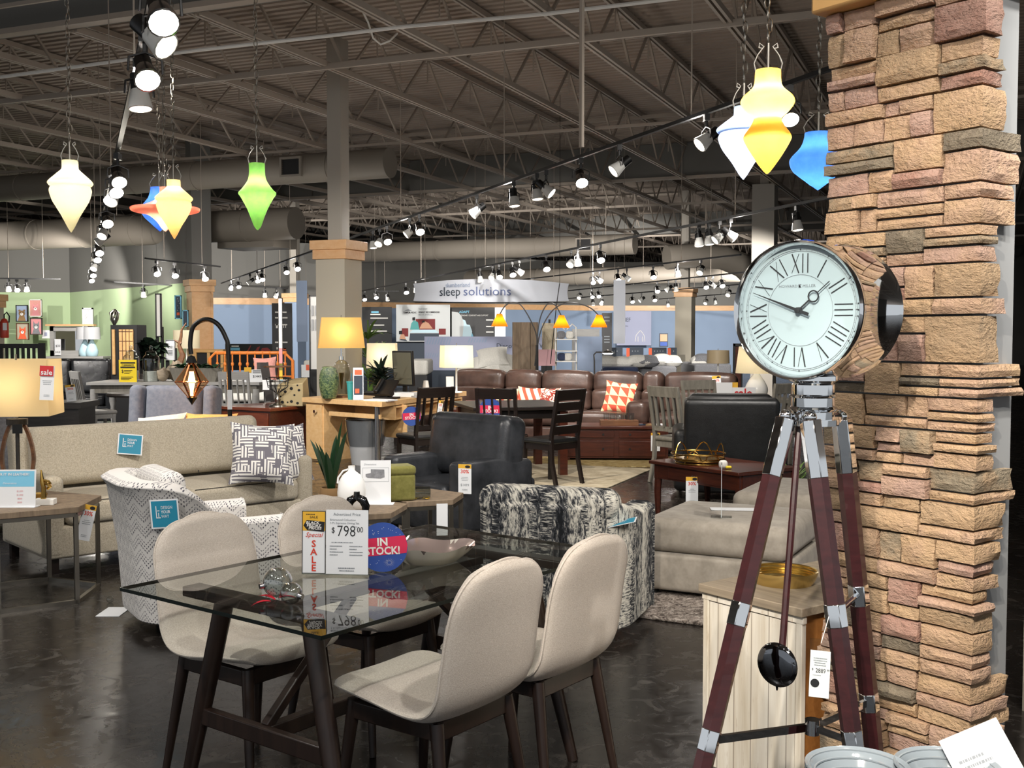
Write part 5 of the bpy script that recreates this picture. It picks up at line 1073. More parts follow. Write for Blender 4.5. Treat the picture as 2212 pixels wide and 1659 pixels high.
def glass_base(t):
    m = MB(); m.lathe([(0, 0), (.09, 0), (.09, .025), (0, .025)], 20); obj('wood_base', m, 'walnut', t)
    m = MB(); m.lathe(catmull([(.08, .026), (.085, .12), (.1, .25), (.105, .33), (.085, .41), (.04, .45), (.025, .46)], 4), 24); obj('glass_body', m, 'smoke_glass', t)
    m = MB(); m.tube([(0, 0, .1), (0, 0, .3)], [.008, .03], 8); obj('filament_bulb', m, 'brass', t)
    m = MB(); m.lathe([(0, .45), (.03, .45), (.03, .5), (.012, .5), (.012, .6)], 14); obj('neck', m, 'chrome', t)
p = D(738, 851, 13.5); p.z = DZ; lamp('table lamp with yellow rectangular shade and glass body on the service desk', p, 'shade_yellow', .56, .47, .60, .97, 26, glass_base, 1, .55, (1, .78, .42), .2)
p = D(711, 853, 13.2); p.z = DZ; m = MB(); m.lathe(catmull([(.0, 0), (.07, 0), (.1, .06), (.118, .17), (.115, .27), (.09, .36), (.07, .385), (.06, .37), (.085, .3), (.1, .18)], 4), 32); o_ = obj('vase', m, 'green_glaze'); o_.location = p; tag(o_, 'plump green textured ceramic vase on the service desk', 'vase')
p = D(774, 852, 12.95); p.z = DZ; t = thing('brochure_stand', 'acrylic brochure stand with an orange pictured leaflet on the service desk', 'brochure stand', p); Mx = frame((0, 0, .0), .1, -1, -.08); w, h = .12, .38
m = MB(); m.box((0, h / 2, 0), (w, h, .004)); m.box((0, .02, .02), (w, .04, .04)); mm = MB(); mm.add([Mx @ x for x in m.v], m.f); obj('leaflet', mm, 'paper', t); m = MB(); m.quad(-w * .42, .06, w * .42, h * .75, .003, Mx); obj('picture', m, 'poster_navy', t); m = MB(); m.quad(-w * .3, .08, w * .1, h * .35, .004, Mx); m.quad(-w * .35, h * .78, w * .35, h * .93, .004, Mx); obj('orange_patch', m, 'orange', t)
p = D(757, 838, 13.05); p.z = DZ; t = thing('tumbler', 'teal tapered cup with straw beside the brochure stand', 'cup', p); m = MB(); m.lathe([(0, 0), (.03, 0), (.045, .2), (.05, .2), (.05, .215), (0, .215)], 18); obj('cup_body', m, 'teal_cup', t); m = MB(); m.tube([(.01, 0, .2), (.015, 0, .31)], .004, 6); obj('straw', m, 'teal', t)
p = D(835, 846, 13.2); p.z = DZ; t = thing('telephone', 'black desk phone propped on its angled stand', 'telephone', p, -.4); m = MB(); m.box((0, 0, .012), (.26, .2, .024)); m.box((.02, .05, .08), (.03, .12, .12), 0, MX.Rotation(.4, 3, 'X')); obj('stand', m, 'black', t); m = MB(); m.box((0, .0, .13), (.22, .03, .26), 0, MX.Rotation(-.9, 3, 'X')); obj('keypad_panel', m, 'black', t); m = MB(); m.rbox((-.09, -.02, .155), (.06, .05, .24), .02, 2, rot=MX.Rotation(-.9, 3, 'X')); obj('handset', m, 'black', t)
p = D(872, 845, 13.9); p.z = DZ; t = thing('monitor', 'black framed monitor turned half aside on the service desk', 'monitor', p, -.5); m = MB(); m.box((0, 0, .01), (.22, .18, .02)); m.box((0, .03, .12), (.05, .03, .22)); obj('stand', m, 'black', t)
m = MB(); m.box((0, 0, .34), (.3, .04, .44), 0, MX.Rotation(.08, 3, 'X')); obj('bezel', m, 'black', t, bevel=.004); m = MB(); m.quad(-.135, .14, .135, .54, 0, MX.Translation((0, -.0, 0)) @ MX.Rotation(PI / 2 - .0, 4, 'X')); mm = MB(); mm.add([MX.Translation((0, -.026, .34)) @ MX.Rotation(.08, 4, 'X') @ MX.Translation((0, 0, -.34)) @ x for x in m.v], m.f); obj('screen', mm, 'screen', t)
def stick_base(h): 
    def f(t):
        m = MB(); m.lathe([(0, 0), (.08, 0), (.08, .015), (.014, .02), (.012, h)], 16); obj('base', m, 'white_lacquer', t)
    return f
p = D(986, 845, 14.55); p.z = DZ; lamp('slim white table lamp with glowing white shade at the far end of the desk', p, 'shade_white', .40, .38, .33, .62, 34, stick_base(.42), 1, .7, (1, .88, .66), .3)
p = D(826, 830, 15.6); t = lamp('white shaded lamp glowing behind the dark potted plant', (p.x, p.y, .72), 'shade_white', .42, .40, .33, .68, 34, stick_base(.4), 1, .7, (1, .86, .62))
m = MB(); m.box((0, 0, .69), (.5, .5, .05)); t = thing('side_table', 'small dark side table under the white shaded lamp behind the desk', 'side table', (p.x, p.y, 0)); obj('tabletop', m, 'black_wood', t)
for sx in (-1, 1):
    for sy in (-1, 1): m = MB(); m.box((sx * .2, sy * .2, .3325), (.04, .04, .665)); obj('leg', m, 'black_wood', t)
def leafy(name, label, p, pot, n, L, w, spread, mats, h0=.1, cat='plant', up=1.0, layers=3):
    t = thing(name, label, cat, p); m = MB(); m.lathe([(0, 0), (pot * .7, 0), (pot, pot * 1.4), (pot * .85, pot * 1.4), (pot * .8, pot * 1.2), (0, pot * 1.2)], 18); obj('pot', m, 'black_matte', t)
    m = MB()
    for i in range(n):
        a = R.uniform(0, 2 * PI); q = i % layers; z = pot * 1.2 + h0 * q; s = R.uniform(.3, 1) * spread
        m.leaf((0, 0, z), (math.cos(a) * s, math.sin(a) * s, up * R.uniform(.5, 1)), L * R.uniform(.6, 1.1), w * R.uniform(.7, 1.2), R.uniform(.2, .6), 6, .25)
    m.tube([(0, 0, pot), (0, 0, pot * 1.2 + h0 * layers)], .012, 6); obj('foliage', m, mats, t); return t
p = D(822, 848, 13.6); p.z = DZ; leafy('potted_plant', 'dark leafy potted plant beside the phone on the desk', p, .1, 70, .36, .05, 1.0, 'leaf_dark', .07)
p = D(795, 780, 17.0); leafy('palm_plant', 'tall green palm rising beside the painted column', (p.x, p.y, 0), .2, 70, .62, .05, .9, 'leaf_bright', .3, 'plant', .8, 5)
for nm, lb, px, py, Y, prof, mt in (('paper_cup', 'white paper cup on the desk beside the monitor', 920, 840, 14.3, [(0, 0), (.05, 0), (.042, .1), (.03, .17), (0, .17)], 'white'),):
    p = D(px, py, Y); p.z = DZ; m = MB(); m.lathe(prof, 16); o_ = obj(nm, m, mt); o_.location = p; tag(o_, lb, 'cup')
for k, (px, py, Y, w, d, h, rz, lb, mt) in enumerate(((822, 856, 12.85, .34, .2, .015, -.5, 'flat white folder on the front corner of the service desk', 'paper'), (880, 848, 13.7, .3, .22, .05, -.4, 'stack of white papers in front of the monitor', 'paper'), (905, 851, 13.5, .16, .1, .02, .6, 'translucent card holder on the desk edge', 'grey_plastic'))):
    p = D(px, py, Y); m = MB(); m.box((0, 0, h / 2), (w, d, h)); o_ = obj('paper_stack', m, mt); o_.location = (p.x, p.y, DZ); o_.rotation_euler.z = rz; tag(o_, lb, 'papers')
p = D(948, 845, 14.35); p.z = DZ; t = thing('computer_mouse', 'black computer mouse beside the slim white lamp', 'mouse', p); m = MB(); m.rbox((0, 0, .025), (.08, .12, .05), .024, 3); obj('mouse_body', m, 'black', t)
p = D(972, 843, 14.6); p.z = DZ; t = thing('card_stand', 'small acrylic card stand beside the slim white lamp', 'sign', p, .2); m = MB(); m.box((0, 0, .11), (.1, .01, .2), 0, MX.Rotation(-.1, 3, 'X')); obj('card', m, 'paper', t)
p = G(812, 1000, 0); t = thing('trash_can', 'grey trash can with clear liner under the service desk', 'trash can', (-1.72, 13.05, 0)); m = MB(); m.lathe([(0, 0), (.17, 0), (.23, .5), (.24, .52), (.225, .52), (.165, .02), (0, .02)], 28); obj('can_body', m, 'grey_plastic', t); m = MB(); m.lathe([(.205, .22), (.225, .3), (.242, .45), (.25, .53), (.235, .545), (.222, .5)], 28); obj('liner', m, 'bag_film', t)
# ---------------------------------------------------------------- dark dining set on cream rug
a0 = V((.72, 10.43, 0)); m = MB(); rg = a0 + N_ * 1.15 + U * 1.12; m.box((0, 0, .006), (2.3, 2.24, .012)); o_ = obj('area_rug', m, 'cream_rug', bevel=.004); o_.location = rg; o_.rotation_euler.z = math.atan2(N_.y, N_.x); tag(o_, 'cream mottled rug under the dark dining set', 'rug')
m = MB(); m.box((0, 0, .005), (2.4, 1.0, .01)); o_ = obj('area_rug', m, 'border_rug'); o_.location = (1.05, 13.25, 0); o_.rotation_euler.z = -.02; tag(o_, 'ornate olive bordered rug before the drawer coffee table', 'rug')
def side_chair(label, loc, f, mat, seat, slats='v', h=.98, group=None):
    t = thing('side_chair', label, 'chair', (loc[0], loc[1], 0), facing(*f), group); hw = .2
    m = MB(); m.rbox((0, -.02, .455), (.45, .43, .05), .022, 2); obj('seat', m, seat, t); m = MB(); m.box((0, -.19, .40), (.38, .02, .06)); m.box((0, .17, .40), (.38, .02, .06))
    for sx in (-1, 1): m.box((sx * .195, -.01, .40), (.02, .36, .06))
    obj('apron', m, mat, t)
    for sx in (-1, 1):
        m = MB(); m.bar((sx * hw, -.19, 0), (sx * hw, -.19, .43), .036, .036); obj('leg', m, mat, t)
        m = MB(); P_ = [(sx * hw, .25, 0), (sx * hw, .19, .25), (sx * hw, .18, .5), (sx * hw, .27, h)]
        for a, b in zip(P_, P_[1:]): m.bar(a, b, .034, .036)
        obj('rear_post', m, mat, t)
    at_ = lambda z: .18 + (.09) * (z - .5) / (h - .5)
    m = MB(); m.box((0, at_(h - .05), h - .055), (.44, .026, .11), 0, MX.Rotation(-.18, 3, 'X')); obj('top_rail', m, mat, t, bevel=.004)
    if slats == 'v':
        for k in range(4): x = -.13 + .087 * k; m = MB(); m.bar((x, at_(.58), .58), (x, at_(h - .1), h - .1), .014, .04); obj('slat', m, mat, t)
        m = MB(); m.box((0, at_(.56), .56), (.4, .024, .05)); obj('lower_rail', m, mat, t)
    else:
        for z in (.58, .70, .82): m = MB(); m.box((0, at_(z), z - .01), (.38, .022, .085), 0, MX.Rotation(-.18, 3, 'X')); obj('ladder_rung', m, mat, t)
    return t
c_a = side_chair('dark ladder-back dining chair with black seat standing alone on the cream rug', (.40, 11.3), (-.72, .69), 'black_wood', 'black_vinyl', 'h')
c_b = side_chair('dark slat-back chair with IN STOCK badge and price tag at the dark dining table', (-.10, 11.55), (.25, .97), 'black_wood', 'black_vinyl', 'v')
c_c = dup(c_b, (-.93, 11.75, 0), facing(-.55, .83), 'dark slat-back chair beside the service desk with tilted IN STOCK badge')
t = thing('dining_table', 'dark wood dining table behind the slat-back chair with badge', 'table', (-.02, 12.35, 0), .25); m = MB(); m.box((0, 0, .74), (1.1, 1.2, .04)); m.box((0, 0, .67), (.95, 1.05, .09)); obj('tabletop', m, 'black_wood', t, bevel=.006)
for sx in (-1, 1):
    for sy in (-1, 1): m = MB(); m.box((sx * .46, sy * .5, .35), (.085, .085, .7)); obj('leg', m, 'dark_cherry', t)
def badge(label, p, f, r, roll=0):
    t = thing('stock_badge', label, 'sign', p); Mx = frame((0, 0, 0), f[0], f[1], 0, roll); m = MB(); m.lathe([(0, -.002), (r, -.002), (r, .002), (0, .002)], 28); mm = MB(); mm.add([Mx @ x for x in m.v], m.f); obj('disc', mm, 'sign_blue', t)
    m = MB(); m.quad(-r * .93, -r * .36, r * .93, r * .36, .003, Mx); obj('red_band', m, 'sign_red', t); m = MB(); m.text('IN', r * .42, 0, r * .02, Mx, bold=.03, z=.004); m.text('STOCK!', r * .4, 0, -r * .3, Mx, bold=.03, z=.004); obj('lettering', m, 'paper', t)
badge('round IN STOCK badge behind the slats of the chair at the dark table', surf(1055, 884, .03) + V((.02, 0, 0)), (-.1, -1), .115)
badge('round IN STOCK badge on the slat-back chair beside the desk', D(889, 899, 11.45), (.3, -.95), .1, .05)
price_tag('30 percent tag hung on the slat-back chair at the dark dining table', surf(1124, 852, .02), (.1, -1), .1, .25, roll=-.1)
price_tag('narrow tag hung on the slat-back chair beside the desk', surf(950, 865, .02), (.4, -.9), .05, .2, roll=-.15)
# ---------------------------------------------------------------- brown reclining sectional
A, B = V((-.83, 16.1)), V((2.95, 14.55)); sd = (B - A).normalized(); sf = V((sd.y, -sd.x)); t = thing('sectional_sofa', 'long brown leather reclining sectional with patterned pillows', 'sofa', (A.x, A.y, 0), facing(*sf)); t.rotation_euler.z = math.atan2(sd.y, sd.x)
def fr_(px):
    r = (px - CX) / F; return (A.x - r * A.y) / (r * sd.y - sd.x)
xs = [0, fr_(1091), fr_(1170), fr_(1281), fr_(1388), fr_(1435), (B - A).length]
for i in range(6):
    a, b = xs[i], xs[i + 1]; w = b - a; c = (a + b) / 2; con = i == 4; bul = lambda p, w=w: V((p.x, p.y - .02 * (1 - (2 * p.x / w) ** 2), p.z + .02 * (1 - (2 * p.x / w) ** 2)))
    m = MB(); m.rbox((c, .06, .855), (w - .012, .26, .3), .09, 3, m=4, fn=bul, rot=MX.Rotation(-.1, 3, 'X')); obj('headrest', m, 'brown_leather', t)
    m = MB(); m.rbox((c, .0, .62), (w - .012, .26, .3), .07, 3, m=4, fn=bul); obj('back_cushion', m, 'brown_leather', t)
    m = MB(); m.rbox((c, -.46, .4 if not con else .5), (w - .012, .78, .2 if not con else .3), .07, 3, m=4, fn=bul); obj('seat_cushion' if not con else 'console', m, 'brown_leather', t)
    m = MB(); m.rbox((c, -.44, .17), (w - .012, .74, .28), .04, 3, m=3); obj('footrest', m, 'brown_leather', t)
m = MB(); m.rbox(((B - A).length / 2, .16, .45), ((B - A).length - .02, .12, .85), .04, 2); obj('rear_panel', m, 'brown_leather', t)
for s_ in (-.11, (B - A).length + .11): m = MB(); m.rbox((s_, -.36, .34), (.2, .95, .6), .07, 3); obj('armrest', m, 'brown_leather', t)
cushion('cream and red triangle patchwork pillow on the brown sectional', 'triangle_print', D(1338, 858, 14.6), (-.35, -.94), .43, .12, -.35, -.1)
cushion('red striped pillow on the brown sectional behind the ladder-back chair', 'red_stripe_print', D(1145, 866, 15.35), (-.3, -.95), .4, .12, -.3, -.05)
cushion('red bloom patterned pillow beside the striped one on the brown sectional', 'red_bloom_print', D(1181, 866, 15.3), (-.3, -.95), .38, .12, -.3)
cushion('pale red striped pillow seen through the chair slats on the brown sectional', 'red_stripe_print', D(1092, 868, 15.55), (-.3, -.95), .4, .12, -.3)
price_tag('white tag standing on the far end of the brown sectional', D(1549, 812, 14.05), (0, -1), .11, .24, '', roll=.1)
t = thing('coffee_table', 'dark cherry coffee table with rows of drawers before the brown sectional', 'coffee table', (1.27, 13.58, 0), -.05); w = 1.24; m = MB(); m.box((0, 0, .405), (w + .06, .56, .035)); obj('tabletop', m, 'dark_cherry', t, bevel=.006); m = MB(); m.box((0, .005, .21), (w, .5, .35)); obj('cabinet_body', m, 'dark_cherry', t)
for sx in (-1, 1):
    for z, hh_ in ((.325, .085), (.15, .19)):
        m = MB(); m.box((sx * .31, -.252, z), (.56, .014, hh_)); d_ = obj('drawer', m, 'dark_cherry', t, bevel=.003)
        for kx in (-.15, .15): m = MB(); m.lathe([(0, .018), (.013, .018), (.008, 0)], 10, (sx * .31 + kx, -.262, z), MX.Rotation(PI / 2, 3, 'X')); obj('knob', m, 'black_matte', d_)
    for sy in (-1, 1): m = MB(); m.box((sx * (w / 2 - .03), sy * .22, .02), (.06, .06, .04)); obj('foot', m, 'dark_cherry', t)
price_tag('30 percent tag hung on the drawers of the cherry coffee table', surf(1416, 935, .02), (0, -1), .11, .22)
p = D(1337, 910, 13.5); p.z = .423; t = thing('wooden_tray', 'wooden tray of drinking glasses on the cherry coffee table', 'tray', p); m = MB(); m.box((0, 0, .03), (.46, .16, .06)); obj('tray_body', m, 'walnut', t)
g0 = None
for k in range(5):
    px = 1310 + 13.5 * k; q = D(px, 905, 13.5); m = MB(); m.lathe([(0, 0), (.032, 0), (.036, .085), (.033, .085), (.03, .006), (0, .006)], 16)
    if g0 is None: g0 = obj('drinking_glass', m, 'ball_glass')
    else: o_ = g0.copy(); COL.objects.link(o_)
    o_ = g0 if k == 0 else o_; o_.location = (q.x, q.y, p.z + .0605); tag(o_, 'clear drinking glass standing on the wooden tray', 'glass', 'drinking glasses on the wooden tray')
for px, lb, mt, rz in ((1388, 'black and white magazine on the cherry coffee table', 'poster_navy', .4), (1402, 'cream folded paper on the cherry coffee table', 'burlap', -.2), (1424, 'white sheet at the edge of the cherry coffee table', 'paper', .1)):
    q = D(px, 912, 13.5); m = MB(); m.box((0, 0, .006), (.15, .12, .012)); o_ = obj('magazine', m, mt); o_.location = (q.x, q.y, .423); o_.rotation_euler.z = rz; tag(o_, lb, 'magazine')
m = MB(); m.box((0, 0, .002), (.26, .12, .003)); o_ = obj('floor_paper', m, 'paper'); q = G(1283, 1073, 0); o_.location = q; o_.rotation_euler.z = .1; tag(o_, 'white paper strip lying on the floor at the cream rug corner', 'paper')
# ---------------------------------------------------------------- dark side coffee table and black recliner
A, B = V((1.17, 9.42)), V((1.76, 8.55)); d_ = (B - A); w = d_.length; n_ = V((-d_.y, d_.x)).normalized(); c = (A + B) / 2 + n_ * .34
t = thing('coffee_table', 'dark wood coffee table carrying gold trays beside the taupe ottoman', 'coffee table', (c.x, c.y, 0), math.atan2(d_.y, d_.x)); m = MB(); m.box((0, 0, .45), (w, .7, .03)); obj('tabletop', m, 'dark_cherry', t, bevel=.006); m = MB(); m.box((0, 0, .375), (w - .06, .62, .12)); obj('apron', m, 'dark_cherry', t)
for sx in (-1, 1):
    for sy in (-1, 1): m = MB(); m.tube([(sx * (w / 2 - .06), sy * .28, .435), (sx * (w / 2 - .05), sy * .29, .2), (sx * (w / 2 - .06), sy * .29, 0)], [.035, .03, .02], 6); obj('leg', m, 'dark_cherry', t)
m = MB(); m.box((0, -.312, .375), (w * .6, .012, .095)); dr = obj('drawer', m, 'dark_cherry', t, bevel=.003); m = MB(); m.lathe([(0, .02), (.014, .02), (.009, 0)], 10, (.0, -.319, .375), MX.Rotation(PI / 2, 3, 'X')); obj('knob', m, 'nickel', dr)
price_tag('30 percent tag hung low on the dark coffee table by the ottoman', surf(1495, 1030, .02), (0, -1), .1, .23)
def hoop_tray(label, p, r, hh, loops):
    t = thing('hoop_tray', label, 'tray', p); m = MB(); m.lathe([(0, .004), (r, .004), (r, .0), (0, 0)], 40); obj('tray_floor', m, 'brass', t); m = MB()
    for z in (0.006, hh): m.tube([((r + z * .3) * math.cos(2 * PI * i / 40), (r + z * .3) * math.sin(2 * PI * i / 40), z) for i in range(40)], .006, 6, closed=True)
    for a in loops:
        for dz in (0,): m.tube([V((r * math.cos(a + k * .13), r * math.sin(a + k * .13), .01 + .11 * math.cos(k * PI / 6) )) for k in range(-3, 4)], .005, 5)
    obj('hoop_rim', m, 'brass', t)
p = G(1512, 1000, .467); hoop_tray('larger round brass hoop tray on the dark coffee table', p, .2, .03, (-1.2, -2.0)); q = p + V((-.01, .02, .032)); hoop_tray('upper round brass hoop tray stacked on the larger one', q + V((0, 0, .004)), .21, .045, (2.2, 1.2, .3))
p = G(1562, 1012, .467); t = thing('gift_bag', 'small pale bag with yellow flakes on the dark coffee table', 'bag', p); m = MB(); m.rbox((0, 0, .035), (.07, .05, .065), .025, 3); obj('bag_body', m, 'white_linen', t); m = MB(); m.rbox((.04, -.01, .012), (.05, .04, .02), .009, 2); obj('yellow_contents', m, 'acid_yellow', t)
t = thing('recliner', 'black leather recliner turned away, behind the dark coffee table', 'armchair', (2.06, 10.55, 0), facing(.12, 1)); m = MB(); m.rbox((0, .35, .62), (.86, .2, .66), .05, 3, m=3, rot=MX.Rotation(-.1, 3, 'X')); obj('backrest', m, 'black_vinyl', t); m = MB(); m.rbox((0, .18, .9), (.78, .24, .16), .07, 3); obj('headrest', m, 'black_vinyl', t); m = MB(); m.rbox((0, -.05, .25), (.84, .8, .38), .05, 3); obj('base', m, 'black_vinyl', t)
for sx in (-1, 1): m = MB(); m.rbox((sx * .44, -.06, .36), (.16, .8, .58), .06, 3); obj('armrest', m, 'black_vinyl', t)
m = MB(); m.rbox((0, -.08, .46), (.7, .66, .12), .05, 3); obj('seat_cushion', m, 'black_vinyl', t)
gc = side_chair('weathered grey slat-back chair standing in front of the brown sectional', (1.75, 11.45), (.80, .60), 'grey_wood', 'grey_wood', 'v', 1.0)
g2 = dup(gc, (2.22, 12.5, 0), facing(.3, -.95), 'weathered grey chair behind the black recliner, nearest the sectional end'); g3 = dup(gc, (2.86, 12.2, 0), facing(-.5, .85), 'weathered grey chair half hidden beneath the drum clock')
t = thing('dining_table', 'grey dining table behind the black recliner', 'table', (2.75, 13.0, 0), .1); m = MB(); m.box((0, .3, .74), (1.2, .7, .04)); obj('tabletop', m, 'grey_wood', t)
for sx in (-1, 1):
    for sy in (-1, 1): m = MB(); m.box((sx * .52, .3 + sy * .28, .36), (.07, .07, .72)); obj('leg', m, 'grey_wood', t)
def gourd_base(t): m = MB(); m.lathe(catmull([(0, 0), (.1, 0), (.14, .1), (.1, .2), (.05, .27), (.02, .32)], 4), 20); obj('ceramic_body', m, 'ceramic_white', t)
p = V((2.95, 13.4, .76)); lamp('white ceramic lamp with cream shade behind the tripod clock neck', p, 'shade_white', .5, .42, .3, .62, 26, gourd_base, 0, 1, (1, .85, .6))
p = V((2.5, 13.1, .76)); t = thing('price_card', 'white price card with yellow edge on the grey dining table', 'card', p); m = MB(); m.box((0, 0, .1), (.2, .01, .2)); obj('card', m, 'paper', t); m = MB(); m.box((.13, .02, .1), (.08, .01, .2)); obj('yellow_strip', m, 'tag_yellow', t)
p = V((2.73, 13.1, .76)); t = thing('sale_sign', 'red lettered sale sign on the grey dining table', 'sign', p); m = MB(); m.box((0, .01, .07), (.3, .01, .14)); obj('board', m, 'paper', t); m = MB(); m.text('sale', .14, 0, .03, MX.Rotation(PI / 2, 4, 'X'), bold=.02, z=.003); obj('lettering', m, 'sale_red', t)

t = thing('end_cabinet', 'dark wood end cabinet between the service desk and the dark dining table', 'side table', (-.52, 13.75, 0), .1); m = MB(); m.box((0, 0, .3), (.42, .4, .56)); obj('cabinet_body', m, 'dark_cherry', t); m = MB(); m.box((0, 0, .595), (.5, .46, .03)); obj('top', m, 'dark_cherry', t)
m = MB(); m.box((0, 0, .05), (.2, .1, .1)); o_ = obj('tissue_box', m, 'pink_ink'); o_.location = (-.47, 13.65, .611); tag(o_, 'pink and white box on the dark wood end cabinet', 'box')
# ---------------------------------------------------------------- posters, banners and pictures
class Board:
    """a flat printed board facing the aisle, standing at depth Y; prints are laid on its face"""
    def __init__(s, name, label, cat, x0, y0, x1, y1, Y, bg, th=.03, frame_=None, fw=1.2, stand=False, hang=0):
        s.Y = Y; a, b = D(x0, y1, Y), D(x1, y0, Y); s.o = V(((a.x + b.x) / 2, Y, a.z)); s.k = 1
        s.t = thing(name, label, cat, s.o); m = MB(); m.box((0, th / 2, (b.z - a.z) / 2), (b.x - a.x, th, b.z - a.z)); obj('board', m, bg, s.t)
        if frame_:
            f = abs(D(fw, 0, Y).x - D(0, 0, Y).x); m = MB(); w, h = b.x - a.x, b.z - a.z
            for c, d in (((0, 0, h - f / 2), (w, .05, f)), ((0, 0, f / 2), (w, .05, f)), ((-w / 2 + f / 2, 0, h / 2), (f, .05, h)), ((w / 2 - f / 2, 0, h / 2), (f, .05, h))): m.box(c, d)
            obj('picture_frame', m, frame_, s.t)
        if stand:
            m = MB(); z = -s.o.z
            for sx in (-.42, .42): m.box((sx * (b.x - a.x), th / 2 + .03, z / 2 + .1), (.05, .05, -z + .2)); m.box((sx * (b.x - a.x), th / 2, z + .02), (.06, .4, .04))
            obj('stand_leg', m, 'black_matte', s.t)
        if hang:
            m = MB()
            for sx in (-.4, .4): m.tube([(sx * (b.x - a.x), th / 2, b.z - a.z - .01), (sx * (b.x - a.x), th / 2, hang - s.o.z)], .004, 4)
            obj('hanging_wire', m, 'steel', s.t)
    def L(s, px, py, e=.004): return D(px, py, s.Y) - s.o - V((0, e, 0))
    def poly(s, mb, pts, e=.004):
        mb.add([s.L(x, y, e) for x, y in pts], [list(range(len(pts)))]); return s
    def q(s, mb, x0, y0, x1, y1, e=.004): return s.poly(mb, [(x0, y1), (x1, y1), (x1, y0), (x0, y0)], e)
    def txt(s, mb, body, px, py, h, al='LEFT', sx=1, bold=0, e=.006):
        u = abs(D(1, 700, s.Y).x - D(0, 700, s.Y).x); p = s.L(px, py, e); M = MX.Translation(p) @ MX.Rotation(PI / 2, 4, 'X'); mb.text(body, h * u / .72, 0, 0, M, al, sx, 0, bold); return s
    def part(s, nm, mb, mt): return obj(nm, mb, mt, s.t)
# wall art in the green department: simple animal heads
YA = 28.55
def animal(x0, y0, x1, y1, Y, bg, fr, body, face, label, ears=1):
    b = Board('wall_picture', label, 'picture', x0, y0, x1, y1, Y, bg, .03, fr, 1.6); w, h = x1 - x0, y1 - y0; cx, cy = (x0 + x1) / 2, y0 + h * .5
    m = MB(); b.poly(m, [(x0 + w * .15, y1 - 2), (x1 - w * .15, y1 - 2), (cx + w * .2, cy + h * .12), (cx - w * .2, cy + h * .12)], .01)
    el = lambda ex, ey, rx, ry, e: b.poly(m, [(ex + rx * math.cos(-2 * PI * i / 16), ey + ry * math.sin(-2 * PI * i / 16)) for i in range(16)], e)
    el(cx, cy, w * .28, h * .17, .012)
    for sx in (-1, 1):
        if ears == 1: el(cx + sx * w * .2, cy - h * .17, w * .09, h * .06, .011)
        else: b.poly(m, [(cx + sx * w * .26, cy - h * .06), (cx + sx * w * .05, cy - h * .1), (cx + sx * w * .24, cy - h * .32)][::sx], .011)
    b.part('animal_head', m, body); m = MB(); el(cx, cy + h * .05, w * .13, h * .09, .016); b.part('muzzle', m, face)
    m = MB(); el(cx, cy + h * .02, w * .045, h * .025, .02)
    for sx in (-1, 1): el(cx + sx * w * .13, cy - h * .06, w * .03, h * .02, .02)
    b.part('features', m, 'ink'); return b
animal(35, 659, 60, 695, 28.2, 'banner_blue', 'black', 'burlap', 'white', 'framed brown bear picture on a blue ground on the green wall')
animal(64, 647, 90, 684, 28.25, 'pink_fabric', 'white', 'pink_ink', 'white', 'white framed pink animal picture, highest on the green wall', 2)
animal(36, 698, 62, 734, 28.2, 'cream_tweed', 'walnut', 'orange', 'white', 'framed orange fox picture on the green wall', 2)
animal(66, 687, 91, 723, 28.25, 'pink_ink', 'dark_brown', 'grey_linen', 'white', 'framed grey animal picture on a pink ground on the green wall', 2)
b = Board('wall_picture', 'tall white framed relief panel near the green corner', 'picture', 179, 665, 201, 714, 27.2, 'shade_grey', .04, 'white', 3); m = MB(); [m.tube([b.L(186 + 4 * math.sin(k + i), 670 + 5 * i, .012) for i in range(8)], .012, 5) for k in (0, 1.5)]; b.part('relief_swirl', m, 'white')
b = Board('wall_picture', 'narrow blue framed night picture on the green wall', 'picture', 378, 638, 392, 689, 23.2, 'poster_navy', .03, 'sky_ink', 2.2); m = MB(); b.q(m, 382, 675, 388, 681); b.part('moon', m, 'orange'); m = MB(); [b.q(m, 383 + (i * 7) % 5, 645 + i * 5, 384 + (i * 7) % 5, 646 + i * 5) for i in range(6)]; b.part('stars', m, 'white')
b = Board('wall_picture', 'lower blue framed picture half behind the maple column', 'picture', 395, 670, 407, 706, 23.1, 'poster_navy', .03, 'sky_ink', 1.8)
b = Board('floor_mirror', 'tall leaning black framed mirror before the green wall', 'mirror', 337, 634, 348, 728, 22.0, 'white', .05, 'black', 2.2, True)
# ---------------------------------------------------------------- far left department furniture
def solid(name, label, cat, x0, y0, x1, y1, Y, dp, mat, zb=0.0):
    a, b = D(x0, y1, Y), D(x1, y0, Y); t = thing(name, label, cat, ((a.x + b.x) / 2, Y + dp / 2, zb)); return t, b.x - a.x, b.z - zb
p = D(-2, 700, 22.0); column((p.x - .25, p.y), .45, 2.3, 'column_paint', 'maple')
t = thing('fire_extinguisher', 'red fire extinguisher with black hose and white tag on the grey column', 'fire extinguisher', D(10, 730, 21.6)); m = MB(); m.lathe([(0, 0), (.075, 0), (.08, .02), (.08, .3), (.05, .36), (.02, .38), (0, .38)], 18); obj('cylinder_body', m, 'extinguisher', t); m = MB(); m.tube([(.0, 0, .36), (0, 0, .45), (.05, 0, .5), (.1, 0, .42), (.09, 0, .3)], .014, 6); obj('hose', m, 'black', t); m = MB(); m.box((.05, -.09, .22), (.08, .004, .14)); obj('tag_card', m, 'paper', t)
t, w, h = solid('crib', 'black slatted crib end panel behind the square lamp', 'crib', -40, 744, 88, 800, 20.5, .9, 'black_matte'); m = MB()
for sx in (-1, 1): m.box((sx * w / 2, -.4, h / 2), (.1, .08, h + .05))
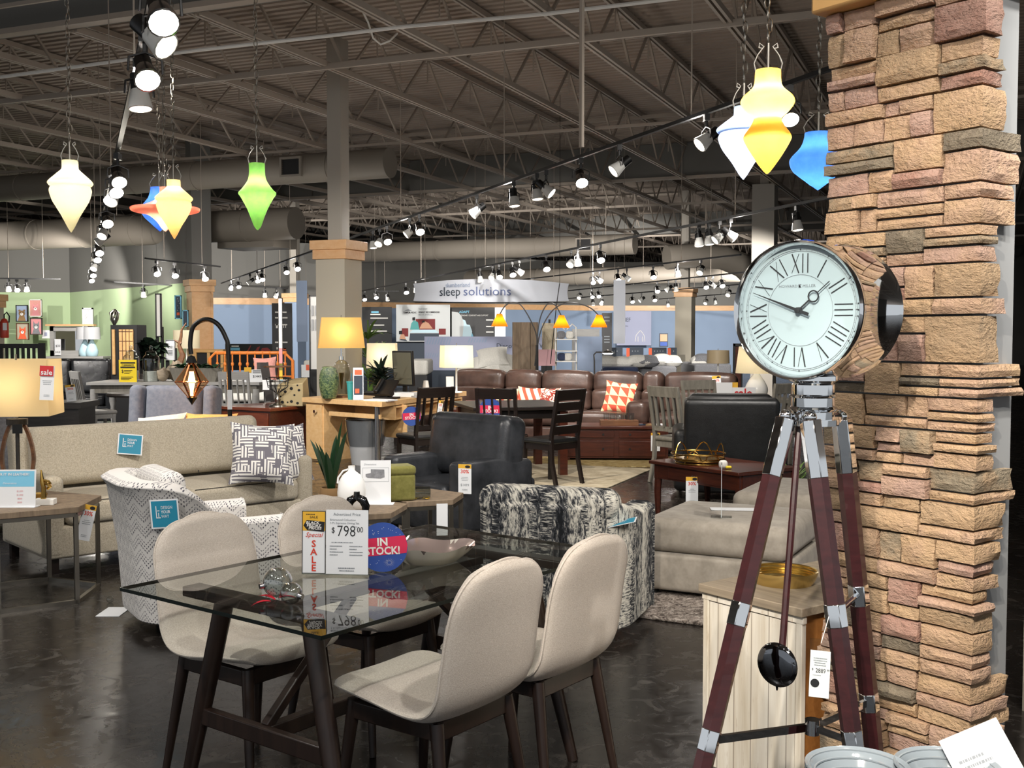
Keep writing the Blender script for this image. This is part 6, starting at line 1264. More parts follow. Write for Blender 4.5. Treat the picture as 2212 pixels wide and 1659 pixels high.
m.box((0, -.4, h - .03), (w, .06, .08)); m.box((0, -.4, h - .38), (w, .05, .14)); obj('end_panel', m, 'black_matte', t)
for i in range(11): m = MB(); m.box((-w / 2 + w * (i + .5) / 11, -.4, h - .2), (.05, .03, .3)); obj('slat', m, 'black_matte', t)
m = MB(); m.box((0, .1, h - .6), (w, 1.0, .18)); m.box((0, .1, .2), (w, 1.0, .4)); obj('mattress_base', m, 'dark_brown', t)
t, w, h = solid('dresser', 'grey painted dresser with drawers under a framed mirror', 'dresser', 95, 770, 223, 815, 23.5, .5, 'painted_grey'); m = MB(); m.box((0, 0, h / 2 - .02), (w - .06, .46, h - .04)); obj('cabinet_body', m, 'painted_grey', t); m = MB(); m.box((0, 0, h - .02), (w, .52, .04)); obj('top', m, 'painted_grey', t)
for sx in (-1, 1):
    for k in range(3): m = MB(); m.box((sx * w * .235, -.24, h - .19 - .27 * k), (w * .43, .02, .23)); obj('drawer', m, 'painted_grey', t, bevel=.006)
dz = h
t, w, h2 = solid('dresser_mirror', 'grey framed mirror with cornice standing on the grey dresser', 'mirror', 108, 700, 197, 769, 23.85, .1, 'painted_grey', dz); h2 = D(0, 700, 23.6).z - dz; m = MB()
for sx in (-1, 1): m.box((sx * (w / 2 - .04), 0, h2 / 2), (.08, .08, h2))
m.box((0, 0, h2 - .1), (w, .08, .1)); m.box((0, 0, .06), (w, .08, .12)); obj('mirror_frame', m, 'painted_grey', t); m = MB(); m.box((0, -.02, h2 - .02), (w + .14, .16, .04)); obj('cornice', m, 'maple', t); m = MB(); m.box((0, .02, h2 / 2), (w - .14, .01, h2 - .2)); obj('mirror_glass', m, 'mirror', t)
b = Board('price_sign', 'white price sheet leaning inside the grey dresser mirror', 'sign', 118, 728, 131, 763, 23.8, 'paper', .01); m = MB(); b.txt(m, '$30', 120, 745, 5); b.txt(m, 'SALE', 119, 758, 4); b.part('lettering', m, 'ink'); b.t.location.z = dz + .02
b = Board('notice_card', 'small pinkish notice card on the green wall beside the grey mirror', 'card', 91, 713, 107, 731, 28.4, 'paper', .01); m = MB(); b.q(m, 96, 718, 102, 726); b.part('picture', m, 'poster_mauve')
def tear_base(t): m = MB(); m.lathe(catmull([(0, 0), (.1, 0), (.13, .1), (.09, .22), (.04, .33), (.03, .36)], 4), 20); obj('glass_body', m, 'pale_blue', t)
for px, lb in ((184, 'white shaded lamp with blue glass teardrop base on the grey dresser'), (199, 'second teardrop glass lamp, overlapping its twin at the dresser edge')):
    p = D(px, 768, 23.74 - (px - 184) * .004); lamp(lb, (p.x, p.y, dz), 'shade_grey', .36, .33, .36, .62, 0, tear_base)
t, w, h = solid('shutter_cabinet', 'black framed cabinet with woven tan door panels', 'cabinet', 238, 702, 296, 800, 17.3, .45, 'black_matte'); m = MB(); m.box((0, .02, h / 2), (w - .02, .46, h)); obj('cabinet_body', m, 'black_matte', t)
for x, ww in ((-w * .36, w * .1), (.1 * w, w * .5)): m = MB(); m.box((x, -.225, h - .42), (ww, .03, .7)); obj('door_panel', m, 'tile_bamboo', t)
m = MB()
for z in range(5): m.box((.1 * w, -.245, h - .1 - .15 * z), (w * .5, .006, .008))
for x in range(1, 4): m.box((.1 * w - w * .25 + w * .125 * x, -.245, h - .42), (.006, .006, .7))
obj('muntin', m, 'walnut', t)
m = MB(); p = D(247, 698, 17.5)
for i in range(7): a = i * .9; m.tube([(0, 0, 0), (.05 * math.cos(a), .04 * math.sin(a), .09), (.07 * math.cos(a + .4), .04 * math.sin(a), .19), (.01, 0, .24)], .018, 6)
o_ = obj('tangle_sculpture', m, 'nickel'); o_.location = (p.x, p.y, h); tag(o_, 'silvery tangled sculpture on top of the black shutter cabinet', 'sculpture')
p = D(325, 800, 17.6); t = thing('plant_stand', 'dark stand under the bushy plant behind the jars', 'stand', (p.x, p.y, 0)); m = MB(); m.box((0, 0, .45), (.4, .4, .9)); obj('stand_body', m, 'dark_brown', t); leafy('potted_plant', 'bushy dark green plant behind the glass jars', (p.x, p.y, .9), .12, 130, .42, .2, 1.0, 'leaf_dark', .1, 'plant', .9, 3)
# grey counter table with jars
t, w, h = solid('counter_table', 'long grey counter table holding the glass jars and planter', 'table', 186, 826, 560, 838, 16.0, .95, 'grey_wood'); hc = h; m = MB(); m.box((0, 0, h - .02), (w, .95, .04)); obj('tabletop', m, 'painted_grey', t); m = MB(); m.box((0, 0, h - .1), (w - .1, .85, .12)); obj('apron', m, 'grey_wood', t)
for sx in (-.94, -.3, .3, .94):
    for sy in (-1, 1): m = MB(); m.lathe([(.045, 0), (.05, .1), (.03, .2), (.05, .3), (.035, .42), (.055, .5), (.055, h - .1)], 10, (sx * w / 2, sy * .38, 0)); obj('turned_leg', m, 'painted_grey', t)
def jar(px, py, Y, label):
    p = D(px, py, Y); t = thing('glass_jar', label, 'jar', (p.x, p.y, hc)); m = MB(); m.lathe(catmull([(.0, .0), (.105, 0), (.115, .06), (.118, .3), (.11, .36), (.07, .4)], 4), 24); obj('jar_body', m, 'jar_glass', t); m = MB(); m.lathe([(0, .005), (.1, .005), (.11, .15), (.0, .15)], 20); obj('filling', m, 'white_linen', t); m = MB(); m.lathe([(.08, .4), (.07, .44), (.02, .46), (.025, .49), (.02, .52), (0, .53)], 18); obj('lid', m, 'jar_glass', t)
jar(284, 820, 16.5, 'lidded glass jar behind the yellow clearance sign'); jar(327, 822, 16.3, 'lidded glass jar filled with sand, beside the coral lumps')
for px, r_, lb in ((352, .09, 'rough grey coral lump beside the glass jar'), (370, .13, 'larger rough coral lump behind the planter')):
    p = D(px, 822, 16.3); m = MB(); vs = []
    m.lathe([(r_ * math.sin(PI * i / 12), r_ * 1.1 - r_ * 1.1 * math.cos(PI * i / 12)) for i in range(13)], 20); m.v = [v * (1 + .25 * NZ.noise(v * 18)) for v in m.v]; o_ = obj('coral', m, 'weathered'); o_.location = (p.x, p.y + (.2 if r_ > .1 else 0), hc); tag(o_, lb, 'coral')
b = Board('clearance_sign', 'yellow clearance sign on the grey counter table before the jars', 'sign', 245, 780, 283, 829, 15.85, 'acid_yellow', .01); m = MB(); b.q(m, 248, 785, 280, 788); b.q(m, 248, 795, 280, 798); b.txt(m, 'CLEARANCE', 264, 793.5, 4, 'CENTER', .85, .02); b.txt(m, '$', 250, 808, 7); [b.q(m, 256, 803 + 3 * i, 256 + 18 - i * 3, 804 + 3 * i) for i in range(3)]; [b.q(m, 249, 817 + 3 * i, 276 - i * 4, 818 + 3 * i) for i in range(3)]; b.part('lettering', m, 'ink'); b.t.location.z = hc; b.t.location.y = 16.08
p = D(425, 838, 16.3); t = thing('planter', 'grey trough planter with low leafy greens and yellow tips on the counter', 'planter', (p.x, p.y, hc)); m = MB(); m.add([(-.3, -.1, 0), (.3, -.1, 0), (.3, .1, 0), (-.3, .1, 0), (-.36, -.14, .2), (.36, -.14, .2), (.36, .14, .2), (-.36, .14, .2)], [(0, 3, 2, 1), (0, 1, 5, 4), (1, 2, 6, 5), (2, 3, 7, 6), (3, 0, 4, 7), (4, 5, 6, 7)]); obj('trough', m, 'grey_wood', t)
m = MB()
for i in range(60): a = R.uniform(0, 6.28); m.leaf((R.uniform(-.28, .28), R.uniform(-.08, .08), .19), (math.cos(a), math.sin(a) * .6, R.uniform(.3, 1)), R.uniform(.12, .24), .06, .4, 5)
obj('foliage', m, 'leaf_green', t)
p = D(395, 800, 16.7); t = thing('driftwood_branch', 'twisted driftwood branch rising beside the arched lamp lantern', 'ornament', (p.x, p.y, hc)); m = MB(); m.tube([(0, 0, 0), (-.06, 0, .22), (.0, 0, .38), (-.05, 0, .52), (-.02, 0, .66), (-.01, 0, .76), (.06, 0, .86)], [.07, .06, .045, .03, .024, .018, .008], 8); m.tube([(-.02, 0, .55), (-.12, 0, .6)], [.03, .01], 6); obj('branch', m, 'walnut', t)
p = D(403, 752, 19.5); t = lamp('plain white drum shade lamp before the maple column', (p.x, p.y, .55), 'shade_white', .45, .45, .72, 1.04, 0, stick_base(.75)); m = MB(); m.box((0, 0, .25), (.5, .4, .5)); t = thing('side_cabinet', 'small grey cabinet under the white drum shade lamp', 'cabinet', (p.x, p.y, .03)); obj('cabinet_body', m, 'grey_wood', t)
b = Board('price_sign', 'white framed price sign beside the bushy plant', 'sign', 359, 734, 378, 778, 18.6, 'paper', .012, 'grey_plastic', .8, True); m = MB(); b.txt(m, '$30', 362, 752, 5); [b.q(m, 363, 757 + 3 * i, 373, 758 + 3 * i) for i in range(4)]; b.part('lettering', m, 'ink')
b = Board('price_sign', '30 percent 1449 price sign on the grey counter table', 'sign', 509, 798, 551, 826, 15.6, 'paper', .012); m = MB(); b.q(m, 509, 793, 525, 805); b.part('yellow_header', m, 'tag_yellow'); m = MB(); b.txt(m, '30', 511, 819, 6, bold=.02); b.part('percent', m, 'red_ink'); m = MB(); b.txt(m, '$1449', 528, 816, 6, sx=.9); [b.q(m, 528, 800 + 2.4 * i, 546, 801 + 2.4 * i) for i in range(3)]; b.part('lettering', m, 'ink'); b.t.location.z = hc; b.t.location.y = 16.1
cg = side_chair('grey slat-back chair at the counter table behind the arched lamp pole', (-3.72, 15.25), (.15, .98), 'painted_grey', 'painted_grey', 'v', 1.02); dup(cg, (-5.75, 15.3, 0), facing(.8, .6), 'grey chair seen edge-on beside the pale recliner')
t, w, h = solid('end_cabinet', 'black stained end table behind the square linen lamp', 'side table', 50, 870, 174, 920, 13.2, .6, 'dark_brown'); m = MB(); m.box((0, 0, h / 2 - .03), (w - .08, .54, h - .06)); obj('cabinet_body', m, 'dark_brown', t); m = MB(); m.box((0, 0, h - .035), (w, .62, .07)); obj('top', m, 'dark_brown', t)
price_tag('white tag lying on the black stained end table', V((-5.33, 13.4, .918)), (0, -1), .12, .2, '', roll=.1)
p = D(290, 848, 12.0); t = thing('side_table', 'small round dark topped table behind the pale recliner', 'side table', (p.x, p.y, 0)); m = MB(); m.lathe([(0, p.z - .04), (.28, p.z - .04), (.29, p.z - .02), (.28, p.z), (0, p.z)], 28); obj('tabletop', m, 'dark_brown', t); m = MB(); m.lathe([(.2, 0), (.18, .03), (.04, .06), (.035, p.z - .04)], 16); obj('pedestal', m, 'dark_brown', t)
# cherry chest beside the desk
N0, Lf = V((-2.9, 13.3)), V((-3.6, 13.72)); d_ = (N0 - Lf); w = d_.length; n_ = V((-d_.y, d_.x)).normalized(); c = (N0 + Lf) / 2 + n_ * .5
ht = .64; t = thing('cherry_chest', 'red cherry wood chest with glossy top between sofa and service desk', 'chest', (c.x, c.y, 0), math.atan2(d_.y, d_.x)); m = MB(); m.box((0, 0, ht - .02), (w + .05, 1.05, .04)); obj('top', m, 'red_cherry', t, bevel=.006); m = MB(); m.box((0, 0, (ht - .04) / 2 + .04), (w, 1.0, ht - .12)); obj('cabinet_body', m, 'dark_cherry', t); m = MB(); m.box((0, -.505, ht - .15), (w - .06, .016, .17)); obj('drawer', m, 'red_cherry', t, bevel=.004); m = MB(); m.box((0, -.505, ht - .36), (w - .06, .016, .2)); obj('drawer', m, 'red_cherry', t, bevel=.004)
p = D(600, 876, 13.6); t = thing('wire_basket', 'wire basket on a bronze pedestal stand on the cherry chest', 'basket', (p.x, p.y, ht)); m = MB(); m.lathe([(0, 0), (.11, 0), (.1, .02), (.03, .05), (.04, .09), (.025, .12), (.03, .16), (0, .17)], 20); obj('pedestal', m, 'nickel', t); m = MB()
for i in range(12): a = 2 * PI * i / 12; m.tube([(.02 * math.cos(a), .02 * math.sin(a), .17), (.12 * math.cos(a), .12 * math.sin(a), .24), (.14 * math.cos(a), .14 * math.sin(a), .36)], .004, 4)
for r_, z in ((.125, .26), (.14, .36), (.135, .31)): m.tube([(r_ * math.cos(2 * PI * i / 24), r_ * math.sin(2 * PI * i / 24), z) for i in range(24)], .004, 4, closed=True)
obj('wire_cage', m, 'black_metal', t); m = MB(); m.tube([(.0, 0, .36), (.0, 0, .49)], .008, 6); m.lathe([(0, .485), (.17, .485), (.17, .5), (0, .5)], 20); obj('wood_lid', m, 'walnut', t)
p = D(628, 874, 13.7); t = thing('ceramic_block', 'tan ceramic wedge block pierced with round holes on the cherry chest', 'ornament', (p.x + .02, p.y + .05, ht), -.2); m = MB(); m.add([(-.17, -.1, 0), (.17, -.1, 0), (.17, .14, 0), (-.17, .14, 0), (-.17, -.1, .26), (.17, -.1, .29), (.14, .14, .35), (-.12, .14, .33)], [(0, 3, 2, 1), (0, 1, 5, 4), (1, 2, 6, 5), (2, 3, 7, 6), (3, 0, 4, 7), (4, 5, 6, 7)]); obj('block_body', m, 'ceramic_tan', t, bevel=.01); m = MB()
for x, z, r_ in ((-.1, .05, .022), (.02, .06, .02), (-.03, .05, .012), (.1, .04, .018), (-.06, .18, .02), (.06, .14, .014), (.12, .2, .018), (.02, .22, .022), (-.12, .12, .012), (.1, .26, .012)): m.disc((0, 0, 0), r_, 14, MX.Translation((x, -.1015 - .0, z)) @ MX.Rotation(PI / 2, 4, 'X'), r_ * .9)
obj('hole', m, 'black_matte', t)
price_tag('pale tag hanging from the wire basket on the cherry chest', bpy.data.objects['wire_basket'].location + V((-.13, -.06, .33)), (.1, -1), .08, .12, '', yellow=False, big='', small=True); price_tag('pink tag tied to the arched lamp pole', surf(496, 842, .02), (.5, -.85), .04, .17, '', yellow=False, big='', small=True)
t = thing('picture_frame', 'dark narrow frame leaning behind the wire basket', 'frame', D(577, 835, 14.4)); t.location.z = ht - .0; m = MB(); m.box((0, 0, .27), (.1, .05, .5), 0, MX.Rotation(-.15, 3, 'Y')); obj('frame_body', m, 'dark_brown', t)
# orange metal bed with pillow
t, w, h = solid('metal_bed', 'orange metal spindle bed with pink pillow before the blue wall', 'bed', 398, 766, 592, 815, 18.2, 1.6, 'orange_metal'); m = MB(); m.tube([(-w / 2, .75, 0), (-w / 2, .75, h - .1), (-w / 2 + .1, .75, h), (w / 2 - .14, .75, h), (w / 2, .75, h - .14), (w / 2, .75, 0)], .03, 8); m.tube([(-w / 2, .75, h - .42), (w / 2, .75, h - .42)], .02, 6); obj('headboard_rail', m, 'orange_metal', t)
for i in range(10): x = -w / 2 + w * (i + 1) / 11; m = MB(); m.tube([(x, .75, h - .42), (x, .75, h)], .014, 6); m.lathe([(.03 * math.sin(PI * k / 6), h - .2 - .04 * math.cos(PI * k / 6)) for k in range(7)], 8, (x, .75, 0)); m.lathe([(.035 * math.sin(PI * k / 6), h - .035 * math.cos(PI * k / 6)) for k in range(7)], 8, (x, .75, 0)); obj('spindle', m, 'orange_metal', t)
m = MB(); m.rbox((0, -.15, h - .62), (w, 1.7, .3), .06, 3); obj('mattress', m, 'white_linen', t); m = MB(); m.box((0, -.15, .2), (w - .06, 1.6, .4)); obj('bed_base', m, 'grey_linen', t)
cushion('plain pink square pillow on the orange metal bed', 'pink_fabric', D(572, 797, 19.4), (-.1, -1), .42, .14, -.15, .05)
b = Board('price_sign', 'small dark sign card leaning on the pink pillow', 'sign', 555, 783, 577, 811, 19.2, 'dark_brown', .02)
t, w, h = solid('console_shelf', 'cream topped console with dark openings behind the orange bed', 'console', 420, 755, 481, 815, 23.0, .4, 'cap_tan'); m = MB(); m.box((0, 0, h - .03), (w, .42, .06)); m.box((0, .15, h / 2), (w, .04, h))
for sx in (-1, 0, 1): m.box((sx * w * .47, 0, h / 2), (.06, .4, h))
obj('frame_body', m, 'cap_tan', t); m = MB(); m.box((0, -.0, h / 2), (w - .1, .3, h - .14)); obj('dark_interior', m, 'black_matte', t)
# ---------------------------------------------------------------- bedding department boards
b = Board('wall_poster', 'black poster of a reclining sleeper low on the blue wall', 'poster', 487, 743, 590, 800, 29, 'poster_black', .05, None, 1, True); m = MB(); b.poly(m, [(530, 764), (535, 764), (543, 746), (541, 746)]); b.poly(m, [(548, 764), (556, 764), (562, 748), (556, 750)]); b.poly(m, [(563, 758), (576, 762), (584, 756), (578, 751), (566, 752)]); b.part('figure', m, 'maroon_print'); m = MB(); b.q(m, 498, 751, 518, 757); b.part('blue_bar', m, 'sky_ink'); m = MB(); [b.q(m, 500, 746.5, 516, 749)]; b.part('lettering', m, 'white')
b = Board('standing_banner', 'tall black printed banner beside the blue painted column', 'banner', 589, 641, 630, 850, 25.5, 'poster_black', .06, None, 1, False); m = MB()
for y, w_ in ((659, 9), (671, 11), (686, 10), (724, 11)): b.q(m, 610, y, 610 + w_, y + 3); b.q(m, 594, y, 601, y + 3)
for y in (738, 750, 768): b.q(m, 597, y - 2, 600, y + 3); b.q(m, 612, y, 618, y + 2)
b.txt(m, 'IT', 611, 694, 8, bold=.02); b.q(m, 596, 686, 600, 695); b.part('lettering', m, 'white'); m = MB(); b.q(m, 611, 738, 618, 743); b.part('orange_patch', m, 'orange')
b.t.location.z = .0; b.t.children[0].scale = (1, 1, 1)
t = thing('growth_chart', 'slim multicoloured striped post in front of the black banner', 'height chart', (D(606, 700, 19.0).x, 19.0, 0)); zt_ = D(606, 645, 19.0).z
for z0, z1, mt in ((.0, .75, 'pale_blue'), (.75, .9, 'tag_yellow'), (.9, 1.02, 'olive'), (1.02, 1.28, 'pink_ink'), (1.28, zt_, 'white')): m = MB(); m.box((0, 0, (z0 + z1) / 2), (.055, .03, z1 - z0)); obj('stripe', m, mt, t)
Board('hanging_banner', 'pale blue blank banner hanging above the blue column', 'banner', 641, 606, 663, 738, 30, 'banner_blue', .02, hang=ZD)
b = Board('door_display', 'white panelled display door just behind the painted column', 'door panel', 669, 638, 700, 800, 21, 'white_lacquer', .05, 'black', 2.5); m = MB(); [b.q(m, x, y0, x + 5, y1, .02) for x in (673, 681) for y0, y1 in ((660, 682), (690, 714))]; b.part('panel_line', m, 'grey_plastic')
b.t.location.z = D(0, 800, 21).z; m = MB(); m.box((0, .03, -b.t.location.z / 2), (.25, .1, b.t.location.z)); obj('stand_leg', m, 'black_matte', b.t)
def bed(label, x0, x1, ytop, Y, dp, mt='white_linen', base='poster_black', npil=0, pm='white_linen'):
    t, w, h = solid('display_bed', label, 'bed', x0, ytop, x1, 800, Y, dp, mt); m = MB(); m.rbox((0, 0, h - .15), (w, dp, .3), .06, 3); obj('mattress', m, mt, t); m = MB(); m.box((0, 0, (h - .3) / 2 + .0), (w - .05, dp - .05, h - .3)); obj('bed_base', m, base, t); return t, w, h
bed('display bed with folded white bedding beyond the painted column', 655, 690, 778, 24, 1.6); bed('display bed with stacked white mattresses behind the monitor', 880, 925, 778, 22, 1.4)
b = Board('price_sign', 'white price sheet with orange corner by the bed beyond the column', 'sign', 651, 788, 668, 815, 22.4, 'paper', .012, stand=True); m = MB(); b.q(m, 661, 788, 668, 800); b.part('orange_patch', m, 'orange')
b = Board('wall_poster', 'black fact poster with white headings behind the palm', 'poster', 783, 663, 846, 800, 33.5, 'poster_black', .06, None, 1, False); m = MB(); b.q(m, 802, 672, 818, 676); b.part('blue_heading', m, 'sky_ink'); m = MB(); [b.q(m, 800, y, 800 + w_, y + 2.4) for y, w_ in ((678, 22), (686, 38), (701, 30), (714, 36))]; b.part('lettering', m, 'white'); b.t.location.z = D(0, 800, 33.5).z
b = Board('wall_poster', 'white poster of a couple and a bed with maroon headboard', 'poster', 856, 658, 972, 738, 31, 'poster_grey', .06)
m = MB(); b.q(m, 898, 689, 940, 712, .006); b.q(m, 868, 709, 882, 727, .006); b.q(m, 948, 710, 963, 723, .006); b.part('maroon_furniture', m, 'maroon_print'); m = MB(); b.poly(m, [(884, 736), (948, 736), (948, 720), (886, 720)], .012); b.poly(m, [(862, 735), (880, 737), (872, 728)], .012); b.part('dark_mattress', m, 'poster_navy'); m = MB(); b.poly(m, [(885, 719), (948, 719), (940, 712), (892, 712)], .012); b.part('mattress_top', m, 'pale_blue')
m = MB(); b.poly(m, [(886, 712), (906, 712), (903, 696), (894, 692), (889, 698)], .016); b.part('sitter_print', m, 'teal_cup'); m = MB(); b.poly(m, [(906, 710), (935, 710), (926, 698), (918, 694), (911, 700)], .016); b.part('sleeper_print', m, 'skin_print'); m = MB(); b.poly(m, [(863, 732), (877, 733), (873, 722), (866, 722)], .016); b.part('child_print', m, 'skin_print'); m = MB(); b.poly(m, [(891, 692), (897, 692), (897, 685), (891, 686)], .02); b.poly(m, [(912, 697), (918, 696), (917, 692), (912, 693)], .02); b.poly(m, [(862, 722), (869, 722), (869, 714), (862, 715)], .02); b.part('hair_print', m, 'ink')
m = MB(); b.txt(m, 'TEMPUR-PEDIC', 871, 677, 3.6, sx=.85, bold=.03); b.txt(m, 'HIGHLY RECOMMENDED', 904, 676, 3.6, sx=.82, bold=.03); b.part('lettering', m, 'ink'); m = MB(); b.txt(m, 'THE MOST', 904, 669.5, 3.6, sx=.8); b.txt(m, 'BED IN AMERICA', 904, 681.5, 3.6, sx=.8); b.poly(m, [(873, 671), (890, 671), (882, 668)]); b.part('grey_lettering', m, 'grey_ink'); b.t.location.z = D(0, 738, 31).z
t = thing('partition_panel', 'dark grey partition panel below the white couple poster', 'panel', (D(914, 770, 31.2).x, 31.2, 0)); m = MB(); z = D(0, 738, 31.2).z; m.box((0, 0, z / 2), (D(972, 0, 31.2).x - D(856, 0, 31.2).x, .08, z)); obj('panel_body', m, 'poster_navy', t)
b = Board('wall_poster', 'black ADAPT poster with fanned blue mattress layers', 'poster', 975, 666, 1070, 730, 31.4, 'poster_black', .06)
for i, (xa, ya, mt) in enumerate(((1023, 714, 'sky_ink'), (1020, 702, 'pale_blue'), (1010, 692, 'pale_blue'), (1002, 683, 'poster_grey'))): m = MB(); b.poly(m, [(976, 729), (xa - 3, 729), (xa, ya + 14), (xa - 5, ya), (990, ya - 2 - 2 * i), (976, ya - 4 - 2 * i)], .006 + .004 * i); b.part('mattress_layer', m, mt)
m = MB(); b.txt(m, 'ADAPT', 992, 676, 5, bold=.03); b.part('blue_heading', m, 'sky_ink'); m = MB(); b.txt(m, 'LEGENDARY COMFORT AND SUPPORT', 991, 683, 3.6, sx=.72); [b.q(m, 1050, y, 1066, y + 2.5) for y in (690, 704, 716)]; b.part('lettering', m, 'white')
t = thing('partition_panel', 'dark partition panel carrying the black ADAPT poster', 'panel', (D(1022, 700, 31.6).x, 31.6, 0)); m = MB(); z = D(0, 664, 31.6).z; m.box((0, 0, z / 2), (1.3, .08, z)); obj('panel_body', m, 'poster_black', t)
Board('hanging_banner', 'narrow white blank banner hanging behind the white sign', 'banner', 1069, 664, 1092, 728, 29, 'banner_white', .02, hang=ZD)
b = Board('discover_panel', 'mauve Discover panel with blue stripes behind the white pillows', 'panel', 917, 727, 1178, 800, 24.6, 'poster_mauve', .06); m = MB(); [b.poly(m, [(920 + 6 * i, 744), (923 + 6 * i, 744), (928 + 6 * i, 729), (925 + 6 * i, 729)]) for i in range(9)]; [b.poly(m, [(918 + 5 * i, 772), (920 + 5 * i, 772), (923 + 5 * i, 762), (921 + 5 * i, 762)]) for i in range(6)]; [b.poly(m, [(1010 + 6 * i, 740), (1013 + 6 * i, 740), (1017 + 6 * i, 730), (1014 + 6 * i, 730)]) for i in range(7)]; b.part('stripe', m, 'banner_blue'); m = MB(); b.txt(m, 'Discover', 1072, 752, 11, sx=.95); b.txt(m, 'What', 1165, 752, 11, sx=.9); b.part('lettering', m, 'poster_navy'); b.t.location.z = D(0, 800, 24.6).z; m = MB(); m.box((0, .03, -b.t.location.z / 2), (2.5, .05, b.t.location.z)); b.part('stand_leg', m, 'poster_navy')
bed('display bed with heaped white pillows before the Discover panel', 985, 1112, 796, 21.5, 1.6)
for px, py, w_, rl, lb in ((1064, 772, .62, .12, 'large plump white pillow on top of the heap'), (1085, 784, .6, -.2, 'white pillow tucked beneath the plump one'), (1050, 789, .55, .05, 'flat white pillow at the front of the heap')):
    cushion(lb + ' before the Discover panel', 'white_linen', D(px, py, 21.4), (0, -1), w_, .22, -1.0, rl)
# hanging curved sign
YS = 23.6; a, b_ = D(893, 650, YS), D(1229, 613, YS); xc = (a.x + b_.x) / 2; t = thing('hanging_sign', 'long curved white sleep solutions sign hanging over the bedding department', 'sign', (xc, YS, a.z)); w = b_.x - a.x; h = b_.z - a.z; ns = 28; vs = []
bow = lambda u: (-.9 * (1 - u * u), .0)
for z, f in ((0, 1.0), (h * .25, .985), (h * .5, .98), (h * .75, .985), (h, 1.0)):
    for i in range(ns + 1): u = 2 * i / ns - 1; zz2 = z + (.06 * (1 - u * u) if z > h * .6 else -.05 * (1 - u * u) if z < h * .3 else 0); vs.append((u * w / 2 * f, bow(u)[0], zz2))
m = MB(); fs = [(j * (ns + 1) + i, j * (ns + 1) + i + 1, (j + 1) * (ns + 1) + i + 1, (j + 1) * (ns + 1) + i) for j in range(4) for i in range(ns)]; m.add(vs, fs); back = [(x * .99, y + .06, z) for x, y, z in vs]; m.add(back, [f[::-1] for f in fs]); obj('sign_face', m, 'banner_white', t)
m = MB(); m.add([(2 * i / ns * w / 2 - w / 2, bow(2 * i / ns - 1)[0] + .05, -.03) for i in range(ns + 1)] + [(w / 2, .5, -.03), (-w / 2, .5, -.03)], [list(range(ns + 3))[::-1]]); obj('sign_underside', m, 'black_matte', t)
def curved(body, size, x, z, sx, mt, nm, bold=0):
    m = MB(); vs, fs = glyphs(body, 'LEFT', bold, 0); pts = []
    for px_, py_, _ in vs: X = x + px_ * size * sx; pts.append((X, bow(X / (w / 2))[0] - .012, z + py_ * size))
    m.add(pts, fs); obj(nm, m, mt, t)
u = F / (YS - .8)
curved('sleep', 30 / u / .72 * .66, (949 - 1061) / u, h * .24, .84, 'poster_navy', 'lettering'); curved('solutions', 30 / u / .72 * .66, (1002 - 1061) / u, h * .24, 1.04, 'sign_ink', 'lettering'); curved('slumberland', 10 / u / .72, (963 - 1061) / u, h * .72, .8, 'banner_blue', 'small_lettering')
m = MB()
for sx in (-.42, -.1, .4): m.tube([(sx * w, -.2, h), (sx * w, -.2, ZD - a.z)], .005, 4)
obj('hanging_wire', m, 'steel', t)
# arched three-shade lamp behind the sectional
Y = 17.3; p = D(1160, 800, Y); t = thing('floor_lamp', 'black arc floor lamp with three glowing amber glass shades', 'floor lamp', (p.x, Y, 0)); O = V((p.x, Y, 0)); m = MB(); m.lathe([(0, 0), (.2, 0), (.2, .03), (.03, .05), (.025, .1)], 24); obj('base', m, 'black_metal', t); m = MB(); m.tube([(0, 0, .05), D(1160, 745, Y) - O], [.03, .022], 8); obj('stem', m, 'black_metal', t)
for arc in (((1155, 790), (1160, 735), (1150, 700), (1128, 662), (1110, 653), (1092, 660), (1079, 680)), ((1160, 770), (1162, 715), (1170, 678), (1185, 655), (1200, 660), (1213, 683)), ((1160, 760), (1168, 715), (1190, 675), (1215, 657), (1245, 655), (1275, 665), (1294, 682))):
    sh = arc[-1]; m = MB(); pts = catmull([tuple(D(x, y, Y) - O) for x, y in arc], 5); m.tube(pts, .009, 6); ar = obj('arc_arm', m, 'black_metal', t); c = D(sh[0], sh[1], Y) - O; k = Y / F
    m = MB(); m.lathe([(6 * k, 2 * k), (8 * k, -4 * k), (17 * k, -22 * k), (18 * k, -25 * k)], 22, c); obj('amber_shade', m, 'shade_amber', t); cb = c - V((0, 0, 15 * k)); m = MB(); m.lathe([(5.5 * k * math.sin(PI * i / 8), -5.5 * k * math.cos(PI * i / 8)) for i in range(9)], 12, cb); obj('bulb', m, 'bulb_warm', t); bulb_or_fill(cb + V((0, 0, 0)), 14, (1, .6, .25), .04, t)
t = thing('folding_screen', 'rustic grey brown wooden folding screen behind the arc lamp', 'screen', (D(1135, 700, 20).x, 20, 0)); zt_ = D(0, 696, 20).z
for i, (x0, x1, an) in enumerate(((1107, 1126, .2), (1126, 1146, -.15), (1146, 1163, .25))): xa, xb = D(x0, 0, 20).x - t.location.x, D(x1, 0, 20).x - t.location.x; m = MB(); m.box(((xa + xb) / 2, .0, zt_ / 2), (abs(xb - xa), .04, zt_), an); obj('screen_panel', m, 'driftwood', t)
Board('hanging_rug_sample', 'cream patterned rug sample hanging behind the arc lamp', 'rug sample', 1171, 698, 1203, 790, 20.8, 'cream_rug', .02, stand=False).t.location.z = D(0, 790, 20.8).z
t = bpy.data.objects['hanging_rug_sample']; m = MB(); m.box((0, .03, -.0 + (D(0, 690, 20.8).z - t.location.z) / 2 - t.location.z / 2), (.04, .04, D(0, 690, 20.8).z)); obj('stand_post', m, 'black_matte', t)
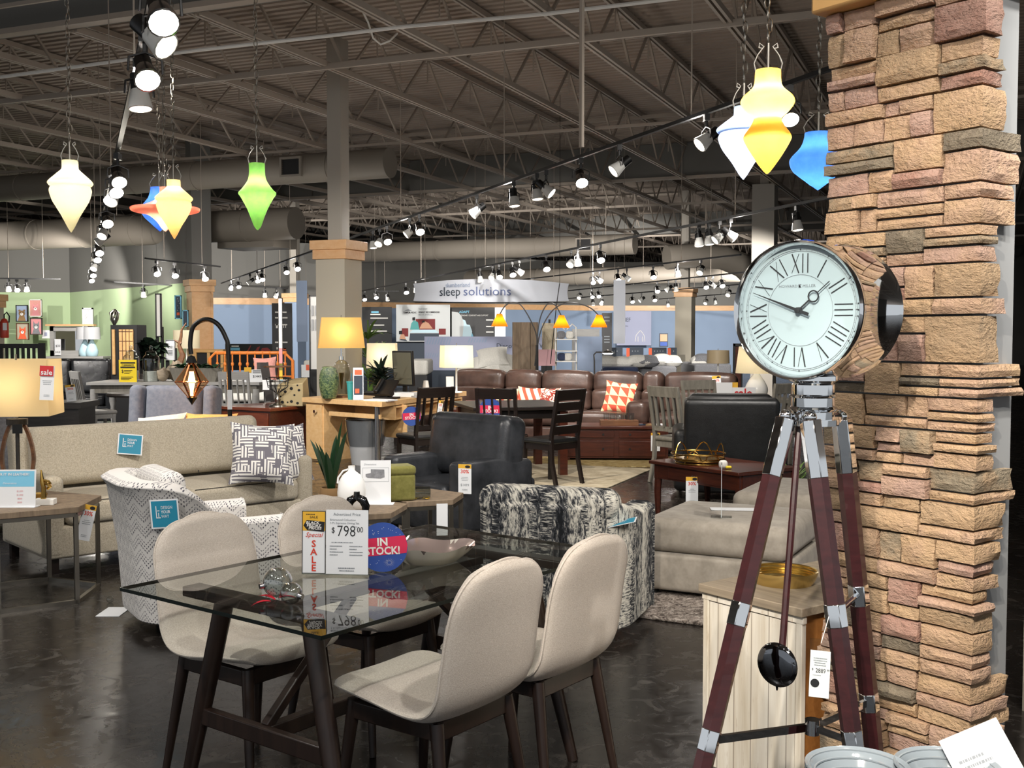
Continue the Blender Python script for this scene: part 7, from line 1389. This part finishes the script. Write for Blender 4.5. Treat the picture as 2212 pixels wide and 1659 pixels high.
m = MB(); m.tube([D(1189, 786, 19.5), D(1196, 720, 19.5), D(1202, 660, 19.5), D(1209, 612, 19.5)], .008, 5); m.tube([D(1209, 612, 19.5), V((D(1209, 612, 19.5).x, 19.5, ZD))], .004, 4); tag(obj('power_cord', m, 'black'), 'thin slanting black cord running up across the white hanging sign', 'cord')
b = Board('rug_sample', 'dusty pink rug sample draped behind the brown sectional', 'rug sample', 1163, 755, 1199, 790, 20.0, 'mauve_door', .03); b.t.location.z = D(0, 790, 20.0).z; m = MB(); m.box((0, .03, -b.t.location.z / 2), (.2, .05, b.t.location.z)); b.part('stand_leg', m, 'black_matte')
t = thing('ladder_shelf', 'white ladder shelf with rolled towels behind the brown sectional', 'shelf', (D(1222, 700, 20.4).x, 20.4, 0)); zt_ = D(0, 700, 20.4).z; m = MB()
for sx in (-1, 1): m.tube([(sx * .19, -.3, 0), (sx * .19, 0, zt_ - .06), (sx * .12, .0, zt_), (sx * .02, .02, zt_ - .1)], .014, 6)
obj('side_rail', m, 'white', t)
for y_ in (733, 758, 780): z = D(0, y_, 20.4).z; m = MB(); m.box((0, -.1, z), (.4, .3, .02)); obj('shelf_board', m, 'white', t)
for px, py, mt, lb in ((1213, 722, 'grey_linen', 'grey rolled towel on the upper rung of the white ladder shelf'), (1232, 724, 'white_linen', 'white rolled towel on the upper rung of the white ladder shelf'), (1214, 768, 'navy_linen', 'dark navy folded towel on the lower rung of the white ladder shelf'), (1228, 772, 'white_linen', 'white folded towel on the lower rung of the white ladder shelf')):
    p = D(px, py + 3, 20.1); m = MB(); m.rbox((0, 0, .07), (.15, .2, .14), .05, 3); o_ = obj('towel', m, mt); z = D(0, 733 if py < 740 else 780, 20.4).z + .011; o_.location = (p.x, 20.3, z); tag(o_, lb, 'towel')
b = Board('display_headboard', 'blue grey headboard panel beside the white ladder shelf', 'panel', 1248, 727, 1301, 798, 22.8, 'banner_blue', .08); b.t.location.z = D(0, 798, 22.8).z; m = MB(); m.box((0, .04, -b.t.location.z / 2), (.45, .08, b.t.location.z)); b.part('stand_leg', m, 'banner_blue')
t, w, h = solid('bed_frame', 'grey slatted bed frame sample standing over the blue headboard panel', 'bed frame', 1237, 711, 1296, 727, 23.3, .3, 'grey_wood'); m = MB(); m.box((0, 0, h - .08), (w, .1, .16)); m.box((0, 0, h - .2), (w, .08, .03)); [m.box((sx * w * .45, .05, h / 2), (.06, .06, h)) for sx in (-1, 1)]; obj('rail', m, 'painted_grey', t)
b = Board('standing_banner', 'narrow black printed banner behind the rightmost amber shade', 'banner', 1300, 676, 1322, 800, 30, 'poster_black', .05); m = MB(); [b.q(m, 1305, y, 1317, y + 2.2) for y in (684, 692, 726, 732, 738)]; b.part('lettering', m, 'grey_ink'); b.t.location.z = D(0, 800, 30).z; m = MB(); m.box((0, .03, -b.t.location.z / 2), (.2, .05, b.t.location.z)); b.part('stand_leg', m, 'black_matte')
Board('hanging_banner', 'long white wood-grain banner hanging between the tracks', 'banner', 1325, 605, 1351, 742, 24.5, 'banner_white', .02, hang=ZD)
b = Board('wall_poster', 'mauve RELIEF poster with a white body outline on the far blue wall', 'poster', 1332, 672, 1407, 746, 43.2, 'poster_mauve', .05); m = MB(); b.txt(m, 'RELIEF', 1334, 695, 9, sx=.8); b.txt(m, 'ON', 1350, 706, 3); b.part('lettering', m, 'poster_navy'); m = MB()
for pts in (((1372, 738), (1374, 724), (1380, 717), (1383, 714)), ((1393, 738), (1391, 724), (1386, 717), (1383, 714)), ((1378, 738), (1378, 727)), ((1388, 738), (1388, 727))): m.tube([b.L(x, y, .01) for x, y in pts], .012, 5)
b.part('body_outline', m, 'white')
b = Board('wall_picture', 'small dark framed skin toned picture on the far blue wall', 'picture', 1421, 720, 1440, 749, 41, 'poster_navy', .04); m = MB(); b.q(m, 1423, 722, 1438, 737); b.part('picture', m, 'skin_print'); m = MB(); b.q(m, 1423, 739, 1438, 747); b.part('blue_bar', m, 'sign_blue'); b.t.location.y = 40.6
for k, (x0, x1) in enumerate(((1312, 1345), (1357, 1390), (1405, 1440), (1446, 1462))):
    b = Board('headboard_display', ['dark headboard display nearest the amber lamp', 'second dark headboard display from the amber lamp', 'third dark headboard display from the amber lamp', 'last dark headboard display beside the far column'][k] + ' with orange tab', 'headboard', x0, 751, x1, 800, 31, 'poster_navy', .1); m = MB(); b.q(m, x0 - 4, 752, x0 + 3, 772, .02); b.part('orange_tab', m, 'orange'); m = MB(); [b.q(m, x0 + 8 + 6 * i, 757, x0 + 10 + 6 * i, 760) for i in range(int((x1 - x0 - 10) / 6))]; b.part('dot_print', m, 'grey_ink'); b.t.location.z = .0; b.t.children[0].location.z = 0
    sc_ = D(0, 751, 31).z; ch_ = b.t.children[0]; ch_.scale.z = sc_ / max(.01, D(0, 751, 31).z - D(0, 800, 31).z)
    for c_ in b.t.children[1:]: c_.location.z = D(0, 800, 31).z
bed('wide display bed with blue grey bedding beneath the white pillows', 1302, 1380, 793, 24.5, 2.2, 'navy_linen', 'poster_navy'); bed('display bed with dark bedding before the far column', 1384, 1462, 791, 25.5, 2.2, 'grey_linen', 'poster_navy'); bed('display bed with grey bedding beyond the far column', 1500, 1580, 786, 27, 2.2, 'grey_linen', 'poster_navy')
for i, (px, py, w_, mt, lb) in enumerate(((1311, 781, .55, 'white_linen', 'grey white pillow lying nearest the glowing desk lamp'), (1342, 782, .55, 'white_linen', 'white pillow, second from the glowing desk lamp'), (1379, 779, .6, 'white_linen', 'large humped white pillow in the middle of the beds'), (1401, 779, .5, 'grey_linen', 'grey pillow tucked behind the large humped one'), (1430, 776, .5, 'white_linen', 'high round white pillow beside the far column'), (1453, 779, .45, 'white_linen', 'white pillow partly hidden by the far column'), (1518, 775, .5, 'grey_linen', 'dark grey pillow just past the far column'), (1508, 780, .4, 'white_linen', 'pale pillow corner just past the far column'))):
    t = obj('throw_pillow', MB().pillow(w_ * .95, .36, .25, None, 12, .05), mt, angle=80); t.matrix_world = frame(D(px, py + 1, 25.3 + .8 * (i > 3) + 1.6 * (i > 5)), 0, -1, -1.35); tag(t, lb, 'pillow')
p = D(1285, 800, 18.2); t = thing('desk_lamp', 'thin black bent desk lamp with a glowing dish behind the brown sectional', 'lamp', (p.x, p.y, 0)); O = V((p.x, p.y, 0)); m = MB(); m.tube([(0, 0, 0), D(1284, 780, 18.2) - O, D(1283, 766, 18.2) - O, D(1288, 761, 18.2) - O, D(1300, 761, 18.2) - O], .012, 6); m.lathe([(0, 0), (.13, 0), (.13, .03), (0, .03)], 20); obj('bent_arm', m, 'black_metal', t); c = D(1313, 760, 18.2) - O; m = MB(); m.lathe([(.02, .03), (.06, .01), (.12, -.02)], 20, c); obj('lamp_shade', m, 'silver', t); m = MB(); m.lathe([(.1, -.015), (.07, -.035), (0, -.04)], 18, c); obj('bulb', m, 'lamp_lit', t)
p = D(1551, 800, 20.5); lamp('table lamp with plain burlap shade beyond the brown sectional', (p.x, p.y, .62), 'shade_burlap', .42, .40, .36, .6, 0, stick_base(.4)); t = thing('side_table', 'black side table under the burlap shaded lamp', 'side table', (p.x, p.y, 0)); m = MB(); m.box((0, 0, .6), (.7, .5, .04)); obj('tabletop', m, 'black_matte', t)
for sx in (-1, 1):
    for sy in (-1, 1): m = MB(); m.box((sx * .28, sy * .2, .29), (.06, .06, .58)); obj('leg', m, 'black_matte', t)
b = Board('room_divider', 'dark red narrow folding panel beside the drum clock', 'panel', 1584, 742, 1604, 830, 19, 'dark_cherry', .06, 'black', 3); b.t.location.z = .0; b.t.children[0].scale.z = b.t.children[1].scale.z = D(0, 742, 19).z / (D(0, 742, 19).z - D(0, 830, 19).z)
t = thing('trim_plant', 'grassy plant with white tag behind the tripod clock legs', 'plant', D(1740, 1020, 7.6)); t.name = 'grass_plant'; t.location.z = .0; m = MB()
p = D(1712, 1035, 9.5); t.location = (p.x, p.y, 0)
for i in range(60): a = R.uniform(0, 6.28); m.leaf((R.uniform(-.03, .03), R.uniform(-.03, .03), .2), (math.cos(a) * .6, math.sin(a) * .4, R.uniform(.5, 1.2)), R.uniform(.3, .6), .012, .5, 6)
obj('foliage', m, 'leaf_bright', t); m = MB(); m.lathe([(0, 0), (.09, 0), (.12, .24), (.1, .24), (0, .22)], 18); obj('pot', m, 'black_matte', t); m = MB(); m.box((.0, -.16, .62), (.06, .003, .09), .1); obj('tag_card', m, 'paper', t)
